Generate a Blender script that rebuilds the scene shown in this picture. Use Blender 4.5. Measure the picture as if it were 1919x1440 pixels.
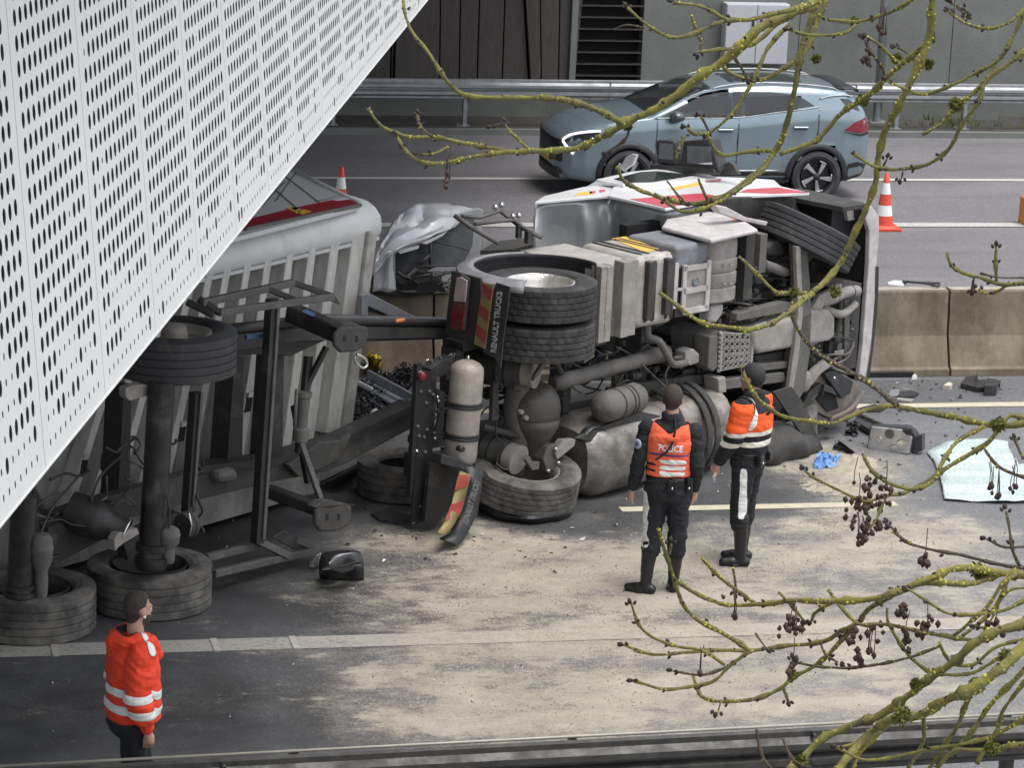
import bpy, bmesh, math, random
import numpy as np
from mathutils import Vector, Matrix, Euler, noise
for o in list(bpy.data.objects): bpy.data.objects.remove(o)
SC = bpy.context.scene
COL = SC.collection
rnd = random.Random(7)
# ------------------------------------------------------------------ camera
PW, PH = 1919.0, 1440.0
FOC, CAMH, PIT, ROL, YAW = 5917.6, 8.075, 0.246234, -0.044426, -0.224906
def V(*a): return np.array(a, float)
def _cam():
    cz, sz = math.cos(YAW), math.sin(YAW); cp, sp = math.cos(PIT), math.sin(PIT)
    Rz = np.array([[cz, -sz, 0], [sz, cz, 0], [0, 0, 1]]); Rx = np.array([[1, 0, 0], [0, cp, sp], [0, -sp, cp]])
    R = Rz @ Rx
    w = R @ V(0, 1, 0); r0 = R @ V(1, 0, 0); d0 = R @ V(0, 0, -1)
    r = r0*math.cos(ROL) + d0*math.sin(ROL); d = -r0*math.sin(ROL) + d0*math.cos(ROL)
    return r, d, w
CR, CD, CW = _cam()
CAM = V(0, 0, CAMH)
cd = bpy.data.cameras.new('camera'); co = bpy.data.objects.new('camera', cd); COL.objects.link(co)
cd.sensor_fit = 'HORIZONTAL'; cd.sensor_width = 36.0; cd.lens = FOC/PW*36.0; cd.clip_start = 0.2; cd.clip_end = 2000
M = Matrix(((CR[0], -CD[0], -CW[0], 0), (CR[1], -CD[1], -CW[1], 0), (CR[2], -CD[2], -CW[2], CAMH), (0, 0, 0, 1)))
co.matrix_world = M
SC.camera = co
# ------------------------------------------------------------------ world, sun, exposure
wd = bpy.data.worlds.new('World'); SC.world = wd; wd.use_nodes = True
nt = wd.node_tree; nt.nodes.clear()
sky = nt.nodes.new('ShaderNodeTexSky'); sky.sky_type = 'NISHITA'; sky.sun_disc = False
SUN_EL, SUN_AZ = math.radians(74), math.radians(140)      # azimuth clockwise from +Y
sky.sun_elevation = SUN_EL; sky.sun_rotation = SUN_AZ; sky.dust_density = 3.0
hs = nt.nodes.new('ShaderNodeHueSaturation'); hs.inputs['Saturation'].default_value = 0.30
bg = nt.nodes.new('ShaderNodeBackground'); bg.inputs['Strength'].default_value = 0.15
wo = nt.nodes.new('ShaderNodeOutputWorld')
nt.links.new(sky.outputs[0], hs.inputs['Color']); nt.links.new(hs.outputs[0], bg.inputs[0]); nt.links.new(bg.outputs[0], wo.inputs[0])
sl = bpy.data.lights.new('sun', 'SUN'); sl.energy = 0.8; sl.angle = math.radians(25); sl.color = (1, .985, .965)
so = bpy.data.objects.new('sun', sl); COL.objects.link(so)
sdir = Vector((math.sin(SUN_AZ)*math.cos(SUN_EL), math.cos(SUN_AZ)*math.cos(SUN_EL), math.sin(SUN_EL)))
so.rotation_euler = sdir.to_track_quat('Z', 'Y').to_euler(); so.location = sdir*60
SC.view_settings.view_transform = 'Standard'; SC.view_settings.look = 'None'
SC.view_settings.exposure = 1.0; SC.view_settings.gamma = 1.0; SC.view_settings.use_curve_mapping = False
SC.render.engine = 'CYCLES'
SC.cycles.max_bounces = 6
# ------------------------------------------------------------------ photo -> place helpers
def ray(u, v): return CW*FOC + CR*(u-PW/2) + CD*(v-PH/2)
def G(u, v, z=0.0):
    d = ray(u, v); return CAM + d*((z-CAM[2])/d[2])
def onY(u, v, Y):
    d = ray(u, v); return CAM + d*(Y/d[1])
def atD(u, v, dist):
    d = ray(u, v); return CAM + d*(dist/FOC)
class Frame:
    def __init__(s, o, ang, z=0):
        t = math.radians(ang); s.O = V(o[0], o[1], z); s.a = V(math.cos(t), math.sin(t), 0); s.m = V(-math.sin(t), math.cos(t), 0); s.k = V(0, 0, 1); s.ang = t
    def P(s, a, d, z): return s.O + s.a*a + s.m*d + s.k*z
    def D(s, u, v, d):            # photo point on the plane at depth d
        r = ray(u, v); return CAM + r*((d-(CAM-s.O)@s.m)/(r@s.m))
    def S(s, u, v, a):
        r = ray(u, v); return CAM + r*((a-(CAM-s.O)@s.a)/(r@s.a))
    def loc(s, p): q = p-s.O; return V(q@s.a, q@s.m, q[2])
def lerp(a, b, t): return a+(b-a)*t
def nrm(v): return v/np.linalg.norm(v)
# ------------------------------------------------------------------ object helpers
def thing(name, label, cat, loc=(0, 0, 0), group=None, rz=0.0):
    o = bpy.data.objects.new(name, None); COL.objects.link(o); o.empty_display_size = .1
    o.location = Vector(loc); o.rotation_euler = (0, 0, rz); return tag(o, label, cat, group)
def tag(o, label, cat, group=None):
    o['label'] = label; o['category'] = cat
    if group: o['group'] = group
    return o
def rootloc(o):
    while o.parent: o = o.parent
    return np.array(o.location)
class MB:
    def __init__(s): s.v = []; s.f = []; s.mi = []; s.sm = []; s.cur = 0
    def add(s, vs, fs, mi=None, smooth=False):
        n = len(s.v); s.v.extend([tuple(map(float, p)) for p in vs])
        for f in fs: s.f.append([i+n for i in f]); s.mi.append(s.cur if mi is None else mi); s.sm.append(smooth)
        return s
    def hexa(s, p):   # 8 points: bottom ring 0-3, top ring 4-7
        return s.add(p, [(3, 2, 1, 0), (4, 5, 6, 7), (0, 1, 5, 4), (1, 2, 6, 5), (2, 3, 7, 6), (3, 0, 4, 7)])
    def box(s, c, size, ax=None):
        X, Y, Z = ax if ax is not None else (V(1, 0, 0), V(0, 1, 0), V(0, 0, 1)); c = np.array(c, float); x, y, z = [q/2 for q in size]
        return s.hexa([c+X*i*x+Y*j*y+Z*k*z for k in (-1, 1) for i, j in ((-1, -1), (1, -1), (1, 1), (-1, 1))])
    def fbox(s, F, a0, a1, d0, d1, z0, z1):
        return s.hexa([F.P(a, d, z) for z in (z0, z1) for a, d in ((a0, d0), (a1, d0), (a1, d1), (a0, d1))])
    def bar(s, p, q, w, h, up=(0, 0, 1)):
        p, q = np.array(p, float), np.array(q, float); X = nrm(q-p); up = np.array(up, float)
        Y = np.cross(up, X)
        if np.linalg.norm(Y) < 1e-4: Y = np.cross(V(1, 0, 0), X)
        Y = nrm(Y); Z = np.cross(X, Y)
        return s.box((p+q)/2, (np.linalg.norm(q-p), w, h), (X, Y, Z))
    def prism(s, pts, vec):
        n = len(pts); pts = [np.array(q, float) for q in pts]; vec = np.array(vec, float)
        nn = sum((np.cross(pts[i]-pts[0], pts[(i+1) % n]-pts[0]) for i in range(1, n-1)), V(0, 0, 0))
        if nn@vec > 0: pts = pts[::-1]
        vs = pts+[q+vec for q in pts]
        fs = [list(range(n)), list(range(2*n-1, n-1, -1))]+[(i, i+n, (i+1) % n+n, (i+1) % n) for i in range(n)]
        return s.add(vs, fs)
    def rings(s, R, cap=True, smooth=True, closed=True):
        n = len(R[0]); m = len(R); vs = [p for r in R for p in r]; fs = []
        for i in range(m-1):
            for j in range(n if closed else n-1): fs.append((i*n+j, i*n+(j+1) % n, (i+1)*n+(j+1) % n, (i+1)*n+j))
        b = len(s.v); s.add(vs, fs, smooth=smooth)
        if cap:
            s.f.append([b+j for j in range(n)][::-1]); s.mi.append(s.cur); s.sm.append(False)
            s.f.append([b+(m-1)*n+j for j in range(n)]); s.mi.append(s.cur); s.sm.append(False)
        return s
    def tube(s, pts, r, seg=8, cap=True, sq=1.0):
        pts = [np.array(p, float) for p in pts]; n = len(pts); rr = r if hasattr(r, '__len__') else [r]*n
        t0 = nrm(pts[1]-pts[0]); u = np.cross(t0, V(0, 0, 1))
        if np.linalg.norm(u) < .05: u = np.cross(t0, V(1, 0, 0))
        u = nrm(u); R = []
        for i in range(n):
            t = nrm(pts[min(i+1, n-1)]-pts[max(i-1, 0)]); u = nrm(u-t*(u@t)); w = np.cross(t, u)
            R.append([pts[i]+(u*math.cos(2*math.pi*k/seg)+w*math.sin(2*math.pi*k/seg)*sq)*rr[i] for k in range(seg)])
        return s.rings(R, cap)
    def cyl(s, p, q, r, seg=16, r2=None): return s.tube([p, q], [r, r if r2 is None else r2], seg)
    def lathe(s, c, axis, prof, seg=32, cap=False):   # prof: (radius, height along axis)
        c = np.array(c, float); t = nrm(np.array(axis, float)); u = np.cross(t, V(0, 0, 1))
        if np.linalg.norm(u) < .05: u = np.cross(t, V(1, 0, 0))
        u = nrm(u); w = np.cross(t, u)
        return s.rings([[c+t*h+(u*math.cos(2*math.pi*k/seg)+w*math.sin(2*math.pi*k/seg))*r for k in range(seg)] for r, h in prof], cap)
    def ball(s, c, r, seg=10, rg=6, ax=None, sc=(1, 1, 1)):
        c = np.array(c, float); X, Y, Z = ax if ax is not None else (V(1, 0, 0), V(0, 1, 0), V(0, 0, 1)); R = []
        for i in range(rg+1):
            a = math.pi*(i/rg-.5); cr = max(math.cos(a), .02)
            R.append([c+(X*math.cos(2*math.pi*k/seg)*cr*sc[0]+Y*math.sin(2*math.pi*k/seg)*cr*sc[1]+Z*math.sin(a)*sc[2])*r for k in range(seg)])
        return s.rings(R, True)
    def grid(s, P, smooth=True):   # P[i][j]
        m, n = len(P), len(P[0]); return s.add([p for r in P for p in r], [(i*n+j, i*n+j+1, (i+1)*n+j+1, (i+1)*n+j) for i in range(m-1) for j in range(n-1)], smooth=smooth)
    def build(s, name, mats, parent=None, ang=None, bev=0, thick=0, kind=None, seg=2, sub=0):
        me = bpy.data.meshes.new(name); R = rootloc(parent) if parent else V(0, 0, 0)
        me.from_pydata([tuple(np.array(p)-R) for p in s.v] if parent else s.v, [], s.f)
        mats = mats if isinstance(mats, (list, tuple)) else [mats]
        for m in mats: me.materials.append(m)
        me.polygons.foreach_set('material_index', s.mi); me.polygons.foreach_set('use_smooth', [True]*len(s.f) if ang else s.sm)
        me.update()
        if ang: me.set_sharp_from_angle(angle=math.radians(ang))
        o = bpy.data.objects.new(name, me); COL.objects.link(o)
        if parent: o.parent = parent
        if thick: md = o.modifiers.new('thickness', 'SOLIDIFY'); md.thickness = thick; md.offset = 0
        if bev: md = o.modifiers.new('edges', 'BEVEL'); md.width = bev; md.segments = seg; md.limit_method = 'ANGLE'; md.angle_limit = math.radians(35)
        if sub: md = o.modifiers.new('soft', 'SUBSURF'); md.levels = sub; md.render_levels = sub
        if kind: o['kind'] = kind
        return o
def copy_tree(o, parent=None):
    c = o.copy(); COL.objects.link(c)
    if parent is not None: c.parent = parent
    for ch in list(o.children): copy_tree(ch, c)
    return c
# ------------------------------------------------------------------ materials
def mat(name, col, rough=.6, metal=0.0, var=.25, vs=6.0, bump=.0, bs=60.0, dirt=None, spec=.5, coat=0, stretch=None, trans=0, alpha=1, emit=None):
    """procedural surface: colour varied by two noises, optional dirt layer (colour, amount, scale), fine relief"""
    m = bpy.data.materials.new(name); m.use_nodes = True; t = m.node_tree; N = t.nodes; L = t.links.new
    b = N['Principled BSDF']; b.inputs['Roughness'].default_value = rough; b.inputs['Metallic'].default_value = metal
    b.inputs['Specular IOR Level'].default_value = spec; b.inputs['Coat Weight'].default_value = coat
    if trans: b.inputs['Transmission Weight'].default_value = trans
    if alpha < 1: b.inputs['Alpha'].default_value = alpha
    if emit: b.inputs['Emission Color'].default_value = (*emit[0], 1); b.inputs['Emission Strength'].default_value = emit[1]
    tc = N.new('ShaderNodeTexCoord'); mp = N.new('ShaderNodeMapping'); L(tc.outputs['Object'], mp.inputs[0])
    if stretch: mp.inputs['Scale'].default_value = stretch
    n1 = N.new('ShaderNodeTexNoise'); n1.inputs['Scale'].default_value = vs; n1.inputs['Detail'].default_value = 6; n1.inputs['Roughness'].default_value = .65; L(mp.outputs[0], n1.inputs['Vector'])
    mx = N.new('ShaderNodeMix'); mx.data_type = 'RGBA'
    mx.inputs[6].default_value = (*[c*(1-var) for c in col], 1); mx.inputs[7].default_value = (*[min(c*(1+var), 1) for c in col], 1)
    rm = N.new('ShaderNodeMapRange'); rm.inputs[1].default_value = .3; rm.inputs[2].default_value = .7; L(n1.outputs[0], rm.inputs[0]); L(rm.outputs[0], mx.inputs[0])
    out = mx.outputs[2]
    if dirt:
        dc, am, ds = dirt
        n2 = N.new('ShaderNodeTexNoise'); n2.inputs['Scale'].default_value = ds; n2.inputs['Detail'].default_value = 8; n2.inputs['Roughness'].default_value = .7; L(tc.outputs['Object'], n2.inputs['Vector'])
        r2 = N.new('ShaderNodeMapRange'); r2.inputs[1].default_value = .62-am*.4; r2.inputs[2].default_value = .78-am*.3; r2.inputs[4].default_value = min(1, .35+am); L(n2.outputs[0], r2.inputs[0])
        m2 = N.new('ShaderNodeMix'); m2.data_type = 'RGBA'; m2.inputs[7].default_value = (*dc, 1); L(out, m2.inputs[6]); L(r2.outputs[0], m2.inputs[0]); out = m2.outputs[2]
        mr = N.new('ShaderNodeMapRange'); mr.inputs[3].default_value = rough; mr.inputs[4].default_value = .9; L(r2.outputs[0], mr.inputs[0]); L(mr.outputs[0], b.inputs['Roughness'])
        if metal: mm = N.new('ShaderNodeMapRange'); mm.inputs[3].default_value = metal; mm.inputs[4].default_value = metal*.3; L(r2.outputs[0], mm.inputs[0]); L(mm.outputs[0], b.inputs['Metallic'])
    L(out, b.inputs['Base Color'])
    if bump:
        n3 = N.new('ShaderNodeTexNoise'); n3.inputs['Scale'].default_value = bs; n3.inputs['Detail'].default_value = 4; L(mp.outputs[0], n3.inputs['Vector'])
        bp = N.new('ShaderNodeBump'); bp.inputs['Strength'].default_value = bump; bp.inputs['Distance'].default_value = .02; L(n3.outputs[0], bp.inputs['Height']); L(bp.outputs[0], b.inputs['Normal'])
    return m
DUST = (.135, .127, .117)
m_white = mat('white_paint', (.74, .74, .73), .45, var=.04)
m_panel = mat('white_coated_sheet', (.70, .70, .685), .5, var=.03, vs=2)
m_dark = mat('dark_void', (.012, .012, .013), .9, var=.2)
m_conc = mat('concrete_wall', (.165, .175, .16), .85, var=.16, vs=1.2, bump=.25, bs=30, dirt=((.095, .095, .085), .2, .8))
m_barr = mat('barrier_concrete', (.185, .155, .11), .85, var=.4, vs=2.2, bump=.3, bs=50, dirt=((.085, .068, .045), .42, 1.8), stretch=(1.6, 1, .55))
m_plank = mat('brown_grey_plank', (.075, .066, .06), .85, var=.25, vs=12, bump=.5, bs=45, stretch=(3, 3, .3))
m_galv = mat('galvanised_steel', (.36, .375, .39), .42, .6, var=.18, vs=7, dirt=((.20, .195, .18), .22, 2.5))
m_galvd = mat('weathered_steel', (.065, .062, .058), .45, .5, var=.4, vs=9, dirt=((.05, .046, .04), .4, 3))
m_cab = mat('grey_cabinet_paint', (.50, .51, .545), .5, var=.05)
m_grass = mat('grass', (.10, .13, .03), .9, var=.4)
m_soil = mat('verge_soil', (.055, .051, .046), .95, var=.35, vs=9, bump=.6, bs=40)
# ================================================================== SETTING
# stains of absorbent sand, skid dirt: world-space marks kept as a mesh attribute (the dark mask also paints in bridge shade)
def blob(X, Y, u, v, ru, rv, rot=0.0):
    c = G(u, v); ex = G(u+ru, v)-c; ey = c-G(u, v+rv)
    A = np.array([[ex[0], ey[0]], [ex[1], ey[1]]]); Ai = np.linalg.inv(A)
    x = X-c[0]; y = Y-c[1]; p = Ai[0, 0]*x+Ai[0, 1]*y; q = Ai[1, 0]*x+Ai[1, 1]*y
    cr, sr = math.cos(rot), math.sin(rot); p, q = cr*p+sr*q, -sr*p+cr*q
    return np.exp(-(p*p+q*q)**1.3)
def asphalt(name, base, sandy=False, seed=0.0, paint=None):
    m = bpy.data.materials.new(name); m.use_nodes = True; t = m.node_tree; N = t.nodes; L = t.links.new; b = N['Principled BSDF']
    tc = N.new('ShaderNodeTexCoord')
    def noi(sc, det=5, ro=.6, st=None, ):
        mp = N.new('ShaderNodeMapping'); L(tc.outputs['Object'], mp.inputs[0]); mp.inputs['Location'].default_value = (seed, 0, 0)
        if st: mp.inputs['Scale'].default_value = st
        n = N.new('ShaderNodeTexNoise'); n.inputs['Scale'].default_value = sc; n.inputs['Detail'].default_value = det; n.inputs['Roughness'].default_value = ro; L(mp.outputs[0], n.inputs[0]); return n.outputs[0]
    def rng(x, a, b_, c=0., d=1.):
        n = N.new('ShaderNodeMapRange'); L(x, n.inputs[0]); n.inputs[1].default_value = a; n.inputs[2].default_value = b_; n.inputs[3].default_value = c; n.inputs[4].default_value = d; return n.outputs[0]
    def mix(f, a, b_):
        n = N.new('ShaderNodeMix'); n.data_type = 'RGBA'
        L(f, n.inputs[0])
        for i, q in ((6, a), (7, b_)):
            if isinstance(q, tuple): n.inputs[i].default_value = (*q, 1)
            else: L(q, n.inputs[i])
        return n.outputs[2]
    def mth(op, x, y):
        n = N.new('ShaderNodeMath'); n.operation = op; n.use_clamp = True
        for i, q in ((0, x), (1, y)):
            if isinstance(q, (int, float)): n.inputs[i].default_value = q
            else: L(q, n.inputs[i])
        return n.outputs[0]
    def mth_(op, x, y):
        n = N.new('ShaderNodeMath'); n.operation = op
        for i, q in ((0, x), (1, y)):
            if isinstance(q, (int, float)): n.inputs[i].default_value = q
            else: L(q, n.inputs[i])
        return n.outputs[0]
    fine = noi(170, 3, .7); big = noi(.7, 6, .6, (.35, 1, 1)); 
    vo = N.new('ShaderNodeTexVoronoi'); vo.inputs['Scale'].default_value = 85; L(tc.outputs['Object'], vo.inputs[0])
    vc = N.new('ShaderNodeSeparateColor'); L(vo.outputs['Color'], vc.inputs[0])
    c = mix(rng(big, .35, .65), tuple(q*.82 for q in base), tuple(q*1.18 for q in base))
    c = mix(rng(fine, .42, .75, 0, .75), c, tuple(q*1.9 for q in base))
    c = mix(rng(vc.outputs[0], .93, .97, 0, .45), c, tuple(min(q*3.2, .5) for q in base))
    c = mix(rng(vc.outputs[1], .75, .95, 0, .6), c, tuple(q*.45 for q in base))
    streak = noi(1.0, 6, .65, (.25, 3.2, 1))
    c = mix(rng(streak, .5, .72, 0, .35), c, tuple(q*.6 for q in base))
    rough = rng(big, .3, .7, .55, .8)
    if sandy:
        at = N.new('ShaderNodeAttribute'); at.attribute_name = 'sand'
        aw = N.new('ShaderNodeAttribute'); aw.attribute_name = 'wet_shade'
        if paint:
            c = mix(rng(mth('ADD', mth('MULTIPLY', noi(24, 7, .75), .7), mth('MULTIPLY', noi(3, 5, .6), .3)), .33, .50), c, paint)
        else:
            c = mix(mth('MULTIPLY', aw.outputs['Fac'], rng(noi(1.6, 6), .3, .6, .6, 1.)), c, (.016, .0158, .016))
        def cen(x, k): return mth_('MULTIPLY', mth_('SUBTRACT', x, .5), k)
        n1 = noi(1.5, 10, .68, (.95, 1.2, 1)); n2 = noi(34, 6, .8); n3 = noi(3.8, 8, .74, (.75, 1.4, 1)); n4 = noi(9, 8, .7, (.6, 1.6, 1))
        val = mth_('ADD', mth_('ADD', at.outputs['Fac'], cen(n1, 2.9)), mth_('ADD', cen(n3, 1.3), mth_('ADD', cen(n2, 1.3), cen(n4, 1.1))))
        sm = mth('MAXIMUM', rng(val, .40, .85, 0, .93), mth('MULTIPLY', rng(val, .08, .8, 0, .5), rng(at.outputs['Fac'], .04, .25)))
        sandc = mix(rng(noi(60, 5, .8), .38, .68), (.285, .258, .205), (.49, .45, .37))
        sandc = mix(rng(n3, .47, .68, 0, .55), sandc, (.235, .21, .165)); sandc = mix(rng(n1, .5, .72, 0, .5), sandc, (.57, .53, .45))
        c = mix(sm, c, sandc)
        gr = mth('MULTIPLY', rng(vc.outputs[2], .86, .9, 0, .8), rng(at.outputs['Fac'], .03, .5))
        c = mix(gr, c, (.40, .355, .27))
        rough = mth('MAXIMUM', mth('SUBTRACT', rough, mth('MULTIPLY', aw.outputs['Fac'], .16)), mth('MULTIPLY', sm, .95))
    L(c, b.inputs['Base Color']); L(rough, b.inputs['Roughness'])
    bp = N.new('ShaderNodeBump'); bp.inputs['Strength'].default_value = .55; bp.inputs['Distance'].default_value = .012; L(fine, bp.inputs['Height']); L(bp.outputs[0], b.inputs['Normal'])
    return m
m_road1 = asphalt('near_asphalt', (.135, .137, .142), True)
m_road2 = asphalt('far_asphalt', (.15, .143, .149), False, 13.)
m_slip = asphalt('service_road_asphalt', (.20, .205, .21), False, 31.)
def sheet(name, mt, x0, x1, y0, y1, z, nx=1, ny=1):
    mb = MB(); xs = np.linspace(x0, x1, nx+1); ys = np.linspace(y0, y1, ny+1)
    mb.v = [(float(x), float(y), z) for y in ys for x in xs]
    mb.f = [(j*(nx+1)+i, j*(nx+1)+i+1, (j+1)*(nx+1)+i+1, (j+1)*(nx+1)+i) for j in range(ny) for i in range(nx)]
    mb.mi = [0]*len(mb.f); mb.sm = [False]*len(mb.f)
    return mb.build(name, mt, kind='structure')
ground = sheet('ground', m_soil, -300, 300, -60, 900, -.03)
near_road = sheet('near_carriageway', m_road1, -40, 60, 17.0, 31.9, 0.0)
# finer patch carrying the marks of the crash
px0, px1, py0, py1 = -1.0, 13.6, 18.6, 31.3
pn, pm = 300, 260
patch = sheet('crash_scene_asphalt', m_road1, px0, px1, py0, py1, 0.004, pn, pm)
co_ = np.array([v.co for v in patch.data.vertices]); X, Y = co_[:, 0], co_[:, 1]
sd = np.zeros(len(X))
for (u, v, ru, rv, a, ro) in [(860, 1010, 150, 40, .95, .0), (720, 1000, 70, 22, .4, 0), (1010, 1045, 170, 42, .75, 0), (1130, 1080, 330, 75, .85, 0), (1400, 1035, 330, 75, .95, 0), (1690, 1012, 190, 42, .85, .1),
     (1560, 925, 110, 42, 1.0, .15), (1520, 860, 90, 30, 1.0, .1), (1600, 880, 90, 28, .85, 0), (1000, 1200, 270, 85, .85, 0), (1300, 1180, 330, 85, .85, 0), (820, 1290, 130, 75, .75, .3), (980, 1340, 260, 70, .85, 0),
     (1300, 1290, 360, 70, .8, 0), (1620, 1210, 260, 70, .55, .1), (1560, 1320, 330, 45, .6, 0), (1840, 1120, 160, 60, .3, 0), (640, 1215, 200, 22, .14, 0), (420, 1290, 300, 34, .10, 0), (150, 1330, 240, 22, .10, 0), (930, 1120, 260, 40, .6, 0)]:
    sd = np.maximum(sd, 1-(1-sd)*(1-a*blob(X, Y, u, v, ru*1.15, rv*1.15, ro)))
for (u, v, ru, rv, a) in [(1060, 990, 130, 22, .9), (1270, 940, 230, 42, 1.0), (1430, 1010, 130, 20, .5), (1420, 935, 130, 45, .95), (1180, 1000, 130, 18, .6), (1580, 1100, 260, 16, .35), (1200, 1155, 260, 12, .4), (1100, 1245, 330, 14, .35), (1500, 1240, 300, 12, .4), (650, 960, 180, 40, .8)]:
    sd *= 1-a*blob(X, Y, u, v, ru, rv)
wet_shade = np.zeros(len(X))  # damp, oily asphalt plus bridge shade on the left, painted into the colour
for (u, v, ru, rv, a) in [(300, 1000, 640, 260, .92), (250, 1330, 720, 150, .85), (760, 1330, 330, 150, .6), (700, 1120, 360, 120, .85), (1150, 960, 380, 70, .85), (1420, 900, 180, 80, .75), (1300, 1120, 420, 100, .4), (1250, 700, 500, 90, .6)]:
    wet_shade = np.maximum(wet_shade, a*blob(X, Y, u, v, ru*1.2, rv*1.2))
ed = np.minimum.reduce([(X-px0)/1.2, (px1-X)/1.2, (Y-py0)/1.0, (py1-Y)/1.0]).clip(0, 1)
lnm = sheet('lane_marking', asphalt('worn_edge_line_paint', (.135, .137, .142), True, 0., (.40, .385, .345)), -.9, 13.5, 23.10, 23.385, .008, 288, 6)
lc_ = np.array([v.co for v in lnm.data.vertices]); ix = np.clip(np.round((lc_[:, 0]-px0)/(px1-px0)*pn).astype(int), 0, pn); iy = np.clip(np.round((lc_[:, 1]-py0)/(py1-py0)*pm).astype(int), 0, pm)
sdl = np.clip(sd*ed if False else sd, 0, 1)[iy*(pn+1)+ix]; t_ = np.clip((lc_[:, 0]-4.1)/.8, 0, 1); sdl = np.maximum(sdl, t_*.80)
at = lnm.data.attributes.new('sand', 'FLOAT', 'POINT'); at.data.foreach_set('value', sdl.astype(np.float32))
for nm_, arr in (('sand', sd*ed), ('wet_shade', wet_shade)):
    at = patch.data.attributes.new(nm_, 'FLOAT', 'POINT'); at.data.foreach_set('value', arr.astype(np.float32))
far_road = sheet('far_carriageway', m_road2, -60, 80, 31.9, 46.6, 0.0)
sheet('service_road', m_slip, -40, 60, -20, 17.0, -.004)
verge = sheet('verge', m_soil, -60, 80, 46.6, 60, 0.05)
mbk = MB(); mbk.box((10, 46.6, .03), (140, .12, .12)); mbk.build('kerb', m_conc, kind='structure')
# painted lines
def line_mat(name, wear):
    m = mat(name, (.46, .45, .42), .7, var=.10, vs=18, dirt=((.16, .15, .135), wear, 22)); return m
m_line = line_mat('road_marking_paint', .34); m_liney = mat('dusty_marking_paint', (.50, .45, .34), .75, var=.12, vs=18, dirt=((.25, .21, .16), .3, 9)); m_linec = line_mat('clean_marking_paint', .12)
def marking(p, q, w, mt, z=.009):
    p, q = p.copy(), q.copy(); d = nrm(q-p); n = V(-d[1], d[0], 0)*w/2; mb = MB(); mb.cur = 0
    k = 24; mb.grid([[lerp(p, q, i/k)+n*s+V(0, 0, z-p[2]) for s in (1, -1)][::-1] for i in range(k+1)], False)
    return mb.build('lane_marking', mt, kind='structure')
p_ = G(1163, 957); q_ = G(1680, 946); marking(p_, q_, .15, m_liney)
marking(V(-4, 26.7, 0), V(-1, 26.7, 0), .15, m_liney)
marking(V(-10, 30.2, 0), V(30, 30.2, 0), .17, m_liney)
marking(V(-30, 39.66, 0), V(50, 39.66, 0), .26, m_line); marking(V(-30, 42.94, 0), V(50, 42.94, 0), .16, m_linec)
# raised cross ribs of the audible edge line
rb = MB()
for i in range(9): 
    x = -1.3+i*.62
    rb.box((x, 23.24, .010), (.05, .29, .012))
rb.build('lane_marking_rib', mat('rib_paint', (.42, .40, .36), .7, var=.2, vs=20), kind='structure')
# ---------------------------------------------------------------- concrete median barrier, one object per cast section
bprof = [(-.30, 0), (-.30, .08), (-.25, .10), (-.13, .42), (-.09, .90), (-.07, .915), (.07, .915), (.09, .90), (.13, .42), (.25, .10), (.30, .08), (.30, 0)]
def barrier(x0, x1, label, slot):
    r = thing('concrete_barrier', label, 'road barrier', ((x0+x1)/2, 31.72, 0), 'concrete barrier sections along the median')
    mb = MB(); mb.rings([[V(x, 31.72+o, z) for o, z in bprof] for x in (x0+.012, x1-.012)], True, False)
    b = mb.build('barrier_body', m_barr, r, bev=.005)
    s = MB(); s.box((slot, 31.445, .028), (.55, .075, .058)); s.build('drain_slot', m_dark, r)
    s = MB(); s.box(((x0+x1)/2, 31.72, .9165), (x1-x0-.05, .15, .004)); s.build('cap_strip', mat('barrier_top', (.32, .295, .24), .8, var=.2, vs=8), r)
    return r
xj = G(1787, 640, .4)[0]; xl = onY(813, 600, 31.6)[0]
barrier(-3.2, xl, 'sandy grey concrete median barrier section behind the jackknifed trailer drawbar', xl-2.5)
barrier(xl, xj, 'sandy grey concrete barrier section beside the overturned truck cab, dark drain slot at its foot', G(1672, 712)[0])
barrier(xj, xj+6.5, 'sandy grey concrete barrier section at the right edge, with the black scrap at its foot', xj+5)
# ---------------------------------------------------------------- guardrails
wprof = [(0, 0), (.028, -.012), (.028, -.05), (.078, -.085), (.078, -.125), (.012, -.15), (.012, -.17), (.078, -.195), (.078, -.235), (.028, -.27), (.028, -.30), (0, -.312)]
def guardrail(p, q, label, mt, side, top, posts, sec=4.0, base=0., facing=1):
    d = nrm(q-p); n = V(-d[1], d[0], 0)*side; Ln = np.linalg.norm(q-p); r = thing('guardrail', label, 'guardrail', (p+q)/2*V(1, 1, 0)+V(0, 0, base))
    k = 0.0; i = 0
    while k < Ln:
        a, b = p+d*k, p+d*min(k+sec+.25, Ln); off = n*(.004*(i % 2))
        mb = MB(); mb.rings([[c*V(1, 1, 0)+V(0, 0, top+z)+n*o+off for o, z in wprof] for c in (a, b)], False, False, False)
        mb.build('beam', mt, r, thick=.004)
        sp = MB()
        for dz in (-.03, -.10, -.21, -.28):
            sp.cyl(a*V(1, 1, 0)+V(0, 0, top+dz)+d*.12+n*.02, a*V(1, 1, 0)+V(0, 0, top+dz)+d*.12+n*.095, .014, 6)
        sp.build('bolt_row', mt, r, kind='stuff')
        k += sec; i += 1
    for t in posts:
        c = (p+d*t)*V(1, 1, 0); mb = MB(); mb.box(c-n*.06+V(0, 0, (top-.02+base)/2), (.005, .11, top-.02-base), (d, n, V(0, 0, 1)))
        for sx in (-1, 1): mb.box(c-n*(.06+sx*.052)+d*.03+V(0, 0, (top-.02+base)/2), (.06, .006, top-.02-base), (d, n, V(0, 0, 1)))
        mb.box(c-n*.06+V(0, 0, base+.01), (.2, .24, .02), (d, n, V(0, 0, 1)))
        mb.build('post', mt, r)
    return r
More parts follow.
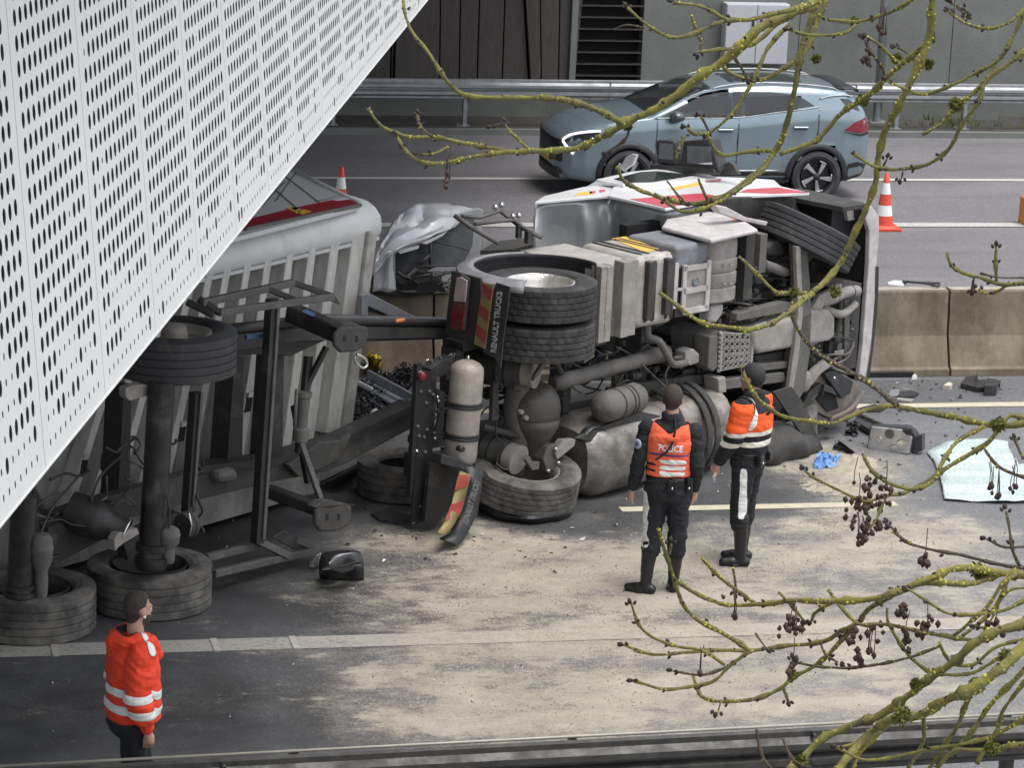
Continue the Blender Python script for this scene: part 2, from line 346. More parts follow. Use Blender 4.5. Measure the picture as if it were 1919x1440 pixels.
fp = V(-12, 47.1, 0); fx = lambda u, v: G(u, v)[0]+12
guardrail(fp, V(40, 47.1, 0), 'galvanised steel guardrail along the far verge in front of the retaining walls', m_galv, -1, .78, [fx(630, 252)-4, fx(630, 250), fx(877, 250), fx(1100, 252)+.8, fx(1640, 228), fx(1818, 255), fx(1818, 255)+3], base=.04)
g0 = G(86, 1439, .75); g1 = G(1919, 1344, .75); gd = nrm(g1-g0)
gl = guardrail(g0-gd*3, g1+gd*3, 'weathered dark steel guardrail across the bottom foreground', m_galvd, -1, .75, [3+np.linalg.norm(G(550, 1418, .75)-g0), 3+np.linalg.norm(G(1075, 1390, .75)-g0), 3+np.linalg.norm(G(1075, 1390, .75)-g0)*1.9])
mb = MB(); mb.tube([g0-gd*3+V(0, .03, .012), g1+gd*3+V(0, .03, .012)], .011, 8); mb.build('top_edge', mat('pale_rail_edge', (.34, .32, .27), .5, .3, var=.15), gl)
# ---------------------------------------------------------------- retaining walls
YW = 48.4
def wx(u, v): return onY(u, v, YW)[0]
pw = thing('plank_retaining_wall', 'brown grey retaining wall of tall textured planks left of the louvred recess', 'wall', (wx(850, 80), YW, 0))
xs = [(560, 560), (640, 638), (735, 731), (742, 737), (824, 822), (862, 859), (898, 893), (946, 940), (983, 1001-8), (1011, 1013), (1048, 1045), (1092, 1076)]
xs = [(u0-260*k/3, u1-260*k/3) for k in (3, 2, 1) for u0, u1 in [(560-0, 556)]] + xs
for i in range(len(xs)-1):
    (t0, b0), (t1, b1) = xs[i], xs[i+1]; off = [0, .05, .015, .07, .03][i*3 % 5]
    A, B = onY(t0, 0, YW), onY(t1, 0, YW); C, D_ = onY(b0, 170, YW), onY(b1, 170, YW); g = V(.012, 0, 0)
    def ext(p, q, z): return q+(p-q)*((z-q[2])/(p[2]-q[2]))
    mb = MB(); mb.prism([ext(A, C, 7.5)+g, ext(B, D_, 7.5)-g, ext(B, D_, 0)-g, ext(A, C, 0)+g], V(0, .3, 0)); 
    for k in range(len(mb.v)): mb.v[k] = (mb.v[k][0], mb.v[k][1]-off, mb.v[k][2])
    mb.build('plank', m_plank, pw, bev=.008)
mb = MB(); mb.box((wx(850, 80)-3, YW+.4, 3.7), (24, .3, 7.4)); mb.build('wall_backing', m_dark, pw)
mb = MB(); mb.box((wx(850, 80)-3, YW-.22, .22), (24, .35, .36)); mb.build('footing', m_conc, pw, bev=.01)
lv = thing('louvred_recess', 'dark recess crossed by thin horizontal metal slats between plank wall and concrete wall', 'vent', (wx(1140, 80), YW, 0))
xa, xb = wx(1092, 40)-.1, wx(1205, 40)
mb = MB(); mb.box(((xa+xb)/2, YW+.9, 3.7), (xb-xa+.4, .1, 7.4)); mb.build('back_wall', mat('recess_back', (.022, .02, .018), .9), lv)
zs = onY(1140, 143, YW-.1)[2]
for i in range(9):
    z = zs+(i)*.186; mb = MB(); mb.box(((xa+xb)/2, YW+.12, z), (xb-xa-.01, .34, .018)); mb.build('slat', mat('slat_steel', (.07, .065, .06), .5, .4) if i == 0 else bpy.data.materials['slat_steel'], lv)
mb = MB(); mb.box((xa-.05, YW+.2, 3.7), (.1, .6, 7.4)); mb.build('jamb', m_conc, lv)
cw = thing('concrete_retaining_wall', 'smooth grey green cast concrete retaining wall behind the moving car', 'wall', (wx(1560, 80), YW, 0))
for k in range(7):
    x0 = xb+k*2.6; mb = MB(); mb.box((x0+1.3, YW+.2, 3.75), (2.59, .42, 7.5)); mb.build('wall_panel', m_conc, cw, bev=.006)
cb = thing('electrical_cabinet', 'pale grey two door electrical cabinet fixed on the concrete wall above the car', 'cabinet', onY(1418, 120, YW-.2))
A = onY(1362, 6, YW-.25); B = onY(1474, 121, YW-.25); zt, zb = A[2], B[2]; xm = onY(1417, 60, YW-.25)[0]
mb = MB(); mb.box(((A[0]+B[0])/2, YW-.13, (zt+zb)/2), (B[0]-A[0], .22, zt-zb)); mb.build('housing', m_cab, cb, bev=.01)
for x0, x1 in ((A[0]+.01, xm-.006), (xm+.006, B[0]-.01)):
    mb = MB(); mb.box(((x0+x1)/2, YW-.255, (zt+zb)/2), (x1-x0, .03, zt-zb-.03)); dr = mb.build('door', m_cab, cb, bev=.006)
    h = MB(); h.box((x0+.06 if x0 > xm-.01 else x1-.06, YW-.285, (zt+zb)/2+.2), (.03, .03, .14)); h.build('handle', mat('black_handle', (.03, .03, .03), .4) if x0 < xm-.05 else bpy.data.materials['black_handle'], dr)
lp = thing('lamp_post', 'slim grey steel post standing before the concrete wall right of the cabinet', 'post', (onY(1647, 150, 47.7)[0], 47.7, 0))
mb = MB(); P0 = onY(1645, 200, 47.7); P1 = onY(1655, 0, 47.7); P0[2] = 0.02; mb.tube([V(P0[0], 47.7, .03), V(P0[0], 47.7, 3), V(P0[0], 47.7, 8)], [.075, .07, .055], 12); mb.build('shaft', m_galv, lp)
mb = MB(); mb.box((P0[0], 47.7, .05), (.3, .3, .04)); mb.build('base_plate', m_galv, lp)
# verge grass and litter of leaves
gm = MB()
for i in range(900):
    x = rnd.uniform(16.8, 24); y = rnd.uniform(47.3, 48.1); h = rnd.uniform(.04, .16)
    if noise.noise((x*1.3, y*2, 0)) < -.05: continue
    a = rnd.uniform(0, 6.3); dx, dy = math.cos(a)*.012, math.sin(a)*.012
    gm.add([(x-dx, y-dy, .05), (x+dx, y+dy, .05), (x+rnd.uniform(-.05, .05), y+rnd.uniform(-.05, .05), .05+h)], [(0, 1, 2)])
tag(gm.build('grass', m_grass, kind='stuff'), 'sparse green grass and weeds under the far guardrail at the right edge', 'grass')
# ---------------------------------------------------------------- footbridge with perforated white cladding
BA = G(0, 985, 5.3); BB = G(800, 0, 5.3); be = nrm(BB-BA); bn = V(be[1], -be[0], 0); bt = math.radians(5.2); bu = V(0, 0, 1)*math.cos(bt)-bn*math.sin(bt); bo = np.cross(be, bu)
if bo@bn < 0: bo = -bo
fb = thing('footbridge', 'footbridge clad in white perforated metal panels spanning the motorway at upper left', 'bridge', (BA+be*6)*V(1, 1, 0))
PWD, HP, RP, NR = .962, .0765, .0803, 27
def panel(e0):
    mb = MB(); g = .0018; m0 = (PWD-11*HP)/2; H = .025+NR*RP+.3
    def P(x, y, o=0): return BA+be*(e0+x)+bu*y+bo*o
    xs = [g]+[m0+i*HP for i in range(12)]+[PWD-g]; ys = [0]+[.0225+j*RP for j in range(NR+1)]+[H]
    for (a, b, c, d) in ((xs[0], xs[1], ys[0], ys[-1]), (xs[-2], xs[-1], ys[0], ys[-1]), (xs[1], xs[-2], ys[0], ys[1]), (xs[1], xs[-2], ys[-2], ys[-1])):
        mb.add([P(a, c), P(b, c), P(b, d), P(a, d)], [(0, 1, 2, 3)])
    K = 12
    for j in range(NR):
        pr = [.8, .42, .2, .08, .05][j] if j < 5 else .02
        run = 0
        for i in range(11):
            small = rnd.random() < (pr if j else (.93)) if run == 0 else True
            run = run-1 if run > 0 else (rnd.choice([0, 1, 3]) if small and j < 4 else 0)
            cx, cy = m0+(i+.5)*HP, ys[1+j]+RP/2
            rx, ry = (.0085, .0125) if small else (.0205, .0275)
            sqp = []; hol = []; hi = []
            for k in range(K):
                a = 2*math.pi*(k+.5)/K; c, s = math.cos(a), math.sin(a); q = max(abs(c), abs(s))
                sqp.append(P(cx+c/q*HP/2, cy+s/q*RP/2)); hol.append(P(cx+c*rx, cy+s*ry)); hi.append(P(cx+c*rx, cy+s*ry, -.004))
            # corners keep the cell square
            n = len(mb.v); mb.v.extend([tuple(map(float, q)) for q in sqp+hol+hi]); 
            cs = [P(cx+sx*HP/2, cy+sy*RP/2) for sx, sy in ((1, 1), (-1, 1), (-1, -1), (1, -1))]; mb.v.extend([tuple(map(float, q)) for q in cs])
            for k in range(K):
                k2 = (k+1) % K; f = [n+k, n+k2, n+K+k2, n+K+k]
                if k in (1, 4, 7, 10): f = [n+k, n+3*K+(k-1)//3, n+k2, n+K+k2, n+K+k]
                mb.f.append(f); mb.f.append([n+K+k, n+K+k2, n+2*K+k2, n+2*K+k]); mb.mi += [0, 1]; mb.sm += [False, False]
    return mb.build('cladding_panel', [m_panel, m_holeedge], fb)
m_holeedge = mat('cut_sheet_edge', (.05, .05, .05), .8)
for k in range(-3, 15): panel(.63+.962*k-.962)
mb = MB()   # turned lower lip of the cladding
mb.prism([BA+be*-4+bo*.004, BA+be*15+bo*.004, BA+be*15-bo*.05-bu*.004, BA+be*-4-bo*.05-bu*.004], bu*-.006); mb.build('lower_edge', m_panel, fb)
mb = MB()
def bq(e, w, z): return BA+be*e-bn*w+V(0, 0, z)
mb.hexa([bq(e, w, z) for z in (.06, 2.75) for e, w in ((-8, .34), (48, .34), (48, 14.6), (-8, 14.6))]); mb.build('deck_structure', m_dark, fb)  # solid dark backing for the holes; unseen width enlarged to block sky
mb = MB(); mb.hexa([bq(e, w, z) for z in (-.01, .05) for e, w in ((-8, .06), (48, .06), (48, 14.8), (-8, 14.8))]); mb.build('soffit', mat('soffit_grey', (.06, .06, .06), .8), fb)
mb = MB(); mb.hexa([bq(e, w, z) for z in (.0, 2.55) for e, w in ((15.1, -.2), (48, -.2), (48, .3), (15.1, .3))]); mb.build('far_parapet', m_panel, fb)
mb = MB(); mb.hexa([bq(e, w, z) for z in (2.76, 2.8) for e, w in ((-8, -.4), (48, -.4), (48, 14.8), (-8, 14.8))]); mb.build('shade_cap', m_panel, fb)  # unseen cap, added to keep light from leaking in behind the holes
# ================================================================== OVERTURNED TRACTOR UNIT
def gm(n, c, r=.75, me=0., var=.24, vs=7, dirt=(DUST, .4, 3.5), **k): return mat(n, c, r, me, var=var, vs=vs, dirt=dirt, bump=k.pop('bump', .25), bs=55, **k)
m_gr = gm('dusty_metal', (.115, .108, .10)); m_gr2 = gm('dusty_dark_metal', (.042, .040, .037), dirt=((.115, .108, .098), .26, 4)); m_gr3 = gm('pale_dusty_casting', (.275, .257, .235), dirt=((.165, .152, .135), .3, 3))
m_blk = gm('black_chassis_paint', (.022, .021, .021), .5, dirt=((.13, .12, .11), .2, 3)); m_blk2 = gm('black_plastic', (.03, .03, .032), .45, dirt=((.12, .115, .105), .12, 3))
m_tyre = gm('tyre_rubber', (.03, .029, .029), .8, dirt=((.10, .096, .09), .36, 5)); m_tyred = gm('dusty_tyre_rubber', (.06, .057, .053), .85, dirt=((.185, .172, .155), .5, 4)); m_tyreb = gm('black_tyre_rubber', (.034, .034, .036), .6, dirt=((.13, .125, .118), .2, 5))
m_rim = gm('bright_wheel_steel', (.62, .60, .55), .35, .7, dirt=((.25, .21, .15), .25, 5)); m_rimd = gm('dirty_wheel_steel', (.26, .24, .21), .6, .3)
m_tank = gm('dusty_fuel_tank', (.38, .355, .322), .5, .1, dirt=((.235, .212, .185), .22, 2.2)); m_pink = gm('pale_plastic_cover', (.46, .43, .42), .55, dirt=((.34, .312, .295), .16, 2.5)); m_adb = gm('grey_tank_plastic', (.17, .18, .195), .5, dirt=((.28, .27, .26), .2, 5))
m_btank = gm('scraped_aluminium_tank', (.27, .25, .225), .34, .5, var=.55, vs=4.5, dirt=((.06, .055, .048), .42, 2.4))
m_silv = mat('silver_paint', (.47, .48, .485), .3, .22, var=.12, vs=4, dirt=((.36, .36, .35), .15, 3), coat=.4)
m_liv = mat('white_cab_paint', (.72, .72, .72), .3, var=.04, coat=.5, dirt=((.5, .48, .46), .12, 4)); m_red = mat('red_livery', (.52, .05, .07), .35, var=.1, coat=.3); m_redd = mat('deep_red_stripe', (.30, .018, .03), .4, var=.12)
m_yel = mat('yellow_sticker', (.68, .42, .06), .5, var=.12, dirt=((.5, .4, .25), .2, 6)); m_ora = mat('orange_plastic', (.75, .26, .07), .4)
m_glass = mat('dark_glass', (.03, .036, .036), .06, var=.1, spec=.8); m_mirr = mat('mirror_glass', (.62, .63, .63), .05, 1.0, var=.25, vs=5); m_chrome = mat('worn_chrome', (.65, .64, .62), .25, .9, var=.2)
m_lens = mat('red_lens', (.16, .014, .022), .25, var=.2, dirt=(DUST, .15, 8)); m_lensw = mat('pinkish_lens', (.45, .36, .35), .3, var=.15, dirt=(DUST, .15, 8)); m_rubh = mat('hose_rubber', (.05, .048, .045), .6, dirt=((.2, .185, .165), .4, 6)); m_brown = gm('rusty_brown_plastic', (.16, .135, .115), .7, dirt=((.25, .215, .18), .35, 5))
TF = Frame((6.3, 26.85), 31)
tk = thing('truck', 'overturned dusty truck tractor unit lying on its side with underside and axles exposed', 'truck', (6.3, 26.85, 0))
def L3(p): return TF.loc(p)
def tD(pts, d): return [TF.D(u, v, d) for u, v in pts]
def dprism(name, mt, pts, d, depth, parent=None, **k): mb = MB(); mb.prism(tD(pts, d), TF.m*depth); return mb.build(name, mt, parent or tk, **k)
def zprism(name, mt, pts, z, h, parent=None, **k): mb = MB(); mb.prism([G(u, v, z) for u, v in pts], V(0, 0, -h)); return mb.build(name, mt, parent or tk, **k)
def dbox(name, mt, tl, br, d, depth, parent=None, **k):
    A, B = L3(TF.D(*tl, d)), L3(TF.D(*br, d)); mb = MB(); mb.fbox(TF, A[0], B[0], d, d+depth, B[2], A[2]); return mb.build(name, mt, parent or tk, **k)
def ttube(name, mt, pts, r, parent=None, seg=8, smooth=0, F=None, **k):
    P = [(F or TF).D(u, v, d) for u, v, d in pts]
    if smooth: P = spline(P, smooth)
    mb = MB(); mb.tube(P, r, seg); return mb.build(name, mt, parent or tk, **k)
def spline(P, n=5):
    P = [np.array(p) for p in P]; out = []
    for i in range(len(P)-1):
        a, b, c, d = P[max(i-1, 0)], P[i], P[i+1], P[min(i+2, len(P)-1)]
        for k in range(n):
            t = k/n; out.append(.5*((2*b)+(c-a)*t+(2*a-5*b+4*c-d)*t*t+(3*b-a-3*c+d)*t**3))
    return out+[P[-1]]
def axes_of(ax):
    t = nrm(np.array(ax, float)); u = np.cross(t, V(0, 0, 1)); u = nrm(u) if np.linalg.norm(u) > .05 else V(1, 0, 0); return t, u, np.cross(t, u)
def tyre(parent, c, ax, R=.5, W=.3, rr=.29, ribs=4, block=0, mt=None, name='tyre', seg=144):
    t, u, w = axes_of(ax); h = W/2; prof = [(rr, -h*.62, 0), (rr+.015, -h*.80, 0), (rr+.05, -h*.95, 0), (rr+(R-rr)*.5, -h*1.03, 0), (R-.05, -h*1.0, 0), (R-.014, -h*.93, 1)]
    tw = W*.90; step = tw/ribs; gw = .012
    for i in range(ribs):
        a, b = -tw/2+i*step+(gw/2 if i else 0), -tw/2+(i+1)*step-(gw/2 if i < ribs-1 else 0)
        prof += [(R, a, 2), (R+.002, (a+b)/2, 2), (R, b, 2)]
        if i < ribs-1: prof += [(R-.012, b+.002, 0), (R-.012, b+gw-.002, 0)]
    prof += [(R-.014, h*.93, 1), (R-.05, h, 0), (rr+(R-rr)*.5, h*1.03, 0), (rr+.05, h*.95, 0), (rr+.015, h*.80, 0), (rr, h*.62, 0)]
    mb = MB(); rings = []; rib = 0
    for n, (r, z, f) in enumerate(prof):
        if f == 0 and n > 6: rib += 1
        row = []
        for k in range(seg):
            q = r
            if block and f and (k+(rib//2)*2) % block == 0: q -= .006
            a = 2*math.pi*k/seg; row.append(np.array(c)+t*z+(u*math.cos(a)+w*math.sin(a))*q)
        rings.append(row)
    mb.rings(rings, False)
    return mb.build(name, mt or m_tyre, parent, ang=20)
def rim(parent, c, ax, R=.29, W=.3, deep=.16, mt=None, holes=10, name='rim'):
    """dished steel wheel seen from the +axis side"""
    h = W/2; mb = MB(); mb.lathe(c, ax, [(R-.002, -h*.8), (R-.04, -h*.5), (R-.035, h*.3), (R-.012, h*.55), (R+.012, h*.72), (R+.014, h*.84), (R+.002, h*.86), (R-.016, h*.75), (R-.035, h*.45), (R-.05, h-deep*1.0), (R-.075, h-deep*1.35), (.16, h-deep*1.55), (.15, h-deep*1.3), (.085, h-deep*1.25), (.07, h-deep*.9), (.0, h-deep*.85)], 48)
    o = mb.build(name, mt or m_rim, parent, ang=30); t, u, w = axes_of(ax)
    for k in range(holes):
        a = 2*math.pi*k/holes; p = np.array(c)+t*(h-deep*1.3)+(u*math.cos(a)+w*math.sin(a))*.118
        b = MB(); b.cyl(p, p+t*.035, .016, 6); b.build('wheel_nut', mt or m_rim, o)
    return o
zU = 2.15
# --- rear wheels, upper pair
tc_ = TF.P(-.02, -.1, 0)
for nm, z in (('outer', zU-.16), ('inner', zU-.52)):
    c = tc_+V(0, 0, z); w_ = thing('x', 'x', 'x'); bpy.data.objects.remove(w_)
    ty = tyre(tk, c, (0, 0, 1), .515, .315, .30, 5, 4, m_tyre)
    if nm == 'outer': rim(ty, c, (0, 0, 1), .30, .315, .14)
mb = MB(); mb.cyl(tc_+V(0, 0, zU-.37), tc_+V(0, 0, zU-.30), .34, 32); mb.build('spacer', m_dark, tk)
# --- rear wheels, lower pair
cl = TF.P(-.1, -.1, 0)
ty = tyre(tk, cl+V(0, 0, .30), nrm(V(0, 0, 1)-TF.m*.20-TF.a*.02), .5, .30, .29, 5, 6, m_tyred); rim(ty, cl+V(0, 0, .30), nrm(V(0, 0, 1)-TF.m*.20-TF.a*.02), .29, .30, .2, m_rimd, 0)
mb = MB(); R_ = []
for k in range(40):
    a = 2*math.pi*k/40; row = []
    for j, (r, z) in enumerate([(.30, .14), (.40, .13), (.42, .07), (.40, .01)]):
        q = r*(1+.10*noise.noise((math.cos(a)*2.3, math.sin(a)*2.3, j*.7))); row.append(cl+TF.a*q*math.cos(a)-TF.m*q*math.sin(a)-TF.m*.04+V(0, 0, max(.012, z+.035*noise.noise((a*1.5, j, 3)))))
    R_.append(row)
R_.append(R_[0]); mb.rings(R_, False, True, False); mb.build('torn_tyre', m_blk2, tk, ang=30, thick=.015)
# --- axle, differential
mb = MB(); mb.tube([TF.P(-.06, .05, z) for z in (.3, .5, .62, .95, 1.25, 1.7)], [.09, .09, .13, .15, .10, .08], 16); mb.build('axle_tube', m_gr, tk)
dc = TF.D(1003, 765, -.02)
mb = MB(); mb.ball(dc, .25, 24, 14, (TF.a, TF.m, V(0, 0, 1)), (1.0, .85, 1.0)); m_oil = gm('oily_casting', (.085, .076, .066), .45, .2, dirt=((.15, .135, .115), .3, 4)); df = mb.build('differential', m_oil, tk)
mb = MB(); mb.lathe(dc-V(0, 0, .08), (0, 0, -1), [(.235, 0), (.22, .08), (.17, .18), (.11, .28), (.085, .36), (.08, .48)], 20, True); mb.build('axle_neck', m_oil, df)
for (u, v) in ((976, 772), (985, 783)): mb = MB(); p = TF.D(u, v, -.235); mb.cyl(p+TF.m*.04, p-TF.m*.02, .022, 8); mb.build('drain_plug', m_gr3, df)
mb = MB(); p0, p1 = TF.D(1035, 720, 0.02), TF.D(1238, 664, .06); mb.tube([p0, lerp(p0, p1, .08), lerp(p0, p1, .12), lerp(p0, p1, .9), lerp(p0, p1, 1.05)], [.06, .085, .072, .072, .085], 16); mb.build('propeller_shaft', m_gr, tk)
# --- air springs
for (u, v, d1, r) in ((1002, 700, -.12, .135), (970, 862, -.14, .135)):
    e = TF.D(u, v, d1); q = nrm(e-(TF.D(884, 684, .42) if v < 800 else TF.D(893, 826, .32)))
    mb = MB(); mb.lathe(e-q*.66, q, [(.05, .0), (.155, .01), (.16, .28), (.165, .32), (.175, .34), (.165, .37), (.15, .40), (.16, .42), (.15, .46), (.13, .50), (.128, .56)], 28, True); a_ = mb.build('air_spring', m_gr2, tk, ang=40)
    mb = MB(); mb.lathe(e-q*.1, q, [(.128, .0), (.13, .08), (.138, .085), (.138, .115), (.11, .12), (.05, .12), (.01, .115)], 28, True); mb.build('piston_base', m_gr3, a_, ang=40)
    mb = MB(); mb.lathe(e-q*.84, q, [(.155, 0), (.152, .40)], 28, True); mb.build('spring_sleeve', m_gr, a_, ang=40)
dprism('link_bracket', m_gr, [(1000, 715), (1020, 690), (1036, 668), (1022, 674), (1002, 705)], -.28, .04, bev=.004)
dprism('link_bracket', m_gr, [(985, 862), (992, 855), (1000, 868), (1012, 866), (1010, 880), (998, 882)], -.3, .05, bev=.004)
dprism('link_arm', m_gr3, [(1040, 850), (1055, 826), (1079, 824), (1077, 836), (1045, 862)], -.25, .08, bev=.006)
dprism('caliper', m_gr, [(1018, 862), (1026, 838), (1040, 832), (1048, 850), (1044, 880), (1026, 886)], -.22, .14, bev=.012)
for (u, v) in ((1027, 883), (1046, 868), (1041, 842)): mb = MB(); p = TF.D(u, v, -.24); mb.cyl(p+TF.m*.05, p-TF.m*.02, .016, 8); mb.build('bolt', m_chrome, tk)
ttube('anti_roll_bar', m_gr2, [(905, 800, .0), (950, 812, -.02), (1000, 826, -.05), (1022, 836, -.1)], .032, smooth=4)
ttube('axle_link', m_gr2, [(1052, 700, -.05), (1042, 680, -.1), (1035, 655, -.1)], .03)
# --- vertical air tank with straps
tt, tb = TF.D(876, 690, -.22), TF.D(862, 858, -.22); ax_ = nrm(tt-tb); Lt = np.linalg.norm(tt-tb)
mb = MB(); mb.lathe(tb, ax_, [(.0, -.085), (.06, -.08), (.11, -.055), (.142, -.01), (.146, .03), (.148, .035), (.148, Lt-.03), (.146, Lt-.02), (.142, Lt+.01), (.11, Lt+.045), (.06, Lt+.068), (0, Lt+.072)], 32); at_ = mb.build('air_tank', gm('beige_air_tank', (.33, .30, .262), .5, .1, dirt=((.17, .148, .12), .3, 3)), tk, ang=40)
for f in (.60, .25):
    mb = MB(); mb.lathe(tb+ax_*Lt*f, ax_, [(.15, -.028), (.156, -.026), (.156, -.008), (.152, -.004), (.152, .004), (.156, .008), (.156, .026), (.15, .028)], 32); mb.build('strap', m_blk, at_)
mb = MB(); p = tt+ax_*.07; mb.cyl(p, p+V(0, 0, .04), .014, 8); mb.build('valve', m_chrome, at_)
mb = MB(); p = TF.D(864, 842, -.37); mb.cyl(p+TF.m*.04, p-TF.m*.025, .026, 10); mb.build('drain_valve', m_blk, at_)
# --- rear frame end with its bolts, valve block and lamp
ef = dprism('rear_crossmember', m_blk, [(790, 694), (818, 700), (818, 752), (809, 870), (806, 978), (772, 980), (780, 860), (786, 752)], .0, .03, bev=.004)
ef2 = dprism('frame_flange', m_blk, [(782, 684), (792, 682), (786, 760), (778, 870), (773, 930), (768, 930), (772, 850), (779, 740)], .0, .05)
for (u, v) in [(788, 734), (805, 734), (799, 756), (783, 800), (800, 806), (785, 818), (795, 820), (781, 846), (797, 848), (812, 740), (822, 752), (820, 745), (814, 812), (815, 822), (788, 950), (800, 955)]:
    mb = MB(); p = TF.D(u, v, -.005); mb.ball(p, .017, 8, 5); mb.build('bolt', m_chrome if rnd.random() < .6 else m_gr, ef)
dprism('bracket_plate', m_blk2, [(818, 728), (834, 736), (832, 800), (822, 832), (812, 822), (822, 780)], .06, .02, bev=.003)
dprism('lower_bracket', m_blk, [(768, 850), (818, 856), (816, 905), (792, 915), (766, 895)], .05, .07)
mb = MB(); p = TF.D(791, 706, -.03); mb.ball(p, .045, 12, 8, None, (1, .6, 1)); mb.build('marker_lamp', m_lens, tk)
vb = dprism('valve_block', m_blk2, [(806, 692), (822, 680), (850, 668), (852, 690), (830, 706), (808, 704)], .06, .12, bev=.006)
for i in range(22):
    u, v = 798+rnd.uniform(0, 56), 0; v = 690-(u-798)*.42+rnd.uniform(-4, 14); p = TF.D(u, v, rnd.uniform(.1, .3)); mb = MB(); mb.tube([p, p+V(0, 0, .05), p+V(rnd.uniform(-.02, .02), 0, .06)], [.011, .011, .013], 6); mb.build('air_fitting', m_chrome if i % 3 else m_gr, vb)
# --- mudguard, rear lamp, chevron board, flap with lettering
R_ = []
for a in np.linspace(math.radians(-62), math.radians(195), 40):
    R_.append([tc_+TF.a*(-math.cos(a)*0+math.cos(a))*r+TF.m*math.sin(a)*r+V(0, 0, z) for r, z in ((.60, zU-.42), (.615, zU-.1), (.615, zU+.06), (.60, zU+.09))])
mb = MB(); mb.grid(R_[8:]); mb.build('mudguard', m_blk2, tk, ang=40, thick=.012)
R_ = []
for a in np.linspace(math.radians(60), math.radians(215), 26):
    R_.append([tc_+TF.a*math.cos(a)*r+TF.m*math.sin(a)*r+V(0, 0, zU+.095-dz) for r, dz in ((.598, 0), (.66, .0), (.74, .035), (.76, .08))])
mb = MB(); mb.grid(R_); mb.build('mudguard_lip', gm('grey_plastic_edge', (.21, .21, .22), .45, dirt=(DUST, .15, 4)), tk, ang=40, thick=.01)
SL = -.80
def sprism(name, mt, pts, s, depth, parent=None, **k): mb = MB(); mb.prism([TF.S(u, v, s) for u, v in pts], TF.a*depth); return mb.build(name, mt, parent or tk, **k)
sprism('lamp_board', m_blk2, [(846, 508), (862, 512), (900, 522), (905, 640), (890, 648), (842, 632), (833, 622)], SL, .03, bev=.006)
lh = sprism('tail_lamp', m_gr2, [(853, 517), (864, 514), (878, 523), (868, 620), (857, 624), (841, 618)], SL-.035, .035, bev=.01)
sprism('lens', m_lensw, [(855, 521), (863, 519), (875, 526), (871, 567), (849, 565)], SL-.05, .015, lh, bev=.006)
sprism('lens', m_lens, [(849, 567), (871, 569), (866, 617), (857, 620), (843, 614)], SL-.05, .015, lh, bev=.006)
def chevron(pts4, s, F, fn, par, n=5):
    """reflective board: alternating slanted red and yellow bands across a quad (top-left, top-right, bottom-right, bottom-left)"""
    A, B, C, D = [fn(u, v) for u, v in pts4]
    mb = MB(); mb.prism([A, B, C, D], F.a*.012); bo_ = mb.build('chevron_board', m_yelr, par)
    N = 3; k = .08
    for i in range(N):
        t0, t1 = (i+.0)/N, (i+.5)/N; f = lambda t, s_: lerp(lerp(A, D, max(0, min(1, t))), lerp(B, C, max(0, min(1, t))), s_)
        mb = MB(); q = [f(t0, 0), f(t0+k, 1), f(t1+k, 1), f(t1, 0)]; mb.prism([x-F.a*.003 for x in q], F.a*.003); mb.build('red_band', m_redr, bo_)
    return bo_
m_yelr = mat('reflective_yellow', (.27, .20, .06), .4, var=.25, vs=14, dirt=((.16, .14, .11), .4, 7)); m_redr = mat('reflective_red', (.30, .04, .028), .4, var=.25, vs=14, dirt=((.15, .1, .09), .3, 7))
chevron([(905, 530), (924, 534), (908, 654), (888, 645)], SL-.02, TF, lambda u, v: TF.S(u, v, SL-.03), tk)
fl = [(930, 530), (955, 538), (951, 580), (942, 640), (938, 690), (928, 672), (905, 660), (914, 600), (924, 545)]
flap = sprism('mud_flap', m_blk2, fl, SL-.015, .012)
def lettering(txt, F, p0, ex, ey, h, mt, parent, name='lettering'):
    cu = bpy.data.curves.new(name, 'FONT'); cu.body = txt; cu.size = 1.0; cu.extrude = .006; cu.resolution_u = 2; cu.offset = .03; ob = bpy.data.objects.new(name, cu); COL.objects.link(ob)
    bpy.context.view_layer.update(); me = bpy.data.meshes.new_from_object(ob.evaluated_get(bpy.context.evaluated_depsgraph_get())); bpy.data.objects.remove(ob); bpy.data.curves.remove(cu)
    xs = [v.co.x for v in me.vertices]; ys = [v.co.y for v in me.vertices]; x0, x1, y0, y1 = min(xs), max(xs), min(ys), max(ys); ez = np.cross(nrm(ex), nrm(ey)); R0 = rootloc(parent) if parent else 0
    for v in me.vertices:
        p = p0+ex*((v.co.x-x0)/(x1-x0))+ey*((v.co.y-y0)/(y1-y0))+ez*(v.co.z*.5)
        v.co = Vector(p-R0)
    me.materials.clear(); me.materials.append(mt); me.update()
    o = bpy.data.objects.new(name, me); COL.objects.link(o); o.parent = parent; o['kind'] = 'stuff'; return o
m_lett = mat('pale_lettering', (.42, .42, .41), .5, var=.1)
p0 = TF.S(929, 661, SL-.022); p1 = TF.S(941, 547, SL-.022); ph = TF.S(919, 660, SL-.022); lettering('RENAULT TRUCKS', TF, p0, p1-p0, ph-p0, .05, m_lett, flap)
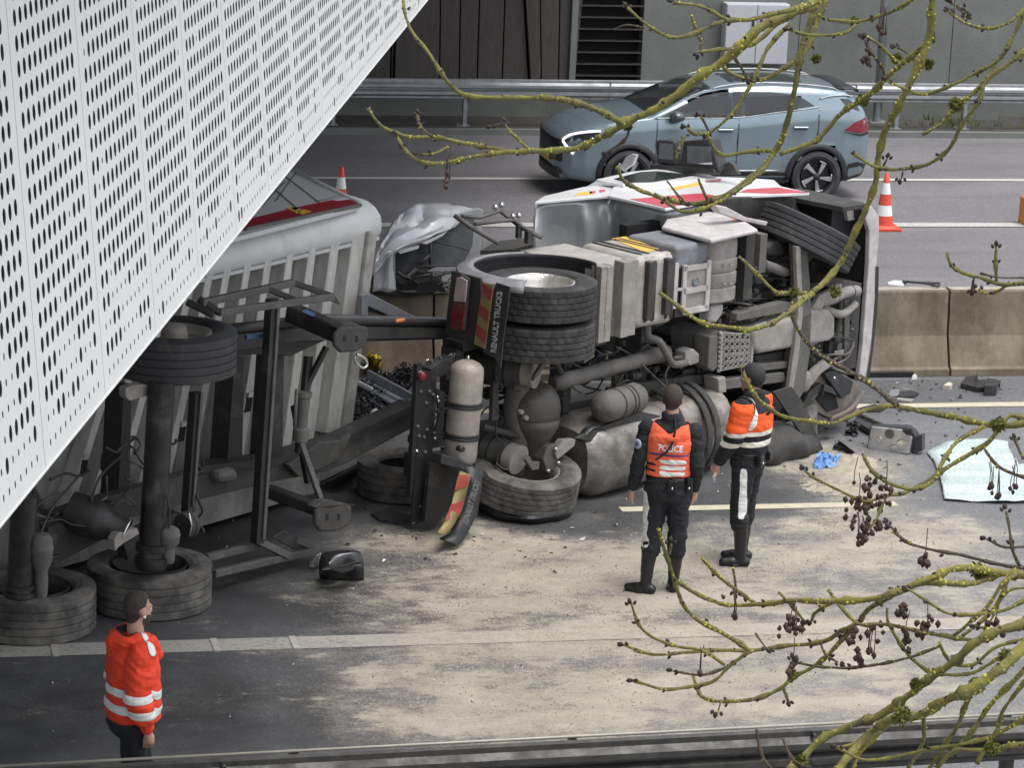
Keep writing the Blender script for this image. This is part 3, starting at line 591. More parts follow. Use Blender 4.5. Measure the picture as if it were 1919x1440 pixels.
# lower flap and board, bent on the road
def bent(name, mt, L_, R2, par, th=.012): mb = MB(); mb.grid([[a, b] for a, b in zip(L_, R2)]); return mb.build(name, mt, par, ang=60, thick=th)
fl2 = bent('mud_flap', m_blk2, [TF.D(u, v, d) for u, v, d in ((870, 872, -.35), (876, 900, -.38), (868, 950, -.42), (842, 1000, -.52), (824, 1010, -.62))], [TF.D(u, v, d) for u, v, d in ((905, 882, -.42), (902, 920, -.45), (894, 965, -.5), (872, 1008, -.6), (858, 1024, -.66))], tk)
cb2 = bent('chevron_board', m_yelr, [TF.D(u, v, d) for u, v, d in ((862, 884, -.42), (856, 905, -.45), (846, 945, -.48), (832, 980, -.58), (818, 1000, -.66))], [TF.D(u, v, d) for u, v, d in ((881, 890, -.44), (877, 910, -.47), (866, 955, -.5), (850, 985, -.6), (832, 1004, -.68))], tk)
for (t0, t1) in ((.02, .25), (.42, .62)):
    Lp = spline([TF.D(u, v, d) for u, v, d in ((862, 884, -.43), (856, 905, -.46), (846, 945, -.49), (832, 980, -.59), (818, 1000, -.67))], 8); Rp = spline([TF.D(u, v, d) for u, v, d in ((881, 890, -.45), (877, 910, -.48), (866, 955, -.51), (850, 985, -.61), (832, 1004, -.69))], 8); n = len(Lp)-1
    mb = MB(); mb.grid([[Lp[min(n, int((t+.1)*n))]-TF.a*.012-TF.m*.008, Rp[int(t*n)]-TF.a*.012-TF.m*.008] for t in np.linspace(t0, t1, 8)]); mb.build('red_band', m_redr, cb2)
p0 = TF.D(876, 985, -.63); p1 = TF.D(900, 905, -.53); ph = TF.D(866, 978, -.63); lettering('RENAULT TRUCKS', TF, p0, p1-p0, ph-p0, .05, mat('faint_lettering', (.12, .12, .12), .6), fl2)
dprism('flap_bracket', m_blk2, [(828, 852), (846, 856), (910, 882), (918, 894), (905, 896), (862, 880), (826, 870)], -.36, .14, bev=.01)
dprism('frame_panel', m_blk, [(806, 868), (862, 880), (840, 960), (815, 985), (796, 980)], -.12, .05, bev=.006)
# --- chassis rails and cross members
for nm_, z in (('upper', 1.52), ('lower', .68)):
    mb = MB(); mb.fbox(TF, -.62 if nm_ == 'upper' else -1.0, 4.4, .22, .50, z-.035, z+.035); mb.build('chassis_rail', m_blk, tk, bev=.006)
for s in (-.62, .75, 1.75, 2.6, 3.4):
    mb = MB(); mb.fbox(TF, s-.05, s+.05, .26, .46, .70, 1.5); mb.build('cross_member', m_gr2, tk, bev=.006)
# --- battery box, fuel tank, urea tank, carrier frame, air cleaner
bz = L3(TF.D(1196, 484, -.16))[2]-.035; A, B = L3(TF.D(1111, 497, -.15)), L3(TF.D(1190, 600, -.15)); mb = MB(); mb.fbox(TF, A[0], B[0], -.15, L3(G(1085, 452, bz))[1], B[2], bz); mb.build('battery_box', m_tank, tk, bev=.012)
for (a, b, c, e) in ((1128, 497, 1133, 642), (1137, 497, 1143, 640), (1170, 488, 1176, 632), (1182, 485, 1190, 628)): dbox('stiffener', m_gr3, (a, b+4), (c, e), -.27, .13, bev=.006)
dbox('channel_web', m_blk, (1131, 500), (1140, 640), -.20, .1); dbox('channel_web', m_blk, (1174, 490), (1184, 628), -.20, .1)
dbox('box_foot', m_gr, (1140, 600), (1172, 626), -.2, .3)
bz = L3(TF.D(1196, 484, -.16))[2]; fd = L3(G(1156, 445, bz))[1]; ft = dbox('fuel_tank', m_tank, (1196, 484), (1264, 606), -.16, fd+.16, bev=.075, seg=4)
TZ = L3(TF.D(1210, 487, -.16))[2]
for (u0, u1) in ((1209, 1215), (1222, 1228), (1248, 1253), (1257, 1262)):
    A, B = L3(TF.D(u0, 540, -.16)), L3(TF.D(u1, 540, -.16)); zb = L3(TF.D(1264, 606, -.16))[2]; zt = L3(TF.D(1196, 484, -.16))[2]; s0, s1 = A[0], B[0]
    path = [(fd-.06, zt+.004), (-.05, zt+.004), (-.13, zt-.02), (-.166, zt-.07), (-.166, zb+.08), (-.13, zb+.02), (-.05, zb-.004)]
    mb = MB(); mb.grid([[TF.P(s0, d, z), TF.P(s1, d, z)] for d, z in path]); mb.build('tank_strap', m_gr2, ft, ang=50, thick=.008)
zt = L3(TF.D(1196, 484, -.16))[2]+.006
zprism('sticker', m_yel, [(1146, 447), (1172, 443), (1236, 466), (1210, 473)], zt, .003, ft)
for (a, b, c, e) in ((1218, 492, 1222, 600), (1253, 486, 1257, 590)): dbox('tank_bracket', m_gr2, (a, b), (c, e), -.22, .08, ft, bev=.01)
ua = dbox('urea_tank', m_adb, (1268, 462), (1327, 500), -.13, .66, bev=.05, seg=4)
fr_ = dbox('equipment_carrier', m_gr2, (1270, 500), (1327, 585), -.12, .5, bev=.006)
dbox('panel', m_gr3, (1284, 506), (1326, 542), -.15, .04, fr_, bev=.004); dbox('panel', m_gr3, (1283, 546), (1324, 580), -.15, .04, fr_, bev=.004)
for (a, b, c, e) in ((1282, 498, 1284, 583), (1326.5, 488, 1328.5, 578), (1282, 500, 1328, 502), (1282, 542, 1328, 544), (1282, 580, 1328, 582), (1266, 494, 1268, 578), (1266, 542, 1283, 544)): dbox('frame_bar', m_pink, (a, b), (c, e), -.17, .02, fr_)
mb = MB(); p = TF.D(1303, 527, -.155); mb.lathe(p, -TF.m, [(.042, 0), (.042, .012), (.03, .014), (.028, .010), (.012, .01), (.0, .014)], 20); mb.build('round_badge', m_adb, fr_)
ac = TF; A_ = L3(TF.D(1331, 470, -.16)); B_ = L3(TF.D(1395, 470, -.16)); zb = L3(TF.D(1362, 568, -.16))[2]; zt = L3(TF.D(1362, 448, -.16))[2]
prof = []; n = 14; mid = (A_[0]+B_[0])/2; hw = (B_[0]-A_[0])/2
def acr(g, z):
    out = []
    for k in range(24):
        a = 2*math.pi*k/24; c, s_ = math.cos(a), math.sin(a); q = (abs(c)**4+abs(s_)**4)**-.25; out.append(TF.P(mid+c*q*hw*g, .15+s_*q*.31*g, z))
    return out
zz = [zb, zb+.02, lerp(zb, zt, .22), lerp(zb, zt, .24), lerp(zb, zt, .27), lerp(zb, zt, .45), lerp(zb, zt, .47), lerp(zb, zt, .5), lerp(zb, zt, .66), lerp(zb, zt, .68), lerp(zb, zt, .72), lerp(zb, zt, .9), zt]
gg = [.93, 1, 1, .955, 1, 1, .955, 1, 1, .95, .98, .98, .93]
mb = MB(); mb.rings([acr(g, z) for g, z in zip(gg, zz)]); af = mb.build('air_cleaner', m_gr3, tk, ang=40)
for (u, v) in ((1364, 496), (1363, 531)):
    for du in (-6, 6): mb = MB(); p = TF.D(u+du, v, -.18); mb.box(p, (.035, .02, .014), (TF.a, TF.m, V(0, 0, 1))); mb.build('clip', m_chrome, af)
cp = zprism('cover_plate', m_pink, [(1240, 424), (1249, 410), (1327, 396), (1378, 402), (1421, 429), (1334, 449)], zt+.06, .045, bev=.02, seg=3)
zprism('recessed_panel', m_pink, [(1306, 414), (1328, 406), (1358, 410), (1330, 421)], zt+.064, .005, cp, bev=.002)
zprism('sticker', m_ora, [(1366, 406), (1376, 403), (1386, 409), (1376, 412)], zt+.0635, .003, cp)
dbox('cover_support', m_gr2, (1400, 438), (1408, 560), -.05, .5)
dprism('pipe_elbow', m_pink, [(1330, 574), (1358, 570), (1356, 588), (1344, 606), (1328, 604)], -.02, .15, bev=.03, seg=3)
# --- engine, gearbox with ribbed casing, sump, axle beam
gb = dprism('gearbox', m_gr, [(1326, 634), (1340, 620), (1410, 628), (1412, 672), (1398, 684), (1344, 694), (1330, 690)], -.05, .5, bev=.015)
quad = [TF.D(u, v, -.055) for u, v in ((1348, 624), (1407, 626), (1402, 682), (1345, 694))]
def qp(s, t): return lerp(lerp(quad[0], quad[1], s), lerp(quad[3], quad[2], s), t)
def ribbar(p, q, w=.014, h=.03): mb = MB(); mb.bar(p-TF.m*h/2, q-TF.m*h/2, w, h, -TF.m); return mb.build('casting_rib', m_gr3, gb)
for t in (0, .2, .4, .6, .8, 1): ribbar(qp(0, t), qp(1, t), .012)
for s in (0, 1): ribbar(qp(s, 0), qp(s, 1), .03, .04)
nx_, ny_ = 6, 5
for i in range(-ny_+1, nx_):
    for sg in (1, -1):
        s0, t0, s1, t1 = i/nx_, 0.0, (i+ny_)/nx_, 1.0
        if s0 < 0: t0 = -s0/(s1-s0); s0 = 0
        if s1 > 1: t1 = t0+(1-s0)/(s1-s0)*(1-t0) if s1 != s0 else 1; s1 = 1
        if sg < 0: s0, s1 = 1-s0, 1-s1
        if abs(t1-t0) > .08: ribbar(qp(s0, t0), qp(s1, t1), .011)
for k in range(9):
    for s in (-.02, 1.03): mb = MB(); p = qp(s, k/8)-TF.m*.02; mb.ball(p, .022, 8, 5); mb.build('bolt', m_gr3, gb)
dprism('bell_housing', m_gr, [(1330, 632), (1346, 628), (1344, 690), (1336, 698), (1327, 690)], -.1, .2, bev=.012)
sp_ = dprism('sump', m_gr3, [(1410, 618), (1440, 606), (1490, 594), (1520, 581), (1556, 582), (1567, 595), (1566, 632), (1555, 640), (1500, 650), (1425, 664), (1414, 656)], -.12, .3, bev=.04, seg=3)
dprism('engine_block', m_gr2, [(1385, 582), (1560, 545), (1580, 660), (1560, 690), (1400, 700), (1330, 690), (1300, 640)], .18, .55, bev=.03)
dprism('exhaust_manifold', m_gr, [(1390, 590), (1420, 582), (1480, 580), (1482, 598), (1440, 606), (1405, 612)], .02, .2, bev=.03, seg=2)
dprism('engine_mount', m_gr2, [(1414, 668), (1482, 655), (1484, 680), (1446, 686), (1420, 690)], .02, .3, bev=.02)
mb = MB(); p, q = TF.D(1500, 470, -.02), TF.D(1492, 735, -.02)
ba = dprism('front_axle_beam', m_gr, [(1494, 452), (1512, 450), (1518, 520), (1522, 590), (1519, 660), (1507, 735), (1493, 758), (1480, 735), (1488, 660), (1496, 590), (1498, 520)], -.12, .12, bev=.012)
dprism('beam_flange', m_gr3, [(1492, 462), (1501, 462), (1505, 590), (1497, 670), (1486, 735), (1477, 735), (1488, 660), (1496, 590)], -.16, .05, ba, bev=.006)
mb = MB(); mb.ball(TF.D(1493, 455, -.1), .035, 10, 6); mb.build('ball_joint', m_gr, tk)
for pts in ([(1380, 601), (1382, 588), (1470, 566), (1494, 568), (1494, 582), (1385, 602)], [(1395, 700), (1395, 684), (1482, 678), (1482, 690)], [(1350, 722), (1352, 712), (1470, 698), (1474, 716), (1352, 732)]): dprism('suspension_arm', m_gr, pts, -.08, .1, bev=.01)
dprism('spring_hanger', m_gr3, [(1346, 710), (1360, 706), (1362, 736), (1348, 738)], -.12, .2, bev=.012)
dprism('front_bracket', m_gr3, [(1515, 590), (1535, 555), (1578, 532), (1578, 548), (1545, 572), (1528, 600)], -.05, .05, bev=.006)
dprism('front_bracket', m_gr3, [(1508, 712), (1530, 690), (1548, 676), (1566, 680), (1540, 700), (1515, 730)], -.1, .06, bev=.008)
ttube('intercooler_pipe', m_gr3, [(1540, 566, .0), (1560, 560, -.03), (1585, 548, -.02), (1606, 545, .05)], .055, smooth=5, seg=14)
for i, t in enumerate(np.linspace(0, 1, 6)):
    mb = MB(); p = lerp(TF.D(1566, 558, -.03), TF.D(1596, 546, .0), t); mb.lathe(p-nrm(TF.a)*.008, TF.a, [(.056, 0), (.063, .008), (.056, .016)], 14); mb.build('pipe_ring', m_gr, tk)
ttube('coolant_pipe', m_gr3, [(1535, 572, .05), (1560, 585, .0), (1580, 588, .0), (1602, 570, .06)], .042, smooth=5, seg=12)
rd = dbox('radiator', m_gr2, (1562, 540), (1604, 690), .1, .6, bev=.006)
for k in range(24): dbox('fin', m_gr, (1583, 562+k*4.6), (1592, 564.6+k*4.6), .07, .03, rd)
for k in range(7): dbox('hose_clamp', m_gr, (1570, 560+k*17), (1578, 569+k*17), .05, .05, rd)
ttube('radiator_hose', m_gr2, [(1566, 640, .02), (1572, 600, .02), (1575, 560, .04)], .03, smooth=4)
# --- steered front wheel, upper side
fw = nrm(V(0, 0, 1)*.88+TF.a*.44-TF.m*.12); fc = TF.D(1513, 445, .12)
ty = tyre(tk, fc, fw, .51, .31, .29, 5, 0, m_tyreb); rim(ty, fc, -fw, .29, .31, .12, m_rimd, 0)
mb = MB(); mb.cyl(fc-fw*.02, fc-fw*.24, .15, 24, .12); mb.build('brake_drum', m_gr2, tk)
dprism('brake_chamber', m_gr2, [(1435, 462), (1462, 448), (1474, 470), (1464, 482), (1440, 480)], .1, .2, bev=.03)
ttube('steering_damper', m_gr, [(1430, 495, .05), (1470, 510, .02), (1480, 512, .02)], [.05, .05, .03], seg=10)
dbox('bracket_panel', m_gr, (1426, 440), (1434, 510), -.02, .3)
dprism('step_panel', m_pink, [(1340, 385), (1362, 388), (1400, 408), (1440, 416), (1436, 424), (1395, 415), (1350, 400)], .12, .1, bev=.01)
# --- cab: shell, livery, window, mirrors, front edge
shell = MB(); out = [(1004, 379), (1139, 368), (1181, 376), (1247, 391), (1330, 376), (1450, 365), (1400, 345), (1340, 333), (1230, 322), (1118, 337), (1093, 351), (1020, 368)]
shell.prism([G(u, v, 2.36) for u, v in out], V(0, 0, -1.55)); cab = shell.build('cab_shell', m_silv, tk, bev=.02)
# dished and pressed silver rear wall
top = spline([G(u, v, 2.36) for u, v in ((1003, 380), (1060, 376), (1139, 370), (1181, 378), (1247, 393), (1300, 386), (1332, 380))], 12); W_ = []
for i, p in enumerate(top):
    t = i/(len(top)-1); row = []
    for j in range(22):
        h = j/21; z = 2.36-1.2*h; o = .0
        for c, w, a in ((.02, .03, .12), (.25, .022, .07), (.335, .03, .10), (.365, .02, .06)): o += a*math.exp(-((t-c-.02*h)/w)**2)*min(1, h*6)
        o -= .10*math.exp(-((t-.15)/.09)**4)*math.exp(-((h-.33)/.26)**4)+.07*math.exp(-((t-.6)/.2)**4)*math.exp(-((h-.3)/.2)**4)
        o += .02*noise.noise((t*7, h*4, 2.2)); row.append(V(p[0], p[1], z)-(TF.a*.72+TF.m*.69)*(.05+o))
    W_.append(row)
mb = MB(); mb.grid(W_); mb.build('rear_wall', m_silv, cab, ang=70, thick=.008)
zprism('side_deflector', m_liv, [(1003, 378), (1100, 369.5), (1140, 367), (1152, 353), (1136, 347), (1093, 350), (1020, 367)], 2.40, .03, cab, bev=.006)
zprism('side_panel', m_liv, [(1139, 366), (1247, 390), (1290, 383), (1363, 368), (1450, 364), (1517, 361), (1464, 349), (1451, 337), (1400, 333), (1330, 331), (1230, 343), (1168, 347), (1150, 350)], 2.43, .03, cab, bev=.006)
zprism('red_stripe', m_red, [(1181, 373), (1248, 389), (1300, 380), (1350, 368), (1314, 362), (1250, 367)], 2.434, .003, cab); zprism('red_stripe', m_red, [(1385, 360), (1400, 354.5), (1458, 351), (1514, 360.5), (1450, 362.5)], 2.434, .003, cab)
zprism('door_frame', m_liv, [(1118, 336), (1185, 321), (1230, 317), (1322, 325), (1345, 333), (1229, 343), (1168, 346)], 2.46, .03, cab, bev=.005)
zprism('side_window', m_glass, [(1150, 335), (1200, 322), (1230, 320.5), (1306, 328), (1222, 341), (1175, 342)], 2.464, .003, cab)
for pts, mt in (([(1085, 361), (1108, 358), (1112, 364), (1076, 366)], m_yel), ([(1254, 352), (1312, 341), (1318, 345), (1262, 356)], m_yel), ([(1322, 336), (1352, 334), (1350, 339), (1322, 341)], m_red), ([(1104, 359), (1116, 357), (1116, 361), (1106, 363)], m_red), ([(1122, 356), (1134, 354.5), (1134, 358), (1124, 360)], m_red)): zprism('decal', mt, pts, 2.4345 if pts[0][0] > 1150 else 2.404, .003, cab)
zprism('front_corner', m_gr2, [(1495, 352), (1547, 362), (1625, 381), (1580, 388), (1484, 369), (1468, 362)], 2.34, .05, cab, bev=.006)
mb = MB(); mb.tube([G(1484, 370, 2.3), G(1578, 390, 2.3), G(1622, 383, 2.3)], .022, 8); mb.build('step_frame', m_pink, cab)
dbox('lamp_housing', m_blk2, (1560, 392), (1600, 470), .35, .4, cab); dprism('lamp_bracket', m_pink, [(1586, 394), (1606, 390), (1604, 412), (1590, 414)], .3, .05, cab, bev=.004)
fe = [(1622, 384), (1634, 386), (1648, 406), (1648, 441), (1643, 500), (1643, 560), (1636, 635), (1626, 708), (1609, 714), (1616, 654), (1622, 578), (1628, 500), (1630, 434), (1622, 410)]
dprism('front_panel', m_blk2, [(u-2, v) for u, v in fe], .16, 1.0, cab); dprism('front_edge', m_pink, fe, .10, .06, cab, bev=.012)
dprism('front_trim', m_blk2, [(1640, 500), (1647, 500), (1646, 560), (1639, 635), (1629, 710), (1622, 710), (1633, 635), (1639, 560)], .1, .05, cab)
mb = MB(); mb.fbox(TF, 2.0, 4.72, .82, .92, .05, 2.25); mb.build('cab_floor', m_dark, tk)
dprism('wheel_arch', m_gr2, [(1335, 378), (1360, 372), (1450, 366), (1490, 372), (1500, 400), (1440, 440), (1415, 425), (1350, 400)], .62, .1, bev=.01)
def mirror(pts, gl, s, nm, dp=.16):
    P = [TF.S(u, v, s) for u, v in pts]; mb = MB(); mb.prism(P, TF.a*dp); o = mb.build('mirror', m_blk2, tk, bev=.025, seg=3); mb = MB(); mb.prism([TF.S(u, v, s-.004) for u, v in gl], TF.a*.006); mb.build('mirror_glass', m_mirr, o); return o
ms = 3.7
mirror([(1230, 262), (1262, 264), (1268, 312), (1230, 306), (1228, 280)], [(1236, 267), (1261, 270), (1262, 300), (1234, 297)], ms, 'a')
mirror([(1280, 264), (1330, 260), (1342, 300), (1348, 322), (1270, 318), (1276, 290)], [(1288, 273), (1332, 275), (1335, 309), (1288, 305)], ms, 'b')
mb = MB(); mb.bar(TF.S(1225, 312, ms+.02), TF.S(1345, 322, ms+.02), .12, .06); mb.build('mirror_arm', m_blk2, tk, bev=.02)
mb = MB(); P = [TF.S(u, v, ms+.1) for u, v in ((1350, 326), (1356, 308), (1364, 303), (1374, 308), (1384, 328))]; mb.prism(P, TF.a*.05); mb.build('mirror_foot', m_gr2, tk, bev=.012)
mb = MB(); P = [TF.S(u, v, 2.75) for u, v in ((1160, 316), (1172, 294), (1184, 288), (1193, 290), (1186, 308), (1170, 320))]; mb.prism(P, TF.a*.04); mb.build('wind_deflector', m_silv, tk, bev=.012)
# --- coupling rack behind the cab with its ball valves
rk = ttube('coupling_rack', m_gr, [(852, 404, 1.1), (880, 424, .95), (934, 456, .7)], .022, seg=10)
for pts, r in (([(866, 405, 1.05), (900, 408, 1.0), (936, 395, 1.0), (942, 394, 1.0)], .018), ([(890, 420, .9), (960, 412, .85), (972, 416, .85)], .018), ([(938, 395, 1.0), (975, 425, .85), (1016, 446, .7)], .022), ([(966, 412, .85), (972, 420, .82), (1010, 445, .68)], .016)): ttube('rack_tube', m_gr, pts, r, rk, seg=8)
for (u, v, d) in ((928, 388, 1.0), (940, 384, 1.0), (961, 405, .85), (972, 404, .85)): mb = MB(); mb.ball(TF.D(u, v, d), .026, 10, 7); mb.build('ball_valve', m_chrome, rk)
zprism('catwalk', m_gr2, [(930, 452), (1000, 444), (1020, 452), (960, 468), (900, 470)], 1.75, .04)
dbox('rack_post', m_gr2, (990, 434), (998, 456), .72, .05); dbox('rack_post', m_gr2, (972, 420), (978, 446), .8, .04)
zprism('side_marker', m_ora, [(1007, 456), (1018, 453), (1026, 456), (1014, 460)], 1.85, .03, bev=.006)
# --- horizontal air reservoir and hoses
p, q = TF.D(1128, 765, -.2), TF.D(1192, 745, -.1); t_ = nrm(q-p); ln = np.linalg.norm(q-p)
mb = MB(); mb.lathe(p, t_, [(0, -.06), (.07, -.05), (.12, -.015), (.142, .04), (.144, .06), (.144, ln-.02), (.12, ln+.03), (.06, ln+.05), (0, ln+.055)], 28); ar = mb.build('air_reservoir', m_gr, tk, ang=40)
for f in (.35, .62, .72): mb = MB(); mb.lathe(p+t_*ln*f, t_, [(.145, -.01), (.152, -.008), (.152, .008), (.145, .01)], 28); mb.build('strap', m_gr2, ar)
ttube('coolant_hose', m_gr, [(1214, 605, -.05), (1215, 630, -.03), (1235, 640, -.08), (1250, 665, -.1), (1262, 683, -.1), (1285, 680, -.06)], .036, smooth=5, seg=12)
ttube('coolant_hose', m_gr, [(1262, 672, -.02), (1290, 668, .0)], .022, seg=10)
dprism('valve_body', m_gr3, [(1285, 660), (1300, 654), (1311, 664), (1310, 680), (1294, 686), (1284, 680)], -.06, .14, bev=.012)
for i in range(34):   # coiled suzie hose between the axle and the chassis
    pass
coil = []
for k in range(220):
    t = k/219; c = spline([TF.D(1052, 690, .25), TF.D(1080, 697, .22), TF.D(1110, 680, .25), TF.D(1132, 665, .3)], 8); n = len(c)-1; f = t*n; i = min(int(f), n-1); P_ = lerp(c[i], c[i+1], f-i); a = t*2*math.pi*20
    coil.append(P_+V(0, 0, 1)*.032*math.cos(a)-TF.m*.032*math.sin(a))
mb = MB(); mb.tube(coil, .008, 6); mb.build('coiled_hose', m_blk2, tk)
def hoses(n, box, d0, d1, parent, F=TF, mt=(0,), r=(.006, .016), name='hose'):
    for _ in range(n):
        u0, v0, u1, v1 = box; pts = []; u, v = rnd.uniform(u0, u1), rnd.uniform(v0, v1); du, dv = rnd.uniform(-30, 30), rnd.uniform(-16, 16); d = rnd.uniform(d0, d1)
        for k in range(4):
            pts.append(F.D(min(max(u, u0), u1), min(max(v, v0), v1), d)); u += du; v += dv; du += rnd.uniform(-25, 25); dv += rnd.uniform(-18, 18); d += rnd.uniform(-.05, .05)
        mb = MB(); mb.tube(spline(pts, 4), rnd.uniform(*r), 6); mb.build(name, rnd.choice(mt), parent)
def clutter(n, box, d0, d1, mts, smin=.02, smax=.07):
    for _ in range(n):
        u, v = rnd.uniform(box[0], box[2]), rnd.uniform(box[1], box[3]); p = TF.D(u, v, rnd.uniform(d0, d1)); r = rnd.uniform(smin, smax); mb = MB(); k = rnd.random(); ax = nrm([TF.a, TF.m, V(0, 0, 1)][rnd.randrange(3)]+V(rnd.uniform(-.2, .2), rnd.uniform(-.2, .2), rnd.uniform(-.2, .2)))
        if k < .5: mb.lathe(p, ax, [(0, 0), (r*.8, 0), (r*.8, r*.7), (r, r*.75), (r, r*1.2), (r*.6, r*1.25), (r*.55, r*2.2), (0, r*2.2)], 12); mb.build('engine_component', rnd.choice(mts), tk, ang=40)
        elif k < .8: t, u_, w_ = axes_of(ax); mb.box(p, (r*rnd.uniform(1, 3), r, r*rnd.uniform(.5, 1.6)), (u_, w_, t)); mb.build('engine_component', rnd.choice(mts), tk, bev=.006)
        else: t, u_, w_ = axes_of(ax); mb.box(p, (r*4, r*1.5, .008), (u_, w_, t)); mb.build('bracket', rnd.choice(mts), tk)
clutter(46, (1400, 580, 1500, 640), .0, .18, (m_gr, m_gr2, m_gr3)); clutter(40, (1330, 590, 1400, 640), .05, .3, (m_gr, m_gr2)); clutter(40, (1060, 640, 1320, 715), .2, .5, (m_gr2, m_gr, m_blk2)); clutter(34, (1100, 715, 1340, 790), .15, .5, (m_gr2, m_gr, m_blk2)); clutter(30, (1412, 450, 1490, 570), .2, .5, (m_gr, m_gr2)); clutter(26, (1520, 600, 1600, 690), .02, .12, (m_gr, m_gr2, m_gr3), .015, .04); clutter(22, (900, 700, 1050, 860), .1, .4, (m_gr2, m_blk2)); clutter(22, (1410, 660, 1490, 710), .05, .3, (m_gr2, m_gr)); clutter(18, (1420, 690, 1560, 790), .05, .3, (m_gr2, m_blk2, m_gr)); clutter(16, (820, 700, 850, 850), .0, .2, (m_gr2, m_blk2), .012, .03)
hoses(26, (1050, 640, 1330, 720), .25, .5, tk, mt=(m_rubh, m_gr2, m_blk2)); hoses(22, (1090, 700, 1350, 800), .2, .5, tk, mt=(m_rubh, m_gr2, m_gr)); hoses(14, (1410, 450, 1490, 580), .25, .5, tk, mt=(m_rubh, m_gr2, m_gr)); hoses(10, (1520, 600, 1600, 700), .0, .12, tk, mt=(m_rubh, m_gr2, m_gr)); hoses(18, (800, 690, 1000, 880), .1, .35, tk, mt=(m_blk2, m_rubh)); hoses(14, (1340, 560, 1480, 625), .0, .2, tk, mt=(m_gr2, m_gr))
hoses(20, (1060, 640, 1330, 800), .0, .2, tk, mt=(m_blk2, m_rubh, m_gr), r=(.005, .011)); hoses(12, (930, 690, 1050, 880), -.15, .1, tk, mt=(m_blk2, m_rubh), r=(.006, .011)); hoses(12, (1400, 560, 1560, 640), -.05, .1, tk, mt=(m_blk2, m_gr2), r=(.005, .01))
for (pts, d, dp) in ([[(1050, 780), (1110, 770), (1200, 740), (1205, 756), (1115, 790), (1052, 800)], .25, .1], [[(1190, 720), (1330, 700), (1340, 716), (1210, 742)], .1, .08], [[(1060, 645), (1150, 632), (1180, 640), (1120, 664), (1062, 668)], .4, .1], [[(925, 716), (935, 712), (935, 788), (922, 790)], -.02, .05]): dprism('chassis_bracket', m_gr2, pts, d, dp, bev=.008)
# --- big lower fuel tank, crushed on the road
bt0, bt1 = TF.P(.56, .08, .35), TF.P(2.45, .12, .40); R_ = []
for i, s in enumerate(np.linspace(0, 1, 16)):
    g = {0: .80, 1: .97}.get(i, 1.0); c = lerp(bt0, bt1, s); row = []
    for k in range(32):
        a = 2*math.pi*k/32; cx, sx = math.cos(a), math.sin(a); q = (abs(cx)**3.2+abs(sx)**3.2)**(-1/3.2); r = .37*g*(1+.035*noise.noise((s*5, cx*1.4, sx*1.4)))
        z = c[2]+sx*q*r; row.append(c*V(1, 1, 0)-TF.m*cx*q*r*1.05+V(0, 0, max(.015, z)))
    R_.append(row)
mb = MB(); mb.rings(R_); bt_ = mb.build('fuel_tank', m_btank, tk, ang=35)
for s in (.62, .80, .86):
    c = lerp(bt0, bt1, s); R_ = []
    for k in range(20):
        a = math.radians(-60+200*k/19); R_.append([c*V(1, 1, 0)-TF.m*math.cos(a)*.45*1.02+V(0, 0, max(.02, c[2]+math.sin(a)*.45))+TF.a*ds for ds in (-.035, .035)])
    mb = MB(); mb.grid(R_); mb.build('tank_hoop', m_gr2 if s < .9 else m_gr3, bt_, ang=50, thick=.02)
dprism('side_skirt', m_gr2, [(1080, 822), (1130, 800), (1200, 772), (1240, 780), (1180, 806), (1110, 830)], -.22, .04, bev=.006)
R_ = []
for k in range(14):
    a = math.radians(20+120*k/13); R_.append([TF.D(1106, 830, -.2)+TF.a*(math.cos(a)*-.17+.05)+V(0, 0, math.sin(a)*.17-.03)-TF.m*ds for ds in (-.06, .03)])
mb = MB(); mb.grid(R_); mb.build('arch_strip', m_blk2, tk, ang=50, thick=.014)
# --- wrecked lower front: wheel, bumper end, lamp carrier
lw = TF.P(3.6, .25, .2); ax2 = nrm(V(-.15, -.25, 1)); ty = tyre(tk, lw, ax2, .46, .3, .28, 5, 0, m_tyred); rim(ty, lw, ax2, .28, .3, .15, m_rimd, 0)
R_ = []
for i in range(12):
    row = []
    for k in range(20):
        a = 2*math.pi*k/20; r = (.30-.012*abs(i-5))*(1+.28*noise.noise((i*.35, math.cos(a), math.sin(a)))); c = lerp(TF.D(1405, 840, -.15), TF.D(1505, 832, -.1), i/11); row.append(c+V(0, 0, max(-c[2]+.01, .14*math.sin(a)*r/.3*2-.02))-TF.m*math.cos(a)*r)
    R_.append(row)
mb = MB(); mb.rings(R_); mb.build('crushed_mudguard', m_gr2, tk, ang=50)
dprism('torn_skirt', m_gr2, [(1450, 735), (1484, 725), (1512, 765), (1530, 812), (1545, 846), (1525, 868), (1506, 820), (1480, 780)], -.28, .03, bev=.004)
lc = dprism('lamp_carrier', m_brown, [(1508, 745), (1540, 700), (1566, 690), (1602, 715), (1612, 735), (1590, 770), (1560, 788), (1530, 772)], .05, .12, bev=.012)
dprism('lamp_recess', m_dark, [(1530, 748), (1548, 728), (1564, 735), (1572, 765), (1552, 772)], .03, .03, lc)
R_ = []
for k in range(12):
    a = lerp(np.array([1618, 732.]), np.array([1562, 780.]), k/11); b = a+np.array([-12, 14]) if k > 5 else a+np.array([-8, 16]); bow = math.sin(k/11*math.pi)*10
    R_.append([TF.D(a[0]+bow*.6, a[1]+bow*.6, .0), TF.D(b[0]+bow*.6, b[1]+bow, .02)])
mb = MB(); mb.grid(R_); mb.build('bumper_strip', m_brown, tk, ang=50, thick=.03)
dprism('lamp_arch', m_gr2, [(1500, 768), (1516, 735), (1540, 718), (1560, 726), (1570, 742), (1558, 738), (1540, 732), (1524, 745), (1516, 775)], -.02, .06, bev=.008)
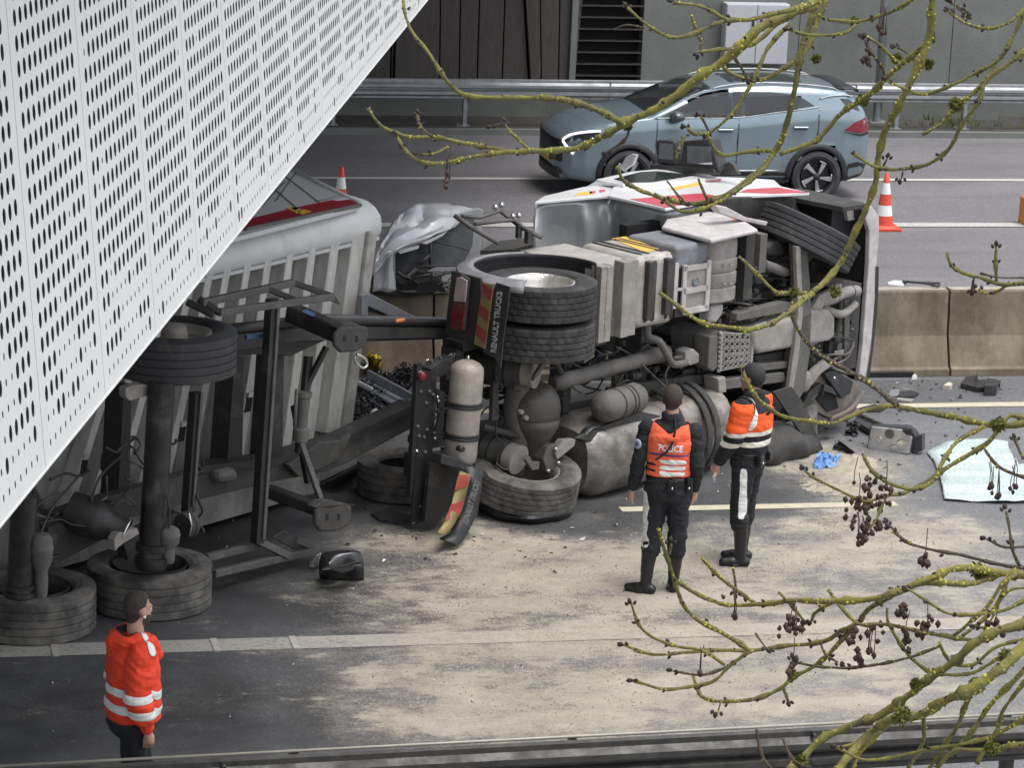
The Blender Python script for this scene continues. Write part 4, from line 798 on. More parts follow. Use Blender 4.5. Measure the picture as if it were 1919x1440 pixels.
dprism('sensor_cover', m_blk2, [(1545, 702), (1562, 694), (1600, 714), (1594, 738), (1578, 748)], -.02, .06, bev=.008)
mb = MB(); mb.ball(TF.D(1563, 709, -.05), .018, 8, 6); mb.build('lamp_glint', m_mirr, tk)
for pts in ([(1503, 768), (1545, 790), (1575, 800), (1560, 806), (1520, 792)], [(1380, 760), (1440, 738), (1478, 745), (1462, 772), (1400, 790)]): dprism('bent_bracket', m_gr2, pts, -.1, .1, bev=.01)
mb = MB(); mb.ball(TF.D(1508, 715, -.08), .07, 12, 8, None, (1, .7, 1.6)); mb.build('steering_knuckle', m_gr3, tk)
# ================================================================== OVERTURNED TIPPER TRAILER
TL = Frame((2.72, 24.2), 40)
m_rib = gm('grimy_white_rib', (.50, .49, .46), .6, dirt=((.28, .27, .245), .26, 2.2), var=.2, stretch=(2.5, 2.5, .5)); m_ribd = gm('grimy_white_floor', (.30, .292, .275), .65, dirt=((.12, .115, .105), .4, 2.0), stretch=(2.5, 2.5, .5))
m_tbeam = mat('white_side_rail', (.58, .58, .575), .6, var=.06, dirt=((.36, .355, .34), .25, 2)); m_side = mat('grey_white_side_sheet', (.52, .53, .53), .4, var=.05, dirt=((.42, .42, .42), .15, 3))
tr = thing('tipper_trailer', 'overturned white tipper semi trailer lying on its side, black chassis and axles facing out', 'trailer', (3.2, 25.0, 0))
def tlb(name, mt, a0, a1, d0, d1, z0, z1, parent=None, **k): mb = MB(); mb.fbox(TL, a0, a1, d0, d1, z0, z1); return mb.build(name, mt, parent or tr, **k)
def tlp(name, mt, pts, d, depth, parent=None, **k): mb = MB(); mb.prism([TL.D(u, v, d) for u, v in pts], TL.m*depth); return mb.build(name, mt, parent or tr, **k)
def tlt(name, mt, pts, r, parent=None, seg=8, smooth=0, **k): return ttube(name, mt, pts, r, parent or tr, seg, smooth, TL, **k)
DB = 1.0     # depth of the box floor
# floor sheet of the body, slightly leaning, and its cross ribs
flo = [(380, 470), (690, 405), (672, 520), (632, 822), (560, 842), (380, 905), (100, 985), (60, 900), (330, 520)]
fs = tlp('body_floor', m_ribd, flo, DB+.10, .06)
# white longitudinal side rail on the upper edge, rounded profile
A, B = TL.D(452, 490, DB), TL.D(706, 430, DB); A = A+(A-B)*.9; mbp = []
C, D_ = TL.D(460, 440, DB+.25), TL.D(690, 398, DB+.25)
prof = [(.0, -.06), (-.03, -.03), (-.035, .05), (-.02, .12), (.04, .19), (.13, .235), (.26, .25), (.40, .25)]
n_ = V(0, 0, 1); e_ = nrm((B-A)*V(1, 1, 0)); mdir = V(-e_[1], e_[0], 0)
def railring(P, tilt=0): return [P+mdir*o+V(0, 0, z) for o, z in prof]
mb = MB(); rows = [railring(lerp(A, B, t)) for t in np.linspace(0, 1, 8)]; mb.grid(rows); sr = mb.build('side_rail', m_tbeam, tr, ang=50, thick=.02)
mb = MB(); P = railring(B+e_*.002); mb.prism(P+[B+mdir*.40+V(0, 0, -.06)], e_*.03); mb.build('rail_end', m_tbeam, sr, bev=.012)
mb = MB(); mb.bar(lerp(A, B, .0)+V(0, 0, -.075)-mdir*.02, B+V(0, 0, -.075)-mdir*.02, .03, .03); mb.build('rail_lip', m_side, sr)
# upward body side with red stripe and round-edged sheet joints
zt = B[2]+.25
def sidep(name, mt, q, z0, par): mb = MB(); mb.prism([G(u, v, z0) for u, v in q], V(0, 0, -.03)); return mb.build(name, mt, par)
S0 = [G(u, v, zt) for u, v in ((676, 384), (420, 470), (470, 330), (556, 322))]
mb = MB(); mb.prism([G(676, 385, zt), G(420, 450, zt), G(440, 320, zt), G(552, 321, zt)], V(0, 0, -.04)); sd_ = mb.build('body_side', m_side, tr)
for (u0, v0, u1, v1) in ((490, 388, 535, 340), (540, 396, 590, 330) if 0 else (516, 378, 556, 322), (560, 402, 500, 360) if 0 else (598, 380, 534, 330), (556, 390, 515, 355)):
    mb = MB(); mb.bar(G(u0, v0, zt)+V(0, 0, .002), G(u1, v1, zt)+V(0, 0, .002), .012, .006); mb.build('sheet_joint', m_gr, sd_)
rs = [(676, 382), (664, 377), (640, 371), (566, 386), (470, 409), (440, 416), (440, 432), (466, 428), (548, 411), (620, 397)]
mb = MB(); mb.prism([G(u, v, zt+.004) for u, v in rs], V(0, 0, -.004)); st_ = mb.build('red_stripe', m_redd, sd_)
for pts, mt in (([(535, 389), (552, 386), (566, 394), (556, 399)], m_yel), ([(546, 389), (556, 387), (562, 391), (552, 394)], m_liv), ([(556, 396), (570, 392), (584, 396), (566, 401)], m_yel)): mb = MB(); mb.prism([G(u, v, zt+.007) for u, v in pts], V(0, 0, -.003)); mb.build('emblem', mt, st_)
mb = MB(); mb.bar(G(460, 430, zt+.01), G(676, 384, zt+.01), .03, .03); mb.build('stripe_edge', m_gr, sd_); mb = MB(); mb.tube([G(552, 321, zt), G(600, 345, zt), G(676, 382, zt)], .025, 8); mb.build('rear_bead', m_tbeam, sd_)
# pressed ribs of the floor: top px -> bottom px, each a trapezoid channel
ribs = [((668, 436), (618, 812), 44), ((624, 444), (572, 834), 30), ((582, 452), (530, 850), 26), ((540, 460), (488, 862), 24), ((500, 468), (440, 880), 24), ((462, 475), (395, 900), 24), ((424, 486), (345, 915), 24), ((392, 495), (300, 930), 24), ((360, 505), (250, 945), 24), ((325, 515), (205, 955), 24), ((290, 525), (160, 970), 24), ((255, 535), (115, 985), 24)]
for i, ((u0, v0), (u1, v1), w) in enumerate(ribs):
    p = TL.D(u0-w*.36, v0, DB); q = TL.D(u1-w*.38, v1, DB); p2 = TL.D(u0+w*.36, v0-w*.12, DB); q2 = TL.D(u1+w*.38, v1-w*.12, DB); k = .75 if i else .8
    hw = np.linalg.norm(p2-p); ex = nrm(p2-p)
    mb = MB()
    R_ = []
    for a_, b_ in ((p, p2), (q, q2)):
        R_.append([a_+TL.m*.1, a_+ex*hw*.12-TL.m*.04, b_-ex*hw*.12-TL.m*.04, b_+TL.m*.1])
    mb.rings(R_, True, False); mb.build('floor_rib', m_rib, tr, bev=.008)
# front corner post of the body
p, q = TL.D(690, 432, DB-.02), TL.D(640, 815, DB-.02)
mb = MB(); mb.bar(p, q, .12, .14, TL.m); mb.build('corner_post', gm('scuffed_corner', (.36, .35, .33), .5, dirt=((.2, .17, .14), .3, 5)), tr, bev=.02)
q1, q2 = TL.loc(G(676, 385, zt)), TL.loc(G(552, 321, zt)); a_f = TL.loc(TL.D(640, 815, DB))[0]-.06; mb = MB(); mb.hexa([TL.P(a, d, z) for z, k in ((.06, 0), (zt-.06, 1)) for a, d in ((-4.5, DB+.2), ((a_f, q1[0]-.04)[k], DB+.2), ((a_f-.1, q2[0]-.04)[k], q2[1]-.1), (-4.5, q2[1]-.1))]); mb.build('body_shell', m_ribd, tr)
for (u, v) in ((162, 862), (200, 852), (345, 800), (470, 745)):
    tlp('lashing_slot', m_dark, [(u-6, v), (u+4, v-3), (u, v+26), (u-11, v+29)], DB-.05, .02); tlp('lashing_clip', m_rib, [(u-3, v-8), (u+6, v-10), (u+5, v-1), (u-4, v+1)], DB-.07, .02)
# chassis: two long rails running to the drawbar end
def beam(name, mt, pts, d, depth, **k): return tlp(name, mt, pts, d, depth, **k)
beam('chassis_rail', m_blk, [(370, 618), (480, 606), (640, 622), (700, 597), (845, 600), (845, 636), (700, 640), (620, 634), (545, 668), (480, 665), (370, 668), (250, 690), (250, 640)], .42, .10, bev=.01)
tlt('rail_flange', gm('dark_pipe_flange', (.05, .05, .05), .4, dirt=(DUST, .2, 4)), [(430, 618, .4), (520, 606, .4), (612, 598, .4), (700, 601, .4), (838, 604, .4)], .045)
tlp('rail_web', m_gr2, [(430, 628), (600, 612), (838, 614), (838, 634), (700, 636), (560, 640), (430, 660)], .38, .03, bev=.006)
tlt('marker_lamp', m_ora, [(741, 602, .33), (757, 600, .33)], .018, seg=8)
lowb = [(100, 962), (380, 880), (520, 866), (640, 830), (782, 762), (782, 798), (650, 868), (610, 886), (520, 902), (380, 936), (100, 1010)]
beam('chassis_rail', m_gr2, lowb, .42, .12, bev=.01)
tlp('rail_flange', m_blk, [(380, 874), (520, 858), (640, 824), (782, 756), (782, 768), (640, 836), (520, 872), (380, 888)], .38, .2)
tlp('bent_bracket', m_gr2, [(540, 872), (600, 830), (640, 826), (660, 812), (640, 860), (600, 880), (560, 895)], .34, .06, bev=.01)
for (u0, u1, v0, v1) in ((395, 415, 880, 900),): pass
tlp('cross_pipe', m_gr, [(410, 884), (446, 878), (450, 902), (412, 908)], .3, .2, bev=.05)
for (a, b, c, e) in ((440, 670, 470, 880), (515, 640, 545, 870), (232, 720, 256, 960)): tlp('cross_member', m_blk, [(a, b), (a+(c-a)*.6, b), (c-(c-a)*.55, e), (a-(c-a)*.5, e)], .5, .2)
# king pin plate brace running to the tractor
tlp('drawbar_strut', m_galv, [(678, 554), (690, 548), (770, 590), (815, 606), (812, 616), (760, 606), (690, 574), (690, 598), (678, 596)], .75, .05, bev=.006); tlp('strut_web', m_galvd, [(690, 560), (758, 594), (765, 604), (690, 584)], .78, .02)
# --- landing gear: legs, feet, posts and the protective frame
def foot(c0, pts, d):
    o = tlp('landing_foot', m_gr2, pts, d, .045, bev=.02)
    xs = [u for u, v in pts]; vs = [v for u, v in pts]; cx, cy = sum(xs)/len(xs), sum(vs)/len(vs)
    for du in (-13, 9): tlp('foot_slot', m_dark, [(cx+du-2, cy-6), (cx+du+3, cy-7), (cx+du+3, cy+5), (cx+du-2, cy+6)], d-.004, .006, o)
    return o
f1 = foot(0, [(628, 628), (640, 614), (664, 612), (690, 612), (692, 630), (684, 652), (668, 660), (640, 662), (628, 650)], -.34)
f2 = foot(0, [(592, 955), (604, 946), (640, 942), (660, 950), (660, 970), (652, 988), (630, 997), (602, 998), (592, 985)], -.30)
mb = MB(); mb.bar(TL.D(652, 632, -.3), TL.D(545, 585, .35), .15, .15, (0, 0, 1)); mb.build('landing_leg', m_blk, tr, bev=.02)
mb = MB(); mb.bar(TL.D(625, 965, -.26), TL.D(500, 920, .35), .11, .11, (0, 0, 1)); mb.build('landing_leg', m_blk, tr, bev=.02)
for pts in ([(636, 616), (645, 607), (662, 604), (676, 610), (690, 614), (660, 620)], [(590, 952), (604, 940), (622, 938), (640, 944), (655, 946), (620, 956)]): tlp('foot_hinge', m_gr2, pts, -.3, .1, bev=.01)
mb = MB(); mb.tube(spline([TL.D(u, v, -.25) for u, v in ((668, 664), (684, 672), (688, 684), (680, 690), (668, 680), (664, 668))], 4), .012, 8); mb.build('foot_ring', m_chrome, tr)
def obar(name, p, q, w, h, mt=m_blk, par=None): mb = MB(); mb.bar(TL.D(*p), TL.D(*q), w, h, TL.m); return mb.build(name, mt, par or tr, bev=.006)
m_edge = gm('scuffed_black_steel', (.085, .083, .08), .5, dirt=((.2, .19, .175), .2, 6))
obar('guard_post', (511, 560, -.05), (482, 1018, -.05), .10, .08); obar('guard_post_face', (523, 560, -.10), (494, 1012, -.10), .035, .02, m_edge)
obar('guard_post', (368, 735, .0), (352, 960, .0), .09, .08); obar('guard_post_face', (378, 735, -.05), (362, 950, -.05), .03, .02, m_edge)
for (p, q) in (((378, 568, .0), (550, 530, .0)), ((410, 586, -.1), (624, 556, -.1))): obar('guard_rail', p, q, .06, .05, m_edge)
for (p, q) in (((550, 530, .0), (622, 555, -.1)), ((500, 540, .0), (560, 566, -.05)), ((372, 560, .05), (412, 586, -.1)), ((350, 566, .1), (400, 590, -.1))): obar('guard_link', p, q, .05, .05)
tlp('guard_tip', m_blk, [(618, 553), (627, 552), (638, 571), (626, 566), (612, 564)], -.12, .03)
for (p, q) in (((400, 1076, -.05), (596, 1030, -.05)), ((386, 1046, .05), (482, 1022, .05)), ((482, 1014, .0), (540, 1042, -.08)), ((524, 1000, .05), (598, 1030, -.05))): obar('side_guard', p, q, .06, .06, m_edge)
tlp('guard_plate', m_blk, [(510, 1008), (532, 994), (600, 1026), (578, 1044)], -.02, .03, bev=.004)
obar('brace', (612, 650, .0), (566, 740, .1), .05, .04); obar('brace', (578, 668, .1), (560, 850, .05), .07, .05); obar('brace', (560, 820, .05), (600, 935, -.1), .05, .04, m_edge); obar('brace', (552, 760, .1), (578, 905, .05), .06, .05)
mb = MB(); mb.lathe(TL.D(570, 735, -.02), TL.D(562, 835, -.02)-TL.D(570, 735, -.02), [(.05, 0), (.07, .0), (.07, .04), (.055, .05), (.055, .14), (.05, .16), (.05, .30), (.07, .32), (.065, .42), (.0, .44)], 16, True); mb.build('gear_box', m_gr, tr, ang=40)
tlt('winding_shaft', m_gr, [(556, 730, -.04), (552, 800, -.04)], .016)
obar('crank_handle', (460, 632, .05), (500, 628, .05), .04, .04, mat('blue_handle', (.05, .09, .17), .5)); tlp('blue_label', mat('blue_label', (.07, .13, .30), .5), [(566, 584), (588, 594), (592, 588), (572, 579)], .0, .01)
# --- axles, wheels, air bellows
m_axle = mat('oily_black_steel', (.045, .043, .042), .32, .5, var=.4, vs=8, dirt=((.13, .122, .112), .22, 4))
def axle(u0, v0, u1, v1, d, r):
    p, q = TL.D(u0, v0, d), TL.D(u1, v1, d); t = nrm(q-p); ln = np.linalg.norm(q-p); mb = MB(); mb.tube([p, lerp(p, q, .86), lerp(p, q, .865), lerp(p, q, .90), lerp(p, q, .905), lerp(p, q, .93), lerp(p, q, .935), lerp(p, q, .98), q], [r, r, r*1.22, r*1.22, r*1.05, r*1.05, r*1.25, r*1.25, r*1.1], 20); return mb.build('axle', m_axle, tr, ang=40), p, q
axle(303, 715, 282, 1066, -.18, .105); axle(45, 930, 36, 1120, -.18, .1)
wu = TL.P(.16, .06, 2.27)-V(0, 0, .16)
ty = tyre(tr, wu, (0, 0, 1), .5, .36, .29, 5, 0, m_tyreb); rim(ty, wu, (0, 0, 1), .29, .36, .10, m_rim)
mb = MB(); mb.lathe(wu+V(0, 0, .03), (0, 0, 1), [(.15, 0), (.15, .05), (.11, .07), (.10, .16), (.07, .18), (0, .18)], 24); mb.build('hub', m_rimd, ty, ang=35)
def lowwheel(u, v, nm):
    c = G(u, v, .36); c = c-V(0, 0, .18); ty = tyre(tr, c, (0, 0, 1), .50, .36, .30, 5, 0, m_tyred)
    mb = MB(); mb.lathe(c, (0, 0, 1), [(.298, .17), (.285, .10), (.27, -.05), (.2, -.10), (.0, -.10)], 40); r_ = mb.build('rim', m_gr2, ty, ang=40)
    mb = MB(); mb.lathe(c, (0, 0, 1), [(.21, -.1), (.21, -.02), (.15, .0), (.0, .0)], 28); mb.build('brake_drum', m_gr2, ty, ang=40); return c
c1 = lowwheel(281, 1052, 0); c2 = lowwheel(60, 1094, 1)
def chamber(u, v, d, s=1.0):
    p = TL.D(u, v, d); mb = MB(); mb.lathe(p, (0, 0, 1), [(.04, -.32*s), (.05, -.30*s), (.055, -.2*s), (.05, -.14*s), (.085, -.08*s), (.09, -.01), (.094, 0), (.094, .012), (.09, .02), (.085, .07*s), (.06, .10*s), (.0, .11*s)], 20, True); return mb.build('brake_chamber', m_gr, tr, ang=40)
chamber(316, 1005, -.28, .7); chamber(77, 1030, -.28, 1.2)
for pts, d in (([(214, 1012), (222, 1000), (258, 990), (262, 1002), (228, 1022), (216, 1034)], -.2), ([(236, 728), (250, 722), (280, 720), (280, 742), (244, 752), (236, 744)], -.1)): tlp('trailing_arm', m_gr3, pts, d, .08, bev=.01)
p, q = TL.D(238, 1000, -.15), TL.D(130, 955, .25); t_ = nrm(q-p)
mb = MB(); mb.lathe(p, t_, [(.0, -.0), (.09, 0), (.10, .01), (.11, .02), (.11, .14), (.15, .20), (.155, .30), (.16, .36), (.15, .5), (.0, .52)], 24); mb.build('air_spring', m_blk, tr, ang=40); mb = MB(); mb.lathe(p, t_, [(.112, .0), (.118, .004), (.118, .012), (.112, .016)], 24); mb.build('spring_ring', m_chrome, tr)
mb = MB(); mb.lathe(TL.D(348, 985, -.2), TL.a, [(.0, -.04), (.10, -.04), (.11, -.02), (.11, .0), (.10, .01), (.11, .02), (.11, .05), (.09, .07), (0, .07)], 24); mb.build('roller', m_gr2, tr, ang=40); tlt('roller_edge', m_chrome, [(354, 962, -.31), (359, 985, -.31), (355, 1006, -.31)], .008)
hoses(16, (170, 820, 380, 1000), -.05, .3, tr, TL, (m_blk2, m_rubh), (.006, .013)); hoses(10, (40, 880, 200, 1050), -.1, .3, tr, TL, (m_blk2, m_rubh), (.006, .013))
tlt('brake_line', m_gr2, [(312, 930, -.3), (318, 960, -.32), (316, 995, -.3)], .008, smooth=4); tlt('brake_line', m_blk2, [(70, 1030, -.3), (80, 990, -.25), (100, 950, -.1), (150, 890, .1)], .01, smooth=4)
tlp('chassis_plate', m_blk, [(230, 1010), (330, 960), (330, 1010), (240, 1050)], .25, .1); tlp('chassis_plate', m_blk, [(90, 990), (210, 940), (215, 1000), (100, 1060)], .2, .1)
# --- things lying round the trailer
# ================================================================== LOOSE WRECKAGE
def loose(name, label, cat, loc, group=None): return thing(name, label, cat, loc, group)
def gp(u, v, z=0.004): return G(u, v, z)
def flat(name, mt, px, z, h, parent=None, **k):
    mb = MB(); mb.prism([G(u, v, z+h) for u, v in px], V(0, 0, -h)); return mb.build(name, mt, parent, **k)
def crumple(name, mt, P, amp, sc, parent=None, n=14, thick=.004, ang=40, seed=0):
    """sheet spanned by four corner points, crumpled by folded noise"""
    A, B, C, D = P; nn = nrm(np.cross(B-A, D-A)); rows = []
    for i in range(n+1):
        row = []
        for j in range(n+1):
            s, t = j/n, i/n; p = lerp(lerp(A, B, s), lerp(D, C, s), t); q = (s*sc+seed, t*sc, seed*1.7)
            h = abs(noise.noise(q))*2-.5+.5*abs(noise.noise((q[0]*2.3, q[1]*2.3, 5.)))
            row.append(p+nn*h*amp+V(noise.noise((q[0], q[1], 9.)), noise.noise((q[0], q[1], 19.)), 0)*amp*.6)
        rows.append(row)
    mb = MB(); mb.grid(rows); return mb.build(name, mt, parent, ang=ang, thick=thick)
# loose truck tyre behind the frame end
tl_ = thing('loose_tyre', 'worn dusty truck tyre lying flat on the road beside the truck frame end', 'tyre', G(762, 925, 0))
c = G(756, 866, .30); c = V(c[0], c[1], .17); tyre(tl_, c, (0, 0, 1), .42, .33, .23, 4, 0, m_tyred)
# crumpled silver air deflector standing between trailer and truck
cs = thing('crumpled_air_deflector', 'crumpled silver painted air deflector torn off, standing against the median barrier', 'bodywork', G(800, 540, .9))
F2 = Frame(tuple(G(800, 555, .9)[:2]), 8)
m_silvc = mat('crumpled_silver_sheet', (.44, .45, .46), .36, .25, var=.15, vs=6, dirt=((.3, .3, .29), .15, 3))
def c2(u, v, d): return F2.D(u, v, d)
top = [[(706, 470, .0), (720, 440, .25), (745, 405, .5), (772, 387, .7), (810, 378, .85), (850, 382, .85), (895, 390, .8)],
       [(704, 480, -.1), (716, 462, .0), (738, 432, .2), (765, 410, .45), (800, 405, .5), (846, 400, .6), (893, 394, .7)],
       [(702, 500, -.15), (722, 472, -.08), (752, 452, .05), (785, 436, .25), (822, 420, .35), (860, 408, .5), (892, 398, .6)],
       [(700, 520, -.15), (722, 490, -.12), (746, 473, -.08), (780, 456, .05), (822, 440, .2), (858, 418, .4), (890, 402, .55)]]
rows = [spline([c2(*q) for q in r], 5) for r in top]; fine = [spline([r[j] for r in rows], 4) for j in range(len(rows[0]))]
for i, r in enumerate(fine):
    for j in range(len(r)): r[j] = r[j]+V(0, -.6, .8)*(.12*abs(noise.noise((i*.16, j*.22, 1.)))+.018*abs(noise.noise((i*.4, j*.5, 4.)))-.03)
mb = MB(); mb.grid(fine); mb.build('skin', m_silvc, cs, ang=24, thick=.006)
side = [[(702, 500, -.15), (722, 475, -.12), (735, 472, -.1), (738, 500, -.1)], [(700, 530, -.15), (716, 505, -.05), (730, 500, -.12), (740, 520, -.05)], [(698, 548, -.1), (712, 545, -.1), (728, 548, -.15), (742, 545, -.06)]]
rows = [spline([c2(*q) for q in r], 4) for r in side]; mb = MB(); mb.grid([spline([r[j] for r in rows], 4) for j in range(len(rows[0]))]); mb.build('side_skin', m_silv, cs, ang=38, thick=.006)
for pts, d, mt in (([(742, 476), (800, 452), (862, 414), (890, 404), (886, 460), (866, 500), (820, 500), (768, 520), (742, 545)], .45, gm('inner_grey', (.13, .135, .14), .5)), ([(742, 476), (806, 450), (806, 505), (742, 548)], .2, gm('inner_dark', (.05, .052, .055), .5)), ([(862, 400), (896, 390), (906, 395), (900, 470), (880, 480)], .5, m_silv)):
    mb = MB(); mb.prism([c2(u, v, d) for u, v in pts], F2.m*.03); mb.build('inner_panel', mt, cs, bev=.006)
for (a, b, r) in (((775, 506, .1), (806, 478, .1), .022), ((780, 501, .0), (866, 498, .1), .012), ((770, 522, .0), (850, 510, .05), .018), ((752, 535, .0), (782, 500, .1), .03), ((806, 450, .2), (806, 505, .2), .012), ((806, 452, .22), (880, 470, .3), .008)): mb = MB(); mb.tube([c2(*a), lerp(c2(*a), c2(*b), .5)+V(0, 0, .01), c2(*b)], r, 8); mb.build('stay', m_blk2, cs)
for pts in ([(744, 470), (786, 460), (784, 466), (750, 476)], [(790, 456), (838, 434), (830, 442), (800, 458)], [(845, 426), (874, 400), (870, 408), (852, 426)]): mb = MB(); mb.prism([c2(u, v, -.02) for u, v in pts], F2.m*.01); mb.build('torn_edge', m_liv, cs)
hoses(18, (745, 510, 850, 552), .0, .2, cs, F2, (m_blk2, m_rubh), (.008, .02), 'cable')
mb = MB(); mb.prism([c2(u, v, .05) for u, v in ((700, 536), (740, 528), (830, 524), (838, 550), (740, 556), (700, 552))], F2.m*.4); mb.build('bracket_base', m_blk2, cs, bev=.02)
# dark load spilled from the body, foil, metal lengths
def heap(name, label, cat, u0, v0, u1, v1, n, mt, s=(.015, .03), h=.22):
    mb = MB(); A, B = G(u0, v1, 0), G(u1, v0, 0)
    for i in range(n):
        a, b = rnd.random(), rnd.random(); p = G(lerp(u0, u1, a), lerp(v0, v1, b), 0); hh = h*(1-abs(a-.5)*2)*(1-abs(b-.5)*1.6); r = rnd.uniform(*s); z = max(0, hh*rnd.random())+r*.5
        e = [V(rnd.uniform(-1, 1), rnd.uniform(-1, 1), rnd.uniform(-1, 1)) for _ in range(4)]
        vs = [p+V(0, 0, z)+nrm(q)*r*rnd.uniform(.7, 1.2) for q in e]; mb.add(vs, [(0, 1, 2), (0, 2, 3), (0, 3, 1), (1, 3, 2)])
    o = mb.build(name, mt, kind='stuff'); return tag(o, label, cat)
m_coal = mat('dark_pellets', (.022, .024, .028), .45, var=.5, vs=20)
heap('gravel', 'heap of dark pellets spilled beside the trailer front corner', 'gravel', 636, 690, 770, 800, 5200, m_coal, (.016, .032), .25)
heap('gravel', 'scatter of black scrap and pellets beneath the truck valve block', 'gravel', 715, 690, 800, 740, 1500, m_coal, (.018, .05), .22)
for k, (pts, lab, mt, th) in enumerate((([(664, 700), (690, 702), (782, 752), (778, 766), (757, 768), (656, 712)], 'long grey painted metal channel lying across the spilled pellets', mat('grey_channel_paint', (.20, .215, .245), .4, .2, var=.2), .10), ([(660, 720), (740, 762), (734, 774), (655, 730)], 'narrow grey metal strip with slots lying beside the long grey channel', mat('grey_strip_paint', (.24, .255, .28), .4, .3, var=.2), .06))):
    r_ = loose('metal_channel', lab, 'metal strip', G(*pts[0])); flat('web', mt, pts, .12-.05*k, th*.3, r_, bev=.006)
    a, b = G(*pts[1], .24-.05*k), G(*pts[2], .24-.05*k); mb = MB(); mb.bar(a, b, .03, .10); mb.build('flange', mt, r_, bev=.006)
    for t in (.15, .4, .65, .85): p = lerp(lerp(G(*pts[0], .125-.05*k), G(*pts[1], .125-.05*k), .5), lerp(G(*pts[-2], .125-.05*k), G(*pts[2], .125-.05*k), .5), t); mb = MB(); mb.box(p, (.10, .03, .006)); mb.build('slot', m_dark, r_)
mb = MB(); mb.bar(G(664, 712, .2), G(698, 729, .2), .02, .02); tag(mb.build('white_rod', m_liv), 'short white rod lying in the grey metal channel', 'rod')
tag(crumple('silver_sheet', m_silv, [G(668, 800, .25), G(700, 768, .3), G(762, 770, .3), G(690, 800, .22)], .05, 2.5, ang=25), 'bent silver sheet of bodywork lying on the pellets beside the trailer drawbar', 'sheet metal')
tag(crumple('foil_blanket', mat('gold_foil', (.80, .58, .05), .25, .6, var=.3, vs=14), [G(676, 688, .12), G(692, 660, .45), G(712, 668, .4), G(714, 700, .1)], .10, 4, n=12, ang=15), 'crumpled yellow gold foil rescue blanket beside the trailer corner', 'blanket')
tag(crumple('white_paper', m_liv, [G(664, 684, .2), G(668, 668, .35), G(690, 672, .35), G(690, 688, .2)], .03, 2), 'crumpled white sheet tucked beside the yellow foil blanket', 'sheet')
r_ = loose('plastic_box', 'small dark plastic box among scrap near the truck valve block', 'box', G(765, 740)); flat('box_body', mat('blue_black_plastic', (.05, .055, .065), .4), [(762, 735), (772, 722), (786, 728), (784, 745), (764, 750)], 0.05, .2, r_, bev=.01)
mb = MB(); mb.prism([TF.S(u, v, -1.35) for u, v in ((780, 696), (787, 696), (786, 713), (779, 713))], TF.a*.02); tag(mb.build('white_plate', m_liv), 'small white plate beside the red lamp on the truck frame end', 'plate')
# dark mudflap plate and belly tank behind the drawbar
R_ = []
for i in range(14):
    t = i/13; R_.append([G(lerp(600, 712, t), lerp(905, 850, t)-26*math.sin(t*3.14)*0, .03+.22*math.sin(t*3.1)*s) for s in (0, .5, 1)])
mb = MB(); mb.grid(R_); mw = mb.build('bent_mudwing', m_blk2, None, ang=50, thick=.02); tag(mw, 'bent black plastic mudwing lying under the trailer drawbar', 'mudguard')
mb = MB(); mb.prism([G(u, v, .03) for u, v in ((695, 962), (730, 952), (770, 968), (760, 980), (712, 974))], V(0, 0, -.02)); tag(mb.build('rubber_flap', m_blk2), 'torn black rubber flap lying flat beside the truck frame end', 'rubber')
# scoop shaped black cover with silver line and white shard
r_ = loose('plastic_cover', 'black moulded plastic cover lying on the asphalt in front of the trailer guard', 'plastic cover', G(640, 1080))
rows = [[(600, 1084, .01), (598, 1066, .12), (602, 1042, .22), (612, 1036, .24)], [(618, 1087, .01), (616, 1068, .15), (620, 1040, .24), (628, 1034, .25)], [(645, 1088, .01), (648, 1066, .12), (650, 1040, .24), (652, 1033, .25)], [(668, 1088, .01), (668, 1066, .13), (668, 1038, .24), (670, 1034, .24)], [(682, 1087, .01), (681, 1066, .12), (679, 1046, .2), (676, 1040, .22)]]
P = [spline([G(*q) for q in r], 4) for r in rows]; mb = MB(); mb.grid([spline([r[j] for r in P], 4) for j in range(len(P[0]))]); mb.build('shell', mat('black_gloss_plastic', (.018, .018, .02), .25, var=.2), r_, ang=40, thick=.012)
flat('bright_line', m_mirr, [(602, 1062), (676, 1054), (676, 1058), (604, 1068)], .2, .004, r_)
flat('recess', m_dark, [(622, 1068), (664, 1052), (668, 1058), (660, 1068), (640, 1074)], .19, .006, r_)
tag(crumple('plastic_shard', m_liv, [G(580, 1062, .01), G(592, 1040, .16), G(602, 1038, .18), G(598, 1064, .01)], .03, 2), 'small white plastic shard leaning beside the black moulded cover', 'shard')
# detached headlamp
r_ = loose('headlamp', 'detached truck headlamp with clear lens lying on the road', 'headlamp', G(1670, 850))
HF = Frame(tuple(G(1625, 842)[:2]), math.degrees(math.atan2(*(G(1716, 856)-G(1625, 842))[[1, 0]])))
def hd(n, m_, pts, d, dp, par, **k): mb = MB(); mb.prism([HF.D(u, v, d) for u, v in pts], HF.m*dp); return mb.build(n, m_, par, **k)
hb = hd('housing', m_blk2, [(1624, 842), (1630, 800), (1700, 802), (1712, 812), (1716, 820), (1706, 854), (1640, 846)], .04, .14, r_, bev=.012)
hd('lens', mat('clear_lens', (.42, .41, .40), .12, .3, var=.3, vs=9, coat=.5), [(1625, 840), (1632, 800), (1690, 806), (1709, 820), (1703, 852), (1640, 846)], .01, .04, r_, bev=.012, seg=3)
for (u, v, s, mt) in ((1667, 813, .05, m_gr), (1690, 834, .06, m_mirr), (1648, 824, .03, m_mirr), (1674, 841, .04, m_mirr)): mb = MB(); mb.lathe(HF.D(u, v, .008), -HF.m, [(s, 0), (s*.8, .004), (s*.5, .002), (0, .006)], 16); mb.build('reflector', mt, r_, ang=40)
hd('mount', m_blk2, [(1712, 820), (1728, 816), (1728, 846), (1712, 850)], .05, .1, r_, bev=.004)
